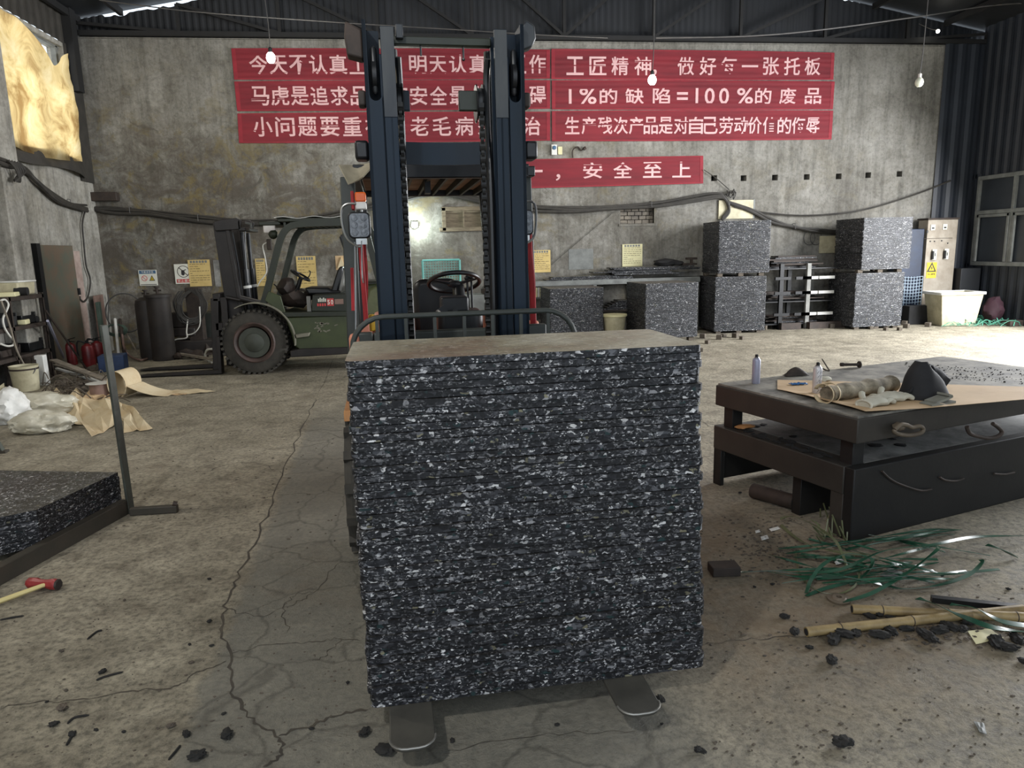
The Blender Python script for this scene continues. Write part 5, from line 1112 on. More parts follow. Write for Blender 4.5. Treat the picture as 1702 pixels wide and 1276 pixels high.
# kraft paper
pc = [tw(1288, 640), tw(1345, 665), tw(1395, 682), tw(1470, 690), tw(1520, 680), tw(1710, 662), tw(1710, 650), tw(1590, 640), tw(1460, 628), tw(1380, 628)]
def paper(u, v):
    a = tw(1292, 648).lerp(tw(1440, 688), min(u * 2.2, 1)) if u < .4545 else tw(1440, 688).lerp(tw(1712, 664), (u - .4545) / .5455)
    b = tw(1292, 632).lerp(tw(1712, 644), u); p = a.lerp(b, v); p.z = ZT_ + .004 + .004 * abs(noise.noise(Vector((u * 9, v * 4, 0)))) + (.012 * max(0, math.sin(u * 5)) if v < .1 else 0); return p
m = MB(); m.sheet(paper, 40, 12, .0012); tag(center(m.build('kraft_paper', M['kraft'], smooth=True)), 'sheet of brown kraft paper spread over the work table', 'paper')
def spray(x, y, mt, label, lean=0):
    p = tw(x, y); o = thing('spray_can', label, 'spray can', p); r = .0245; hh = .145
    m = MB(); m.lathe([(r * .9, 0), (r, .004), (r, hh), (r * .93, hh + .006), (r * .55, hh + .018), (r * .5, hh + .02), (0, hh + .02)], n=24); m.build('can_body', mt, o, smooth=True)
    m = MB(); m.lathe([(r * .58, hh + .012), (r * .62, hh + .017), (r * .5, hh + .021)], n=18); m.build('can_collar', M['chrome'], o, smooth=True)
    m = MB(); m.lathe([(.0095, hh + .018), (.010, hh + .034), (.007, hh + .037), (0, hh + .037)], n=14); m.build('nozzle', M['blackplastic'], o, smooth=True); return o, r, hh
o, r, hh = spray(1256, 637, M['can'], 'lavender grey spray can at the far left corner of the table')
o, r, hh = spray(1357, 654, M['canwhite'], 'white spray can standing in front on the kraft paper')
m = MB()
for i in range(9): 
    a = R(-120 + i * 12); zz = .03 + (i * 37 % 50) / 500
    for k in range(5): m.box((math.cos(a) * (r + .0004), math.sin(a) * (r + .0004), .012 + k * .028 + (i % 3) * .006), (.0006, .002, .008 if (i + k) % 3 else .003), (0, 0, a))
m.build('can_print', M['greyplastic'], o)
# black cloth bag
p = tw(1535, 660); o = thing('cloth_bag', 'black cloth bag slumped on the table', 'bag', p, R(TY))
def bagf(u, v):
    a = u * 2 * PI; h = v
    rx, ry = .150 * (1 - .74 * h ** 1.6), .105 * (1 - .7 * h ** 1.5); k = 1 + .12 * noise.noise(Vector((math.cos(a) * 1.6, math.sin(a) * 1.6, h * 2 + 3)))
    return (rx * k * math.cos(a) - .035 * h, ry * k * math.sin(a), .205 * (h ** .9) * (1 - .25 * max(0, math.cos(a)) * h))
m = MB(); nu, nv = 28, 12; vs = [bagf(i / nu, j / nv) for j in range(nv + 1) for i in range(nu)]
m.add(vs + [(-.038, 0, .2)], [(j * nu + i, j * nu + (i + 1) % nu, (j + 1) * nu + (i + 1) % nu, (j + 1) * nu + i) for j in range(nv) for i in range(nu)] + [(nv * nu + i, nv * nu + (i + 1) % nu, (nv + 1) * nu) for i in range(nu)] + [tuple(reversed(range(nu)))]); m.build('bag_body', M['blackcloth'], o, smooth=True, ang=80)
m = MB(); m.blob((.11, .04, .085), (.085, .07, .075), 5, .25); m.build('bag_flap', M['blackcloth'], o, smooth=True)
m = MB(); m.tube(spline([(.0, -.02, .17), (.03, -.0, .178), (.07, .01, .16), (.10, .0, .11), (.12, -.02, .05), (.135, -.05, .008)], 6), .006, 8); m.tube(spline([(-.12, -.02, .08), (-.16, -.04, .06), (-.17, -.03, .055)], 4), .005, 6); m.build('bag_strap', M['blackcloth'], o, smooth=True)
# soiled sleeve roll
a, b = tw(1375, 668), tw(1480, 650); d = (b - a).normalized(); o = thing('sleeve_roll', 'rolled soiled sleeve with stiff cuffs on the paper', 'cloth', a)
m = MB(); L_ = (b - a).length; P = [d * (L_ * t) + Vector((0, 0, .045)) for t in [i / 14 for i in range(15)]]; m.tube(P, [.052 + .005 * math.sin(i * 2.3) + .004 * math.sin(i * 5.1) for i in range(15)], 18, sq=(1, .82)); sl = m.build('sleeve', M['sleeve'], o, smooth=True)
side = Vector((-d.y, d.x, 0))
for k, (t, rr_) in enumerate(((-.005, .056), (.045, .058))):
    m = MB(); c = d * t + Vector((0, 0, .05)); n = 18
    vs = []
    for q in (0, .06):
        for i in range(n + 1):
            a_ = R(20 + 320 * i / n); e = rr_ + q * .18; vs.append(c - d * (.012 - q * -.3) + side * (e * math.cos(a_)) + Vector((0, 0, e * .85 * math.sin(a_))))
    m.add(vs, [(i, i + 1, n + 2 + i, n + 1 + i) for i in range(n)]); cu = m.build('cuff', M['kraftpale'], o, smooth=True); sm = cu.modifiers.new('solid', 'SOLIDIFY'); sm.thickness = .004
# gloves
def glove(x, y, rz, mt, label, name='work_glove'):
    p = tw(x, y); o = thing(name, label, 'glove', p, rz); o.scale = (1.12, 1.3, 1.2)
    m = MB(); m.tube(spline([(-.085, 0, .02), (-.05, 0, .022), (0, 0, .026), (.04, 0, .022), (.055, 0, .018)], 4), [.030] * 4 + [.034] * 4 + [.042] * 4 + [.040] * 4 + [.032], 16, sq=(1, .52)); m.build('palm', mt, o, smooth=True)
    for k, (yy, ln) in enumerate(((-.028, .055), (-.010, .068), (.010, .066), (.027, .05))):
        m = MB(); m.tube(spline([(.04, yy, .020), (.04 + ln * .6, yy * 1.2, .028), (.045 + ln, yy * 1.3, .014)], 4), [.0115] * 8 + [.008], 10); m.build('finger', mt, o, smooth=True)
    m = MB(); m.tube(spline([(-.02, .03, .024), (.01, .055, .036), (.03, .066, .05)], 4), [.013] * 8 + [.009], 10); m.build('thumb', mt, o, smooth=True)
    m = MB(); m.tube([(-.088 + .003 * math.cos(t), .033 * math.cos(t), .021 + .019 * math.sin(t)) for t in [2 * PI * i / 20 for i in range(20)]], .005, 6, closed=True); m.build('cuff', mt, o, smooth=True)
    return o
glove(1478, 668, R(12), M['glove'], 'white cotton glove with spread fingers before the bag')
glove(1452, 676, R(28), M['glove'], 'flattened white glove lying under the spread glove')
p = tw(1560, 672); o = thing('work_glove', 'folded grey knitted glove on the paper by the bag', 'glove', p, R(14))
m = MB(); m.sheet(lambda u, v: (-.09 + .17 * u, -.035 + .075 * v, .006 + .006 * math.sin(u * 8)), 14, 5, .012)
m.sheet(lambda u, v: (-.055 + .135 * (1 - abs(2 * u - 1) ** 3) * (1 if u > .5 else 1) if False else (-.055 + .13 * math.sin(PI * u * .5) if u < .7 else .062 - .1 * (u - .7)), -.03 + .07 * v, .018 + .035 * u), 16, 5, .012); m.build('knit', M['glovegrey'], o, smooth=True)
# bits at the far left of the table
m = MB(); a = tw(1322, 641); m.sheet(lambda u, v: a + Vector((-.03 + .10 * u, -.02 + .05 * v, .012 + .010 * noise.noise(Vector((u * 7, v * 5, 2))))), 14, 8, .0015); tag(center(m.build('plastic_wrapper', M['bluefilm'], smooth=True)), 'crinkled blue plastic wrapper at the paper edge', 'wrapper')
m = MB(); a = tw(1322, 625); m.sheet(lambda u, v: a + Vector((-.075 + .16 * u, -.02 + .05 * v, .006 + .05 * math.sin(PI * u) * math.sin(PI * v) + .006 * noise.noise(Vector((u * 6, v * 5, 7))))), 14, 8, .003); tag(center(m.build('dark_wrapper', M['rust'], smooth=True)), 'crumpled dark foil wrapper behind the spray cans', 'wrapper')
m = MB(); a = tw(1370, 634); m.blob(a + Vector((0, 0, .015)), (.045, .03, .018), 3, .3); tag(center(m.build('rag', M['glove'], smooth=True)), 'small white rag beside the white spray can', 'rag')
m = MB(); a = tw(1397, 611); b = tw(1427, 611); m.tube([a + Vector((0, 0, .022)), b + Vector((0, 0, .022))], .010, 10); m.tube([b + Vector((0, 0, .022)), b + Vector((.008, 0, .022))], .024, 14); m.tube([a + Vector((0, 0, .022)), a + Vector((.02, 0, .022))], .014, 6); tag(center(m.build('steel_bolt', M['rust'], smooth=True)), 'rusty flanged bolt lying at the far table edge', 'bolt')
m = MB(); a = tw(1340, 618); b = tw(1378, 622); m.tube([tw(1366, 606) + Vector((0, 0, .04)), tw(1378, 616) + Vector((0, 0, .004))], .005, 6); m.tube([tw(1366, 612), tw(1378, 617)], .005, 6); tag(center(m.build('steel_pin', M['rust'])), 'thin dark steel pin leaning behind the white can', 'pin')
g = random.Random(12); m = MB()
for k in range(260):
    u, v = g.random(), g.random(); p = tw(1560, 628).lerp(tw(1715, 640), u).lerp(tw(1480, 600).lerp(tw(1715, 612), u), v * .9); s_ = g.uniform(.0015, .005) * (1.6 if k % 9 == 0 else 1)
    m.blob(p + Vector((0, 0, s_ * .4)), (s_, s_, s_ * .7), k, .4, 1)
tag(m.build('soot_crumbs', M['clod']), 'black crumbs of soot scattered over the far table plate', 'crumbs', kind='stuff')
m = MB(); a = fl(1252, 815, .045); b = fl(1322, 835, .05); m.tube([a, b], .045, 14); tag(center(m.build('rusty_pipe', M['rust'], smooth=True)), 'short rusty pipe lying under the left end of the table', 'pipe')
m = MB(); a = tw(1228, 688, .53); m.blob(TM @ Vector((.09, Dt - .17, .40)), (.07, .03, .014), 3, .2); tag(center(m.build('wood_chip', M['orangewood'], smooth=True)), 'curved orange wood chip on the lower tier of the table', 'wood')
# ------------------------------------------------------------------ near left: steel fixture with chamfered boards, hammer
A0, A1 = fl(217, 852), fl(0, 973); dv = (A1 - A0).normalized(); BA = math.atan2(dv.y, dv.x); M7 = Matrix.Translation(A0) @ Matrix.Rotation(BA, 4, 'Z')   # local x runs towards the camera
th = thing('stacking_fixture', 'brown steel stacking fixture with upright post at lower left', 'fixture', A0, BA)
hb = .085
m = MB(); m.bx(-.0, 2.2, -.055, -.05, 0, hb); m.bx(-.0, 2.2, -.055, .0, hb - .006, hb); m.bx(-.0, 2.2, -.055, .0, 0, .006); m.bx(-.0, 2.2, -.0, .004, .0, hb); m.build('channel_beam', M['beambrown'], th, bevel=.003)
pt = py(168, 540, A0.y + .02); pbm = A0 + Vector((.0, 0, 0)); Mi = M7.inverted()
a, b = Mi @ Vector((A0.x - .005, A0.y + .02, 0)), Mi @ Vector((pt.x + .014, pt.y, pt.z))
m = MB(); m.bar(a, b, .05, .006, (1, 0, 0)); m.bar(a + Vector((.022, .022, 0)), b + Vector((.022, .022, 0)), .006, .05, (1, 0, 0)); m.build('angle_post', M['postgreen'], th, bevel=.002)
e = Mi @ fl(296, 851)
s0 = Mi @ fl(218, 856)
m = MB(); m.bar((s0.x, s0.y, .024), (e.x, e.y, .024), .04, .044); fo = m.build('foot_channel', M['beambrown'], th, bevel=.004)
m = MB(); m.cyl((e.x, e.y, .052), (e.x + .01, e.y - .02, .06), .016, n=8); m.build('foot_bolt', M['rust'], fo)
m = MB(); m.bx(-.02, .5, -.9, -.055, 0, .02) if False else m.bx(0.02, 2.0, -1.15, -1.1, 0, hb); m.bx(-.01, .05, -1.15, -.05, 0, .05); m.bx(1.3, 1.36, -1.15, -.05, 0, .05); m.build('cross_rail', M['beambrown'], th, bevel=.003)
# stack of chamfered boards on it
cd_ = 1.06; cw_ = loc_z(M7, 62, 847, .25).x + .12 + .02; mb7 = board_mesh(cw_, cd_, .0225, .12)
lc = Vector((-.02 + cw_ / 2, -.062 - cd_ / 2, 0)); gc = M7 @ lc
def lab7(i, n):
    k = n - 1 - i
    return 'topmost chamfered board of the low stack at lower left' if k == 0 else ('bottom chamfered board of the low stack at lower left' if i == 0 else ORD[k] + ' chamfered board from the top of the low left stack')
stack(mb7, gc.x, gc.y, math.degrees(BA), .052, .0248, 8, 'chamfered boards in the low left stack', lab7, .004, (0, 0), 31, dust=.15)
# foot of another fixture at the left edge
th = thing('stacking_fixture', 'dark sloping post foot of another fixture at the left edge', 'fixture', fl(8, 752)); o0 = fl(8, 752)
m = MB(); m.bar(o0 * 0 + Vector((.0, 0, .0)), Vector((-.16, .05, .30)), .05, .006, (1, 0, 0)); m.bar(Vector((-.03, 0, .0)), Vector((-.19, .05, .30)), .006, .05, (1, 0, 0)); m.build('angle_post', M['postgreen'], th)
m = MB(); m.bx(-.6, .02, -.03, .03, 0, .02); m.build('foot_channel', M['beambrown'], th)
# sledge hammer
a, b = fl(68, 974, .03), fl(-20, 1006, .02); hv = (b - a).normalized(); p = Vector((a.x, a.y, 0)); th = thing('sledge_hammer', 'red headed hammer with pale yellow handle at lower left', 'hammer', p)
sd = Vector((-hv.y, hv.x, 0)).normalized()
hd0, hd1 = fl(47, 968, .03) - p, fl(98, 971, .03) - p; hx_ = (hd1 - hd0).normalized()
m = MB(); P = [hd0 + hx_ * ((hd1 - hd0).length * t) for t in (0, .06, .22, .38, .5, .62, .78, .94, 1)]; m.tube(P, [.020, .026, .026, .020, .020, .020, .026, .026, .020], 8, sq=(1, 1)); hd = m.build('hammer_head', M['hammerred'], th, smooth=True, ang=40)
m = MB(); m.tube([hd1 - hx_ * .006, hd1 + hx_ * .001], [.0265, .0215], 8); m.build('worn_face', M['rust'], hd)
m = MB(); m.tube([Vector((0, 0, .03)) - hv * .03, Vector((0, 0, .03)) + hv * .1, b - p + hv * .3], [.012, .014, .015], 12, sq=(1, .8)); m.build('handle', M['paleyellow'], th, smooth=True)
# ------------------------------------------------------------------ far left junk corner
U = fl(88, 626); SX = U.x; SY = U.y
th = thing('storage_rack', 'rusty steel shelf rack against the left wall', 'rack', (SX, SY, 0))
W7, L7 = .42, 1.5     # depth towards the wall, length towards the camera
sh = [px(78, 487, SX).z, px(80, 533, SX).z, px(83, 578, SX).z]
ht = sh[0] + .12
for (xx, yy, hh) in ((0, 0, sh[0] + .02), (-W7, 0, sh[0] + .02), (0, -L7, sh[0] + .02), (-W7, -L7, sh[0] + .02), (0, -.75, sh[0])):
    m = MB(); m.bx(xx - .02, xx + .02, yy - .02, yy - .014, 0, hh); m.bx(xx + .014, xx + .02, yy - .02, yy + .02, 0, hh); m.build('upright', M['rust'], th)
for z in sh:
    m = MB(); m.bx(-W7, .015, -L7, .02, z - .01, z); m.bx(.0, .02, -L7, .02, z - .05, z); m.bx(-W7, .02, -.02, .02, z - .05, z); m.build('shelf', M['rust'], th, bevel=.003)
def on_shelf(y, z, x=0.0): return Vector((SX + x, SY + y, z + .003))
def boxy(name, label, cat, c, s_, mt, rz=0, bev=.006, group=None, tilt=None):
    m = MB(); m.box((0, 0, s_[2] / 2), s_, tilt); o = m.build(name, mt, bevel=bev, loc=c, rz=rz); return tag(o, label, cat, group)
c = on_shelf(-.25, sh[0], -.2); th = thing('plastic_crate', 'translucent white plastic crate on top of the left rack', 'crate', c)
m = MB(); m.prism([(-.16, 0), (.16, 0), (.18, .17), (-.18, .17)], 'y', -.2, .2); m.build('crate_body', M['cream'], th, bevel=.02); m = MB(); m.bx(-.19, .19, -.21, .21, .16, .18); m.build('crate_rim', M['white'], th, bevel=.006)
boxy('paper_pile', 'pile of pale papers on the top shelf of the left rack', 'papers', on_shelf(-.62, sh[0], -.12), (.3, .26, .05), M['noticepale'], .3)
m = MB(); m.cyl((-.06, 0, .05), (.08, .02, .05), .05, n=16); o = m.build('wire_roll', M['dark'], smooth=True, loc=on_shelf(-.43, sh[0], -.02)); tag(o, 'black roll lying at the front of the top shelf', 'roll')
for k, (yy, zz, sz, mt_, lb) in enumerate(((-.30, sh[1], (.3, .3, .14), 'blackplastic', 'dark curved tray on the middle shelf of the left rack'), (-.75, sh[1], (.3, .35, .16), 'greyplastic', 'dark grey box at the left of the middle shelf'), (-.22, sh[2], (.3, .32, .15), 'blackplastic', 'black open bin on the lower shelf of the left rack'), (-.78, sh[2], (.28, .4, .12), 'rust', 'rusty metal box on the lower shelf of the left rack'))):
    o = thing('parts_bin', lb, 'bin', on_shelf(yy, zz, -.18)); m = MB(); a_, b_, c_ = sz; m.prism([(-b_ / 2, 0), (b_ / 2, 0), (b_ / 2 + .02, c_), (b_ / 2 - .0, c_), (b_ / 2 - .02, .015), (-b_ / 2 + .02, .015), (-b_ / 2, c_ * .8), (-b_ / 2 - .02, c_ * .8)], 'x', -a_ / 2, a_ / 2); m.bx(-a_ / 2, -a_ / 2 + .01, -b_ / 2, b_ / 2, 0, c_ * .75); m.bx(a_ / 2 - .01, a_ / 2, -b_ / 2, b_ / 2, 0, c_ * .75); m.build('bin_shell', M[mt_], o, bevel=.004)
boxy('wall_board', 'white board standing behind the left rack', 'board', (SX - W7 - .03, SY - .30, .02), (.02, .62, sh[0] + .1), M['white'])
boxy('tool_lump', 'small dark motor part at the front of the middle shelf', 'machine part', on_shelf(-.12, sh[1], -.06), (.1, .09, .08), M['dark'], .4, .02)
boxy('pale_parcel', 'pale parcel at the front of the middle shelf', 'parcel', on_shelf(-.40, sh[1], -.05), (.10, .16, .06), M['noticepale'], .2, .01)
line('white_hose', 'white hose looping down the front of the left rack', 'hose', [px(a, b, SX + .05) for a, b in ((0, 500), (8, 498), (14, 506), (10, 518), (5, 530), (8, 545), (16, 558), (23, 566), (22, 573), (12, 575), (0, 571))], .012, M['whitewire'])
line('thin_rod', 'thin greenish rod leaning across the front of the left rack', 'rod', [px(a, b, SX + .07) for a, b in ((2, 500), (16, 540), (28, 582), (44, 613))], .012, M['plankgrey'])
for k, (yy, r_, hh, mt_, lb) in enumerate(((-.42, .15, .30, 'cream', 'stained cream paint bucket below the left rack'),)):
    q = fl(45, 648); o = thing('paint_bucket', lb, 'bucket', q); m = MB(); m.lathe([(r_ * .86, 0), (r_ * .88, .01), (r_, hh - .01), (r_ * 1.04, hh), (r_ * .96, hh), (r_ * .84, .03), (0, .03)], n=28); m.build('bucket_shell', M['cream'], o, smooth=True)
    m = MB(); m.tube([(r_ * 1.0 * math.cos(t), -r_ * 1.0 * abs(math.sin(t)) * .4 - .03, hh * .9 - .12 * math.sin(t)) for t in [PI * i / 16 for i in range(17)]], .006, 6); m.build('bucket_handle', M['wirem'], o, smooth=True)
    m = MB(); m.lathe([(r_ * 1.01, hh - .05), (r_ * 1.03, hh - .03)], n=28); m.lathe([(r_ * .9, .06), (r_ * .99, hh - .07), (r_ * .985, hh - .07), (r_ * .895, .06)], n=10) if False else None; m.build('bucket_band', M['rust'], o, smooth=True)
q = fl(74, 640); o = thing('post_stub', 'pale flaking post stub beside the cream bucket', 'post', q); m = MB(); m.box((0, 0, .19), (.11, .09, .38)); m.build('stub', M['white'], o, bevel=.01); m = MB(); m.box((-.05, -.03, .18), (.04, .06, .3)); m.build('flaked_edge', M['rust'], o)
boxy('dark_crate', 'dark crate standing on the floor left of the bucket', 'crate', fl(8, 640) + Vector((.25, 0, 0)), (.3, .3, .35), M['rust'], .1)
# stack of planks and pipes in front of the door
g = random.Random(2)
for k, (p0, p1, mt_, w_, lb) in enumerate((((88, 598), (178, 632), 'plankgrey', .09, 'grey plank sloping from the rack, uppermost'), ((92, 606), (168, 628), 'plankgrey', .07, 'grey plank just below the uppermost sloping one'), ((95, 612), (185, 640), 'white', .05, 'pale strip lying along the planks'), ((100, 640), (172, 640), 'rust', .16, 'wide brown board lying flat near the planks'))):
    a, b = fl(*p0, (.26, .18, .11, .012)[k]), fl(*p1, (.10, .06, .03, .012)[k]); m = MB(); m.bar(a, b, w_, .02); tag(center(m.build('loose_plank', M[mt_])), lb, 'plank')
line('leaning_pole', 'thin brown pole leaning from the rack to the floor', 'pole', [px(76, 516, SX + .1), fl(143, 612, .02)], .014, M['rust'])
line('leaning_pole', 'pale blue pole leaning by the rusted door', 'pole', [px(79, 533, SX + .2), px(106, 594, XL + .12)], .018, M['can'])
boxy('green_sheet', 'green panel leaning against the door bottom', 'panel', fl(94, 598) + Vector((-.05, .1, 0)), (.03, .3, .36), M['greenpanel'], 0, .004)
q = fl(146, 560); c = px(150, 560, XL + .25); a, b = px(140, 515, XL + .1), px(160, 515, XL + .1)
boxy('pink_brown_board', 'pink brown board leaning in the left corner', 'board', (XL + .06, 12.22, 0), (.03, .46, .96), M['redbrown'], .15, .004)
boxy('dark_board', 'narrow dark green board leaning beside the pink brown one', 'board', (XL + .14, 12.0, 0), (.05, .14, .86), M['greenpanel'], .2, .004)
for k, (xp, yp, hh, lb) in enumerate(((119, 606, .37, 'red fire extinguisher nearest the rack'), (150, 610, .38, 'bright red fire extinguisher behind the green post'), (165, 602, .36, 'red fire extinguisher half hidden by the green post'))):
    q = fl(xp, yp); o = thing('fire_extinguisher', lb, 'fire extinguisher', q, group='red fire extinguishers in the left corner'); r_ = .085
    m = MB(); m.lathe([(r_ * .95, 0), (r_, .02), (r_, hh * .72), (r_ * .85, hh * .82), (r_ * .3, hh * .9), (.02, hh * .92), (0, hh * .92)], n=22); m.build('cylinder_body', M['firered'], o, smooth=True)
    m = MB(); m.cyl((0, 0, hh * .9), (0, 0, hh), .022, n=10); m.bar((-.02, 0, hh), (.10, 0, hh + .03), .02, .012); m.bar((-.02, 0, hh - .02), (.09, 0, hh - .03), .02, .01); m.build('valve', M['blackmetal'], o)
    m = MB(); m.tube(spline([(-.02, 0, hh - .03), (-.11, -.02, hh), (-.13, -.03, hh * .7), (-.11, -.04, hh * .3)], 5), .012, 6); m.build('hose', M['blackplastic'], o, smooth=True)
boxy('blue_box', 'blue box on the floor behind the green post', 'box', fl(190, 615), (.32, .3, .22), M['bluecloth'], .2, .01)
# hoses on the wall, pipes, hoop
m = MB(); c = Vector(py(208, 520, 12.2)); rr_ = .30
m.tube([c + Vector((rr_ * math.cos(t), .0, rr_ * 1.05 * math.sin(t))) for t in [2 * PI * i / 40 for i in range(40)]], .011, 6, closed=True)
tag(center(m.build('wire_hoop', M['wirem'], smooth=True)), 'large thin wire hoop standing against the back wall', 'hoop')
m = MB(); c = Vector(py(192, 547, 11.9))
for k in range(3): m.tube([c + Vector(((.13 + .012 * k) * math.cos(t), .02 * k, (.075 + .01 * k) * math.sin(t) - .01 * k)) for t in [2 * PI * i / 28 for i in range(28)]], .012, 6, closed=True)
tag(center(m.build('hose_coil', M['greenpanel'], smooth=True)), 'small green hose coil hung on the pale pipe', 'hose')
line('pale_pipe', 'thin pale pipe standing upright in the left corner', 'pipe', [py(191, 530, 11.9), fl(198, 596, .03)], .022, M['white'])
line('steel_pipe', 'dull pipe standing right of the pale pipe', 'pipe', [py(199, 530, 12.0), fl(207, 592, .03)], .024, M['rust'])
line('leaning_stick', 'thin brown stick leaning toward the gas cylinders', 'stick', [py(205, 545, 12.2), fl(234, 596, .02)], .013, M['plankgrey'])
line('corner_conduit', 'thin vertical conduit in the left corner', 'conduit', [py(180, 490, 12.6), py(181, 560, 12.6)], .01, M['wirem'])
line('brown_hose', 'brown hose trailing to the floor beside the pipes', 'hose', [py(203, 556, 11.8), py(206, 575, 11.6), fl(214, 590, .03), fl(232, 598, .03), fl(245, 596, .02)], .016, M['redbrown'])
# gas cylinders
for k, (xp, yp, yt, r_, lb) in enumerate(((248, 598, 493, .165, 'dark gas cylinder on the left of the pair'), (269, 600, 488, .165, 'dark brown gas cylinder on the right of the pair'))):
    q = fl(xp, yp + 0) + Vector((0, .15 - k * .02, 0)); hh = py(xp, yt, q.y).z; o = thing('gas_cylinder', lb, 'gas cylinder', q)
    m = MB(); m.lathe([(r_ * .96, 0), (r_, .02), (r_, hh - .12), (r_ * .9, hh - .05), (r_ * .5, hh - .01), (.03, hh), (0, hh)] if k == 0 else [(r_ * .96, 0), (r_, .02), (r_, hh - .05), (r_ * 1.15, hh - .05), (r_ * 1.15, hh - .01), (r_ * .3, hh), (0, hh)], n=28); m.build('cylinder_body', M['cylgas'], o, smooth=True)
    m = MB(); m.cyl((0, 0, hh - .01), (0, 0, hh + .09), .022, n=10); m.cyl((-.05, 0, hh + .05), (.06, 0, hh + .05), .012, n=8); m.cyl((0, 0, hh + .09), (0, 0, hh + .11), .04, n=12); m.build('valve', M['rust'], o)
# wire bundle stand next to the green mast
c = fl(318, 592) + Vector((0, .4, 0)); th = thing('welding_machine', 'dark welding set draped with coiled cables by the green mast', 'machine', c)
zz = py(322, 477, c.y).z
m = MB(); m.bx(-.10, .12, -.08, .1, 0, zz); m.build('stand_post', M['rust'], th, bevel=.01)
m = MB(); m.bx(-.45, .0, -.1, .2, .28, .42); m.bx(-.4, -.05, -.05, .2, .42, .66); m.bx(-.42, .35, -.15, .3, 0, .22); m.build('machine_case', M['cylgas'], th, bevel=.02)
g = random.Random(6); m = MB()
for k in range(16):
    t0 = g.uniform(-.12, .12); w_ = g.uniform(.14, .24); m.tube(spline([(t0 - w_ * .3, -.12, zz - .05), (-w_ + t0 * .3, -.15, zz - .22), (-w_ * .7, -.17 - g.uniform(0, .05), zz - .42 - g.uniform(0, .12)), (w_ * .4, -.16, zz - .46 - g.uniform(0, .1)), (w_, -.14, zz - .25), (t0 + w_ * .3, -.12, zz - .03)], 5), .011, 5)
m.build('coiled_cables', M['cable'], th, smooth=True)
m = MB(); m.tube(spline([(-.06, -.2, zz - .5), (-.09, -.22, zz - .68), (-.10, -.22, zz - .78), (-.25, -.22, zz - .80), (-.30, -.22, zz - .82)], 5), .010, 6); m.tube(spline([(.14, -.2, zz - .3), (.13, -.22, zz - .55), (.08, -.23, zz - .66), (.0, -.22, zz - .72), (-.1, -.22, zz - .74)], 5), .010, 6); m.build('white_cable', M['whitewire'], th, smooth=True)
boxy('green_machine', 'small green machine body behind the green forklift mast', 'machine', fl(345, 585) + Vector((.05, .5, 0)), (.34, .4, .62), M['cowlgreen'], 0, .02)
line('white_hose', 'white hose loop on the floor beside the green forklift forks', 'hose', [fl(356, 580, .22), fl(345, 581, .2), fl(341, 590, .1), fl(344, 598, .03), fl(352, 602, .03)], .016, M['whitewire'])
for k, (a, b) in enumerate((((262, 600), (350, 593)), ((270, 588), (362, 585)), ((282, 594), (340, 604)))):
    A, B_ = fl(*a, .03 + .02 * k) + Vector((0, .4, 0)), fl(*b, .04 + .02 * k) + Vector((0, .4, 0)); m = MB(); m.bar(A, B_, .06, .03); tag(center(m.build('scrap_bar', M['plankgrey'] if k else M['rust'])), ['rusty scrap bar on the floor behind the forks', 'grey scrap bar nearest the wall behind the forks', 'grey scrap bar crossing the others behind the forks'][k], 'scrap bar')
m = MB(); g = random.Random(9)
for k in range(24): m.blob(fl(g.uniform(255, 350), g.uniform(585, 600), .05) + Vector((0, g.uniform(.2, .9), 0)), (g.uniform(.05, .14), g.uniform(.05, .12), g.uniform(.03, .1)), k, .4, 1)
tag(m.build('scrap_heap', M['rust']), 'low heap of rusty scrap along the wall behind the forks', 'scrap', kind='stuff')
m = MB()
for k in range(40): m.blob(fl(g.uniform(95, 175), g.uniform(612, 650), .03), (g.uniform(.03, .12), g.uniform(.02, .06), g.uniform(.01, .05)), k + 50, .45, 1)
for k in range(36):
    a = fl(g.uniform(70, 165), g.uniform(628, 668), .02); b = a + Vector((g.uniform(-.4, .4), g.uniform(-.2, .2), g.uniform(0, .1))); m.tube(spline([a, a.lerp(b, .5) + Vector((0, 0, g.uniform(.02, .16))), b], 4), .006, 5)
tag(m.build('junk_litter', M['clodbrown']), 'tangled wire and wood litter around the rack foot', 'litter', kind='stuff')
# heap of torn papers and plastic bags
def crumple(corners, z, amp, seed, nu=16, nv=12, fold=0.0, frq=3.0):
    """sheet over four floor points with folds"""
    P = [fl(a, b) for a, b in corners]
    def f(u, v):
        p = P[0].lerp(P[1], u).lerp(P[3].lerp(P[2], u), v); n_ = noise.noise(Vector((u * frq, v * frq, seed * 3.3))); n2 = noise.noise(Vector((u * frq * 2.7, v * frq * 2.7, seed * 1.7)))
        e = min(1, 3.5 * min(u, 1 - u, v, 1 - v) + .35)
        return (p.x, p.y, max(.004, z * e + amp * n_ + amp * .45 * n2 + fold * math.sin(PI * u)))
    return f
def stiff(corners, zs, seed, nu=5, nv=4):
    """stiff creased sheet: flat facets between random fold heights"""
    P = [fl(a, b) for a, b in corners]; g = random.Random(seed); Z = [[g.uniform(*zs) for _ in range(nu + 1)] for _ in range(nv + 1)]; D = [[(g.uniform(-.03, .03), g.uniform(-.03, .03)) for _ in range(nu + 1)] for _ in range(nv + 1)]
    def f(u, v):
        i, j = round(u * nu), round(v * nv); p = P[0].lerp(P[1], u).lerp(P[3].lerp(P[2], u), v); return (p.x + D[j][i][0], p.y + D[j][i][1], max(.004, Z[j][i] * (.25 if j == nv or i in (0, nu) else 1)))
    return f, nu, nv
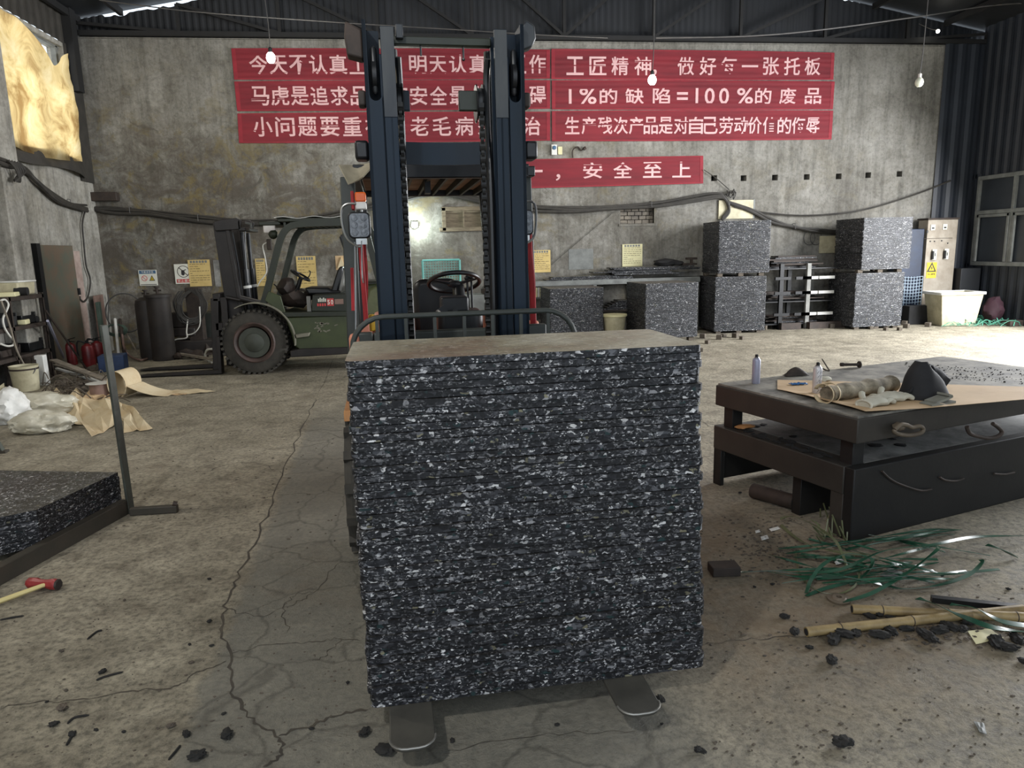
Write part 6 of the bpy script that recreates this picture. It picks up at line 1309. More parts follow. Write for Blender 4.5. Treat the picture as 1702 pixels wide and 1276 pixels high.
HEAP = [(((112, 676), (192, 668), (196, 706), (150, 728)), (.01, .11), 1, 'kraftpale', 'large stiff tan paper sheet just left of the green post'),
        (((84, 668), (136, 664), (140, 706), (84, 708)), (.01, .16), 2, 'kraftpale', 'upright creased tan sheet in the middle of the paper heap'),
        (((194, 672), (216, 682), (258, 714), (204, 720)), (.005, .07), 3, 'kraftpale', 'dirty tan paper scrap just right of the green post'),
        (((24, 664), (66, 660), (88, 680), (40, 688)), (.02, .12), 4, 'white', 'white paper sheet at the back of the paper heap'),
        (((140, 660), (190, 656), (190, 672), (132, 674)), (.02, .09), 5, 'kraft', 'brown paper at the back of the heap beside the green post'),
        (((0, 656), (26, 656), (24, 676), (0, 680)), (.04, .16), 6, 'cream', 'yellowish bag corner at the left edge of the heap')]
for cn, z, sd_, mt_, lb in HEAP:
    m = MB(); m.sheet(*stiff(cn, z, sd_), .002); tag(center(m.build('crumpled_paper', M[mt_])), lb, 'paper')
def bagblob(m, c, r, seed):
    bm = bmesh.new(); bmesh.ops.create_icosphere(bm, subdivisions=4, radius=1); off = Vector((seed * 3.7, seed * 1.3, 0)); vs = []
    for v in bm.verts:
        p = v.co; k = 1 + .22 * noise.noise(p * 1.7 + off) + .16 * (1 - abs(noise.noise(p * 3.1 + off)) * 2.2) + .05 * noise.noise(p * 9 + off)
        vs.append(c + Vector((p.x * r[0] * k, p.y * r[1] * k, max(-r[2] * .8, p.z * r[2] * k))))
    m.add(vs, [[v.index for v in f.verts] for f in bm.faces]); bm.free()
BAGS = [((62, 722), (.25, .14, .10), 7, 'film', 'dirty knotted plastic bag at the front of the heap'), ((56, 696), (.32, .17, .13), 8, 'film', 'milky plastic film bag in the middle left of the heap'), ((8, 706), (.17, .18, .17), 9, 'white', 'white plastic bag at the left edge of the heap')]
for (a, b), r_, sd_, mt_, lb in BAGS:
    m = MB(); bagblob(m, fl(a, b) + Vector((0, .1, r_[2] * .8)), r_, sd_); o = center(m.build('plastic_bag', M[mt_], smooth=True, ang=50)); o.location.z = .002; tag(o, lb, 'bag')
# curled kraft roll on the floor
q = fl(212, 658); th = thing('curled_paper', 'curled brown kraft paper rearing up beside the green post', 'paper', q)
S = [fl(a, b) - q for a, b in ((206, 656), (216, 660), (240, 655), (272, 652), (290, 650))]
m = MB()
def curl(u, v):
    if u < .55:
        a = R(250 - 330 * (u / .55)); rx, rz = .085, .15; c = Vector((.02, 0, .155)); p = c + Vector((rx * math.cos(a) * (1 + .5 * u), 0, rz * math.sin(a)))
    else:
        t = (u - .55) / .45; p = Vector((.13 + .42 * t, 0, .13 * (1 - t) ** 2 + .006))
    return (p.x - .04 + .18 * (v - .5) * .3, p.y + .30 * (v - .5), max(.003, p.z))
m.sheet(curl, 36, 6, .003); m.build('paper_curl', M['kraftpale'], th, smooth=True, ang=60)
m = MB(); m.sheet(lambda u, v: (.30 + .36 * u, -.1 + .2 * v, .006 + .012 * noise.noise(Vector((u * 6, v * 3, 0)))), 12, 5, .002); m.build('paper_tail', M['kraft'], th, smooth=True)
m = MB(); m.sheet(crumple(((272, 650), (330, 648), (358, 653), (300, 656)), .02, .02, 12), 12, 6, .002); tag(center(m.build('paper_strip', M['kraftpale'], smooth=True)), 'pale torn paper strip trailing right of the curled paper', 'paper')
q = fl(168, 662); m = MB(); m.lathe([(.10, 0), (.10, .17), (.085, .17), (.085, .01), (0, .01)], n=24); o = m.build('tin_can', M['redbrown'], smooth=True, loc=q); tag(o, 'pale tin with a white lid behind the green post', 'tin')
m = MB(); m.lathe([(.0, .17), (.13, .172), (.135, .176), (0, .178)], n=24); l_ = m.build('lid', M['white'], o, smooth=True); l_['label'] = 'white round lid'
# ------------------------------------------------------------------ workbench along the wall, racks, cabinet and bins
wz = py(890, 458, 11.9).z; x0b, x1b = 1.7, 5.0
th = thing('workbench', 'long steel workbench along the back wall behind the stacks', 'bench', (3.25, 12.46, 0))
m = MB(); m.bx(-1.6, 1.6, -.19, .19, .93, .97); m.bx(-1.6, 1.6, -.20, -.16, .88, .95); m.build('bench_top', M['wframe'], th, bevel=.006)
for xx in (-1.55, -.32, .5, 1.55):
    for yy in (-.16, .15): m = MB(); m.bx(xx - .03, xx + .03, yy - .03, yy + .03, 0, .93); m.build('leg', M['wframe'], th)
m = MB(); m.bx(-1.57, 1.57, -.18, .18, .40, .43); m.build('lower_shelf', M['rust'], th)
g = random.Random(17)
for k in range(9):
    xa = 2.0 + g.uniform(-.2, .3) + (k > 2) * 1.0 + (k > 5) * .4; ln = g.uniform(1.0, 1.7); z = .972 + .022 * k if k < 3 else .972 + .022 * k
    m = MB(); m.box((ln / 2, 0, .01), (ln, g.uniform(.25, .36), .018)); o = m.build('scrap_board', M['board'], loc=(min(xa, 4.84 - ln), 12.45 + g.uniform(-.02, .02), z), rz=R(g.uniform(-2, 2))); o['dust'] = .6
    tag(o, ['lowest', 'second', 'third', 'fourth', 'fifth', 'sixth', 'seventh', 'eighth', 'topmost'][k] + ' loose board in the pile on the workbench top', 'board', 'loose boards on the workbench')
m = MB(); m.blob((4.25, 12.42, 1.23), (.24, .14, .07), 4, .25); m.blob((4.45, 12.42, 1.22), (.14, .1, .05), 5, .3); tag(center(m.build('black_rag', M['blackcloth'], smooth=True)), 'black rag heap on the loose boards of the bench', 'rag')
m = MB(); m.bx(4.72, 4.76, 12.4, 12.45, 1.18, 1.3); m.bx(4.65, 4.84, 12.4, 12.5, 1.27, 1.31); m.bx(4.55, 4.82, 12.35, 12.55, 1.175, 1.21); tag(center(m.build('clamp', M['rust'], bevel=.004)), 'dark clamp sticking up at the right end of the bench', 'clamp')
for k in range(6):
    m = MB(); m.box((.55, 0, .01), (1.1, .3, .02)); o = m.build('scrap_board', M['board'], loc=(3.1 + .05 * k, 12.45, .432 + .028 * k), rz=R(g.uniform(-2, 2))); o['dust'] = .4; tag(o, 'loose board inside the pile on the lower bench shelf', 'board', 'loose boards under the bench')
for k in range(7):
    m = MB(); m.box((0, 0, .085), (.025, .14, .17)); tag(m.build('binder', M['white'] if k % 2 else M['noticepale'], loc=(1.9 + .034 * k, 12.40, .432 + .26), bevel=.003), 'pale booklet in the small row at the left end of the bench', 'booklet', 'booklets at the bench end')
m = MB(); m.bx(1.75, 2.3, 12.28, 12.6, .67, .69); tag(center(m.build('bench_tray', M['wframe'])), 'grey tray holding the row of pale booklets', 'tray')
o = thing('waste_bin', 'cream plastic bin between the two low stacks', 'bin', Vector((py(1021, 535, 11.45).x, 11.45, 0)))
m = MB(); m.lathe([(.15, 0), (.19, .40), (.20, .42), (.18, .42), (.14, .03), (0, .03)], n=24); m.build('bin_shell', M['cream'], o, smooth=True); m = MB(); m.lathe([(.197, .395), (.21, .40), (.21, .43), (.197, .43)], n=24); m.build('bin_rim', M['noticepale'], o, smooth=True)
# cyan wire frame notice stand seen behind the steering wheel
a, b = py(702, 433, 12.4), py(765, 470, 12.4); o = thing('display_frame', 'cyan wire frame stand behind the steering wheel', 'frame', ((a.x + b.x) / 2, 12.4, 0)); w = b.x - a.x
m = MB()
for xx in (-w / 2, w / 2): m.tube([(xx, 0, 0), (xx, 0, a.z)], .02, 6)
for zz in (a.z, b.z): m.tube([(-w / 2, 0, zz), (w / 2, 0, zz)], .02, 6)
m.build('frame_tubes', M['cyanframe'], o)
m = MB()
for k in range(9): m.tube([(-w / 2, .01, b.z + (a.z - b.z) * k / 9), (w / 2, .01, b.z + (a.z - b.z) * k / 9)], .006, 4)
for k in range(14): m.tube([(-w / 2 + w * k / 14, .01, b.z), (-w / 2 + w * k / 14, .01, a.z)], .006, 4)
m.build('wire_grid', M['cyanframe'], o)
boxy('long_table', 'pale bench seen through the mast behind the steering wheel', 'bench', (.95, 12.3, 0), (1.2, .5, .78), M['wframe'], 0, .01)
for k, (xx, zz, r_) in enumerate(((.98, .78, .07), (1.16, .78, .09), (1.33, .78, .06))):
    m = MB(); m.lathe([(0, 0), (r_, .02), (r_, .1), (r_ * .4, .14), (0, .14)], n=16); tag(m.build('machine_part', M['rust'], smooth=True, loc=(xx, 12.15, zz)), ['small dark machine part behind the steering wheel rim', 'middle round machine part on the pale bench', 'machine part on the pale bench next to the right mast rail'][k], 'machine part')
# lumber rack between the tall stacks
RY = 12.3; o = thing('lumber_rack', 'black post rack full of offcuts between the two tall stacks', 'rack', (6.45, RY, 0))
posts = [py(a, 470, RY).x for a in (1286, 1331, 1360)]
for k, xx in enumerate([py(1286, 470, RY).x, py(1308, 470, RY + .25).x, py(1330, 470, RY).x, py(1357, 470, RY).x]):
    m = MB(); m.bx(xx - 6.45 - .035, xx - 6.45 + .035, -.3 if k % 2 == 0 else .15, (-.3 if k % 2 == 0 else .15) + .06, 0, 1.16); pst = m.build('post', M['blackmetal'] if k < 2 else M['seatgrey'], o)
    for zz in (.24, .62, .88): m = MB(); m.bx(xx - 6.45 - .13, xx - 6.45 + .16, -.32, -.28, zz, zz + .05); m.build('arm', M['blackmetal'] if k < 2 else M['white'], pst)
for zz in (.10, .50, 1.08): m = MB(); m.bx(-.56, .84, -.28, .28, zz - .02, zz); m.build('rack_shelf', M['blackmetal'], o)
for lev, (zz, n_) in enumerate(((.102, 5), (.502, 6), (1.082, 8))):
    for k in range(n_):
        ln = g.uniform(.6, 1.2); m = MB(); m.box((0, 0, .012), (ln, g.uniform(.15, .4), .024)); ob = m.build('offcut', M['rust'] if k % 3 else M['board'], loc=(6.58 + g.uniform(-.09, .09), RY + g.uniform(-.05, .05), zz + .027 * k), rz=R(g.uniform(-4, 4)))
        tag(ob, ['offcut on the bottom level of the post rack', 'offcut on the middle level of the post rack', 'offcut on the top level of the post rack'][lev], 'offcut', ['offcuts on the bottom rack level', 'offcuts on the middle rack level', 'offcuts on the top rack level'][lev])
for k in range(7):
    p = Vector((6.45 + g.uniform(-.8, .9), RY - .34 + g.uniform(-.02, .02), 0)); m = MB(); m.box((0, 0, .06), (g.uniform(.15, .5), .1, .12)); tag(m.build('floor_offcut', M['rust'], loc=p, rz=R(g.uniform(-6, 6))), 'dark offcut on the floor in front of the post rack', 'offcut', 'offcuts on the floor under the rack')
# cabinet
a, b = py(1531, 366, 12.55), py(1588, 530, 12.55); cw = 10.08 - 9.50; o = thing('electric_cabinet', 'beige electric switch cabinet with a yellow warning sign', 'cabinet', (9.52, 12.50, 0)); hh = a.z
CM = frame(9.52, 12.50, 0); cy_ = -.16
m = MB(); m.bx(-.30, .30, cy_, .10, 0, hh); m.build('cabinet_body', M['cabinet'], o, bevel=.008)
m = MB(); m.bx(-.32, .32, cy_ - .02, .12, hh, hh + .03); m.build('cabinet_top', M['rust'], o, bevel=.006)
CP = lambda x, y: (lambda q: (q.x, q.z))(loc_y(CM, x, y, cy_))
def face(pxy, sz, mt, nm, par=o, dy=.012):
    x_, z_ = CP(*pxy); m = MB(); m.bx(x_ - sz[0] / 2, x_ + sz[0] / 2, cy_ - dy, cy_ + .002, z_ - sz[1] / 2, z_ + sz[1] / 2); return m.build(nm, mt, par, bevel=.002)
for q in ((1550, 378), (1570, 377)): mt_ = face(q, (.085, .10), M['signwhite'], 'meter', dy=.016); face((q[0], q[1] + 1), (.05, .03), M['signblack'], 'meter_scale', mt_, .018)
for q in ((1551.5, 423), (1571.5, 422)): sw = face(q, (.085, .19), M['signwhite'], 'breaker', dy=.03); face((q[0] - 3, q[1] + 1), (.03, .15), M['blackplastic'], 'breaker_handle', sw, .05); face((q[0] + 1, q[1]), (.02, .06), M['greyplastic'], 'breaker_marks', sw, .032)
face((1541, 385), (.03, .05), M['blackplastic'], 'lock'); face((1559, 396), (.58, .008), M['rust'], 'panel_seam', dy=.004)
for q in ((1546, 401), (1553, 401), (1565, 400), (1575, 404)): face(q, (.022, .022), M['signblack'], 'indicator_button', dy=.01)
sg = face((1548, 449), (.20, .29), M['signyellow'], 'warning_label', dy=.006)
x_, z_ = CP(1548, 446)
m = MB(); m.prism([(x_ - .095, z_ - .062), (x_ + .095, z_ - .062), (x_, z_ + .115)], 'y', cy_ - .009, cy_ - .006); m.build('triangle_border', M['signblack'], sg)
m = MB(); m.prism([(x_ - .058, z_ - .042), (x_ + .058, z_ - .042), (x_, z_ + .070)], 'y', cy_ - .011, cy_ - .009); m.build('triangle_field', M['signyellow'], sg)
m = MB(); m.prism([(x_ + .008, z_ + .05), (x_ - .02, z_ + .002), (x_ - .002, z_ + .004), (x_ - .012, z_ - .034), (x_ + .02, z_ + .014), (x_ + .002, z_ + .014)], 'y', cy_ - .013, cy_ - .011); m.build('lightning_symbol', M['signblack'], sg)
m = MB(); text(m, '当心触电', x_, z_ - .105, .16, .035, cy_ - .008); m.build('label_lettering', M['signblack'], sg)
# blue panel, mesh, bins
boxy('locker', 'tall blue locker between the pale stack and the cabinet', 'panel', (8.94, 12.50, 0), (.46, .3, 1.72), M['bluedrum'], 0, .01)
a, b = py(1495, 460, 12.33), py(1530, 506, 12.33); m = MB()
for k in range(9): x_ = a.x + (b.x - a.x) * k / 8; m.tube([(x_, 12.33, b.z - .02 * math.sin(k)), (x_, 12.33, a.z)], .007, 4)
for k in range(10): z_ = b.z + (a.z - b.z) * k / 9; m.tube(spline([(a.x, 12.33, z_), ((a.x + b.x) / 2, 12.32, z_ - .02), (b.x, 12.33, z_)], 4), .007, 4)
tag(center(m.build('mesh_panel', M['mesh'])), 'pale blue plastic mesh hung before the blue panel', 'mesh')
boxy('dark_drum_base', 'dark low box under the pale blue mesh', 'box', (8.95, 12.05, 0), (.5, .2, .34), M['dark'], 0, .01)
q = fl(1570, 531); o = thing('plastic_tub', 'cream tapered plastic tub before the cabinet', 'tub', (9.36, 11.72, 0), R(-6))
tz = py(1575, 487, 11.4).z; w1, w2, d1, d2 = .60, .76, .44, .54
m = MB(); vs = []
for (w_, d_, z_) in ((w1, d1, 0), (w2, d2, tz), (w2 - .05, d2 - .05, tz), (w1 - .03, d1 - .03, .03)): vs += [(-w_ / 2, -d_ / 2, z_), (w_ / 2, -d_ / 2, z_), (w_ / 2, d_ / 2, z_), (-w_ / 2, d_ / 2, z_)]
fs = [(3, 2, 1, 0), (12, 13, 14, 15)]
for r_ in range(3): fs += [(r_ * 4 + i, r_ * 4 + (i + 1) % 4, r_ * 4 + 4 + (i + 1) % 4, r_ * 4 + 4 + i) for i in range(4)]
m.add(vs, fs); m.build('tub_shell', M['cream'], o, bevel=.02)
m = MB()
for s_ in (-1, 1): m.bar((-w2 / 2 - .02, s_ * (d2 / 2), tz - .02), (w2 / 2 + .02, s_ * (d2 / 2), tz - .02), .05, .05); m.bar((s_ * (w2 / 2), -d2 / 2, tz - .02), (s_ * (w2 / 2), d2 / 2, tz - .02), .05, .05)
m.build('tub_rim', M['white'], o, bevel=.01)
boxy('dark_box', 'tall dark box behind the cream tub under the window', 'box', (10.06, 12.35, 0), (.4, .3, .98), M['sheet'], 0, .01)
q = fl(1665, 530); m = MB(); m.blob((0, 0, .22), (.17, .15, .24), 3, .15, 3); o = center(m.build('cloth_sack', M['maroon'], smooth=True)); o.location = (10.02, 11.55, 0.0); tag(o, 'maroon cloth sack against the right wall', 'sack')
boxy('dark_plank', 'dark plank along the foot of the right wall', 'plank', fl(1690, 541), (.5, .2, .1), M['rust'], .1, .01)
m = MB(); g = random.Random(33)
for k in range(130):
    c = fl(g.uniform(1575, 1700), g.uniform(528, 541), .02); l = g.uniform(.08, .3); a_ = g.uniform(0, 6.3)
    P = [c + Vector((math.cos(a_) * l * t, math.sin(a_) * l * t * .5, g.uniform(0, .16) * (1 - abs(t)))) for t in (-1, -.4, .3, 1)]
    for p in P: p.x = min(p.x, 10.2)
    m.tube(spline(P, 4), .010, 4, sq=(1, .3))
tag(m.build('strap_offcuts', M['strapteal']), 'heap of teal strapping offcuts beside the cream tub', 'strapping', kind='stuff')
# small blocks on the floor before the stacks
BL = [(1281, 545), (1308, 547), (1315, 542), (1341, 545), (1382, 545), (1374, 541), (1465, 541), (1478, 540), (1503, 540), (1506, 545), (1542, 543), (1447, 547), (1472, 549), (1495, 549), (1195, 564), (1203, 560), (1222, 561), (1233, 564), (1176, 571), (1164, 584), (1168, 562), (1270, 548)]
for k, (a, b) in enumerate(BL):
    c = fl(a, b); s_ = .085 if k not in (11, 12, 13, 15, 17, 18, 19) else .06
    m = MB(); m.box((0, 0, s_ * .45), (s_ * (1.3 if s_ < .07 else 1), s_, s_ * .9)); tag(m.build('wood_block', M['woodblock'], loc=c, rz=g.uniform(0, 1.5), bevel=.004), 'small loose block on the pale floor before the far stacks' if a > 1250 else 'small loose block on the floor beside the red streaked stack', 'wood block', 'loose blocks before the far stacks' if a > 1250 else 'loose blocks by the red streaked stack')
# ------------------------------------------------------------------ litter on the floor at the right front
def ribbon(mb, pts, w, th=.0012, n=6, flat=True):
    P = spline(pts, n); k = len(P); vs = []
    for i, p in enumerate(P):
        t = (P[min(i + 1, k - 1)] - P[max(i - 1, 0)]).normalized(); tw_ = math.sin(i * .35 + pts[0][0] * 9) * .5
        s_ = t.cross(Vector((0, 0, 1)));
        if s_.length < 1e-3: s_ = Vector((1, 0, 0))
        s_.normalize(); u = s_.cross(t); s_ = s_ * math.cos(tw_) + u * math.sin(tw_); nn = t.cross(s_).normalized() * th
        vs += [p + s_ * w / 2 + nn, p - s_ * w / 2 + nn, p - s_ * w / 2 - nn, p + s_ * w / 2 - nn]
    fs = []
    for i in range(k - 1):
        for j in range(4): fs.append((i * 4 + j, i * 4 + (j + 1) % 4, i * 4 + 4 + (j + 1) % 4, i * 4 + 4 + j))
    fs += [(3, 2, 1, 0), tuple((k - 1) * 4 + j for j in range(4))]; mb.add(vs, fs)
def strap(label, pts, w=.016, mt='strap', group=None):
    m = MB(); ribbon(m, [fl(a, b, z) for a, b, z in pts], w); tag(center(m.build('strap_band', M[mt], smooth=True, ang=60)), label, 'strap', group)
strap('long green strap sweeping from the tangle to the right edge', [(1290, 950, .02), (1340, 952, .03), (1400, 945, .08), (1470, 915, .12), (1550, 905, .10), (1620, 892, .06), (1710, 890, .03)])
strap('green strap arcing up to the right with a bright bent end', [(1400, 1000, .01), (1450, 985, .02), (1510, 950, .05), (1550, 920, .10), (1562, 908, .13)])
strap('green strap curving below the bright bent strap', [(1462, 968, .01), (1500, 978, .01), (1560, 972, .02), (1610, 955, .03), (1632, 935, .05), (1630, 930, .05)])
strap('wide green strap lying across the bamboo poles', [(1525, 994, .012), (1555, 1004, .05), (1600, 1024, .07), (1650, 1042, .05), (1712, 1050, .02)], .024)
strap('second green strap crossing the bamboo poles at the right', [(1580, 1004, .05), (1620, 1010, .07), (1665, 1032, .06), (1712, 1040, .03)], .022)
strap('green strap loop at the left of the tangle', [(1340, 985, .01), (1350, 960, .04), (1372, 935, .06), (1410, 920, .08), (1450, 930, .05), (1430, 960, .02), (1370, 978, .01), (1340, 990, .005)])
strap('dark green strap lying flat below the table corner', [(1278, 950, .01), (1330, 958, .015), (1390, 955, .02), (1440, 940, .02)], .02)
strap('olive strap looping out left of the table corner', [(1297, 862, .02), (1315, 858, .05), (1345, 868, .09), (1385, 895, .10), (1402, 925, .05), (1408, 945, .02)], .013, 'strapolive')
strap('pale olive strap running down beside the table leg', [(1298, 872, .01), (1325, 895, .02), (1360, 910, .03), (1400, 918, .03), (1440, 922, .02)], .016, 'strapolive')
strap('thin olive strap loop lying on the bare concrete', [(1322, 915, .01), (1330, 955, .01), (1360, 982, .01), (1400, 985, .01), (1425, 968, .02), (1428, 945, .03)], .008, 'strapolive')
strap('short green strap end pointing at the right edge', [(1640, 905, .04), (1662, 912, .05), (1690, 926, .01)], .018)
g = random.Random(41); m = MB()
for k in range(30):
    a, b = g.uniform(1330, 1560), g.uniform(885, 965); l = g.uniform(40, 130); an = g.uniform(-.5, .6)
    pts = [fl(a + l * t * math.cos(an), min(max(b + l * t * math.sin(an) * .5, 880), 985), .012 + g.uniform(0, .05) * (1 - t * t)) for t in (-1, -.5, 0, .5, 1)]
    ribbon(m, pts, .012)
tag(m.build('strap_tangle', M['strap'], smooth=True), 'dense tangle of dark green strapping in front of the table', 'strapping', kind='stuff')
m = MB(); g = random.Random(2)
for k in range(26):
    a, b = g.uniform(1362, 1408), g.uniform(858, 900); c = fl(a, b, .02); m.tube([c, c + Vector((g.uniform(-.06, .06), g.uniform(-.03, .06), g.uniform(.02, .10)))], .004, 4)
tag(m.build('brush_head', M['strapolive']), 'tattered bristle bundle beside the table corner leg', 'brush', kind='stuff')
def bamboo(a, b, r, label):
    A, B_ = fl(*a, r), fl(*b, r); A.z = B_.z = r; p = A; th = thing('bamboo_pole', label, 'bamboo pole', (p.x, p.y, 0)); d = B_ - A; n = 40; P = []; RR = []
    for i in range(n + 1):
        t = i / n; P.append(Vector((0, 0, r)) + d * t); RR.append(r * (1.0 + (.10 if i % 13 == 6 else 0)))
    m = MB(); m.tube(P, RR, 16); m.build('culm', M['bamboo'], th, smooth=True)
    m = MB(); dn = d.normalized(); m.tube([Vector((0, 0, r)) - dn * .0015, Vector((0, 0, r)) + dn * .001], r * .72, 14); m.build('hollow_end', M['dark'], th)  # dark disc stands for the shaded bore
    for t in (6 / 40, 19 / 40, 32 / 40):
        c = Vector((0, 0, r)) + d * t; m = MB(); m.tube([c - dn * .002, c + dn * .002], r * 1.13, 16); m.build('node_ring', M['rust'], th)
bamboo((1416, 1012), (1760, 1028), .019, 'upper bamboo pole lying beside the round washer')
bamboo((1340, 1050), (1700, 1012), .019, 'lower bamboo pole lying nearest the camera at right')
m = MB(); m.lathe([(.012, 0), (.045, 0), (.048, .004), (.048, .010), (.030, .012), (.026, .016), (.012, .016), (.012, 0)], n=28); tag(m.build('steel_washer', M['ringsteel'], smooth=True, loc=fl(1394, 997)), 'round flanged washer left of the bamboo poles', 'washer')
m = MB(); m.box((0, 0, .022), (.13, .085, .044)); tag(m.build('rusty_brick', M['rust'], bevel=.004, loc=fl(1203, 952), rz=R(-4)), 'rusty steel block alone on the floor right of the big stack', 'block')
m = MB(); a = fl(1548, 995, .012); m.bar(a, fl(1710, 1012, .012), .03, .024); tag(center(m.build('dark_bar', M['blackmetal'])), 'dark flat bar on the floor behind the bamboo poles', 'bar')
def paper_bit(corners, label, mt='noticepale', z=.006, nm='paper_scrap', seed=1):
    m = MB(); m.sheet(crumple(corners, z, .006, seed), 8, 6, .0012); tag(center(m.build(nm, M[mt], smooth=True)), label, 'scrap')
paper_bit(((1608, 1050), (1645, 1046), (1668, 1062), (1622, 1072)), 'torn pale cardboard scrap at the right edge', seed=2)
paper_bit(((1278, 880), (1293, 876), (1297, 880), (1282, 884)), 'small white label on the floor left of the table leg', 'white', .004, seed=3)
paper_bit(((1255, 883), (1262, 881), (1264, 885), (1256, 887)), 'tiny white square scrap left of the white label', 'white', .004, seed=4)
paper_bit(((1264, 893), (1275, 890), (1278, 896), (1266, 899)), 'tiny crumpled white scrap below the white label', 'white', .006, seed=5)
paper_bit(((1462, 958), (1478, 944), (1500, 952), (1498, 966)), 'grey paper scrap under the strap tangle', 'wframe', .01, seed=6)
paper_bit(((1385, 934), (1400, 930), (1406, 936), (1390, 940)), 'small white foil scrap in the strap tangle', 'white', .015, seed=7)
paper_bit(((1618, 1200), (1635, 1204), (1640, 1222), (1628, 1218)), 'pale torn flake at the lower right of the floor', 'wframe', .006, seed=8)
# clods
def clod(a, b, r, seed, label, group, mt='clod', el=1.4):
    m = MB(); m.blob((0, 0, 0), (r * el * .72, r * .7, r * .42), seed, .36, 3, 2.6); o = center(m.build('dirt_clod', M[mt], smooth=True, ang=30)); c = fl(a, b); o.location = (c.x, c.y, 0.0); o.rotation_euler = (0, 0, seed * 1.7); tag(o, label, 'dirt clod', group)
k = 0
for a, b, r in ((378, 1224, .024), (328, 1260, .026), (104, 1178, .02), (90, 1206, .016), (120, 1222, .014), (285, 1208, .014), (206, 1217, .008), (170, 1118, .014), (102, 1083, .01), (348, 1034, .012), (348, 963, .009), (207, 998, .008), (352, 1074, .009), (315, 1072, .008), (318, 1102, .01), (310, 1222, .016), (372, 1187, .008), (110, 1148, .008), (78, 1167, .006), (160, 1214, .008)):
    k += 1; clod(a, b, r, k, 'dark dirt clod on the concrete left of the forks', 'dirt clods left of the forks', 'clod' if k % 3 else 'clodbrown')
for a, b, r in ((606, 1220, .022), (640, 1252, .03), (578, 1135, .008), (518, 1212, .008), (752, 1232, .010), (926, 1206, .009), (1098, 1165, .018), (1100, 1204, .006), (1168, 1250, .012), (1160, 1248, .014)):
    k += 1; clod(a, b, r, k, 'dark dirt clod on the concrete close to the forks', 'dirt clods close to the forks')
for a, b, r in ((1304, 1028, .02), (1320, 1054, .024), (1345, 1078, .014), (1382, 1100, .026), (1400, 1240, .03), (1700, 1102, .02), (1284, 972, .01), (1254, 976, .008), (1566, 958, .008), (1520, 952, .006), (1230, 820, .012), (1676, 980, .010)):
    k += 1; clod(a, b, r, k, 'dark dirt clod on the concrete right of the big stack', 'dirt clods right of the big stack')
for a, b, r in ((1385, 1066, .03), (1402, 1058, .032), (1422, 1054, .026), (1462, 1060, .03), (1480, 1052, .026), (1505, 1048, .022), (1540, 1062, .034), (1560, 1052, .03), (1578, 1044, .028), (1600, 1048, .022), (1445, 1026, .02), (1462, 1022, .022), (1480, 1028, .016), (1655, 1072, .036), (1672, 1080, .03), (1690, 1066, .03), (1610, 1038, .02)):
    k += 1; clod(a, b, r, k, 'black dirt clod in the row along the bamboo poles', 'dirt clods along the bamboo poles', 'clod', 1.8)
for a, b, r in ((375, 776, .012), (398, 905, .01), (340, 945, .01), (1212, 575, .02), (640, 1080, .008)):
    k += 1
for a, b in ((275, 1120), (320, 1072), (60, 1022), (1240, 925), (1262, 932), (1290, 905)):
    pass
m = MB(); g = random.Random(77)
def pebble(a, b, s_): 
    c = fl(a, b); m.blob(c + Vector((0, 0, s_ * .3)), (s_ * g.uniform(.8, 2.2), s_ * g.uniform(.7, 1.4), s_ * .6), g.randint(0, 99), .4, 1)
for i in range(260): pebble(g.uniform(0, 600), g.uniform(900, 1270), g.uniform(.0015, .004))
for i in range(320): pebble(g.gauss(1280, 45), g.gauss(905, 30), g.uniform(.002, .007))
for i in range(260): pebble(g.uniform(1180, 1702), g.uniform(960, 1270), g.uniform(.002, .005))
for i in range(180): pebble(g.gauss(1530, 110), g.gauss(1050, 12), g.uniform(.003, .009))
for i in range(120): pebble(g.uniform(150, 560), g.uniform(690, 900), g.uniform(.003, .006))
tag(m.build('floor_grit', M['clodbrown']), 'fine grit and crumbs scattered over the concrete floor', 'grit', kind='stuff')
m = MB()
for pts in (((160, 1130), (175, 1124), (205, 1116)), ((110, 1238), (118, 1225), (126, 1214)), ((112, 1202), (124, 1192), (148, 1188)), ((280, 1262), (292, 1248), (300, 1238)), ((145, 1062), (160, 1050), (170, 1047)), ((0, 1030), (20, 1026), (40, 1023))):
    m2 = MB(); P = spline([fl(a, b, .004) for a, b in pts], 4); m2.tube(P, [.002] + [.004] * (len(P) - 2) + [.0015], 6); tag(center(m2.build('wood_splinter', M['clod'])), 'dark wood splinter lying on the concrete at lower left', 'splinter', 'splinters at lower left')
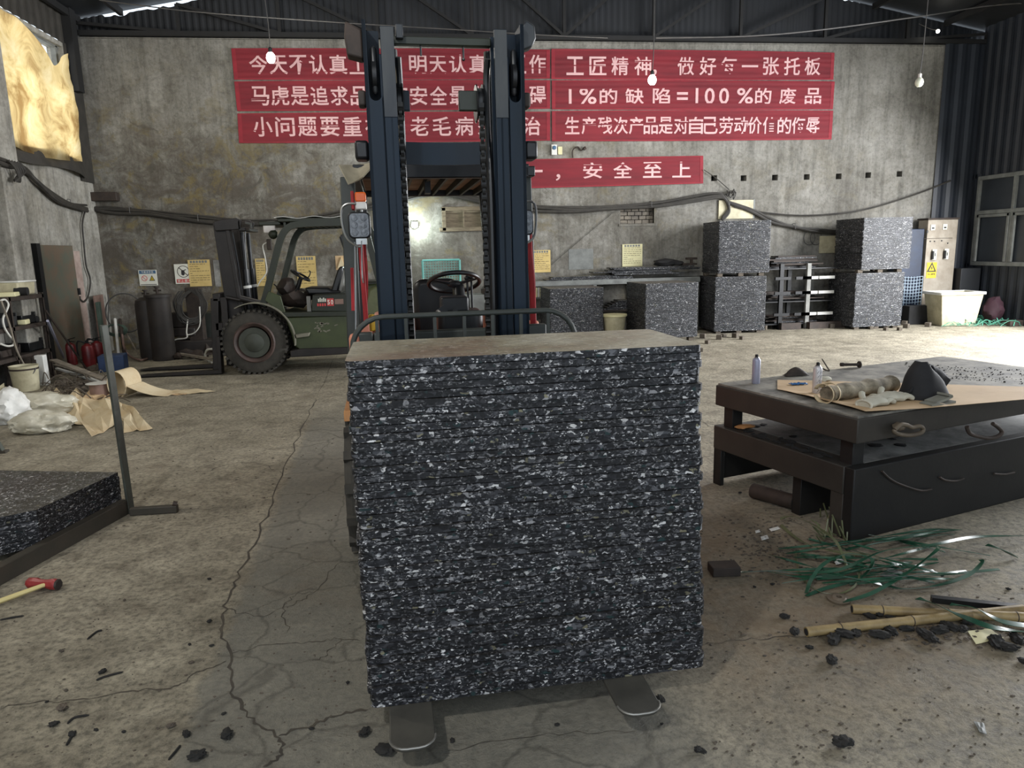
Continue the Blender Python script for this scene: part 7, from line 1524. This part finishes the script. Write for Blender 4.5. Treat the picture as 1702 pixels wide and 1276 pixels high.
# ------------------------------------------------------------------ daylight, lamps and added fill
w = bpy.data.worlds.new('sky'); sc.world = w; w.use_nodes = True
bg = w.node_tree.nodes['Background']; bg.inputs[0].default_value = (0.80, 0.90, 1.0, 1); bg.inputs[1].default_value = 1.6
def area(name, loc, rot, sx, sy, e, col):
    l = bpy.data.lights.new(name, 'AREA'); l.shape = 'RECTANGLE'; l.size = sx; l.size_y = sy; l.energy = e; l.color = col
    o = bpy.data.objects.new(name, l); COL.objects.link(o); o.location = loc; o.rotation_euler = rot; return o
def point(name, loc, e, col, r=.06):
    l = bpy.data.lights.new(name, 'POINT'); l.energy = e; l.color = col; l.shadow_soft_size = r
    o = bpy.data.objects.new(name, l); COL.objects.link(o); o.location = loc; return o
# open gate in the right wall (daylight), added fill under the roof behind the camera, outside light on the tarp
area('gate_daylight', (10.2, 7.7, 2.3), (0, R(60), 0), 3.4, 5.0, 1550, (0.97, 0.98, 1.0))
area('front_fill', (1.2, -1.9, 4.7), (R(42), 0, 0), 9, 2.5, 30, (0.96, 0.98, 1.0))
area('window_daylight', (XL - 1.2, 10.4, 3.9), (0, R(-90), 0), 2.6, 4.5, 64, (1.0, 0.93, 0.78))
area('roof_fill', (2.0, 5.5, 6.2), (0, 0, 0), 9, 5, 65, (1.0, 0.98, 0.93))  # added overhead fill, the roof has no opening here
for p, e in zip(BP[:2], (95, 95)): point('bulb_light', (p.x, p.y - .02, p.z - .14), e, (1.0, 0.97, 0.88), .08)
point('wall_lamp_light', LAMPW, 45, (0.85, 1.0, 0.95), .05)
point('lamp_light', (-3.9, 4.4, 4.4), 190, (1.0, 0.94, 0.84), .12)
point('lamp_light', (-1.7, -.5, 4.5), 400, (1.0, 0.98, 0.95), .12)
sc.view_settings.view_transform = 'Standard'; sc.view_settings.look = 'None'; sc.view_settings.exposure = 0.0; sc.view_settings.gamma = 1.0
sc.view_settings.use_curve_mapping = False
try:
    sc.cycles.use_denoising = True; sc.cycles.max_bounces = 8; sc.cycles.diffuse_bounces = 4; sc.cycles.sample_clamp_indirect = 4.0
except Exception: pass
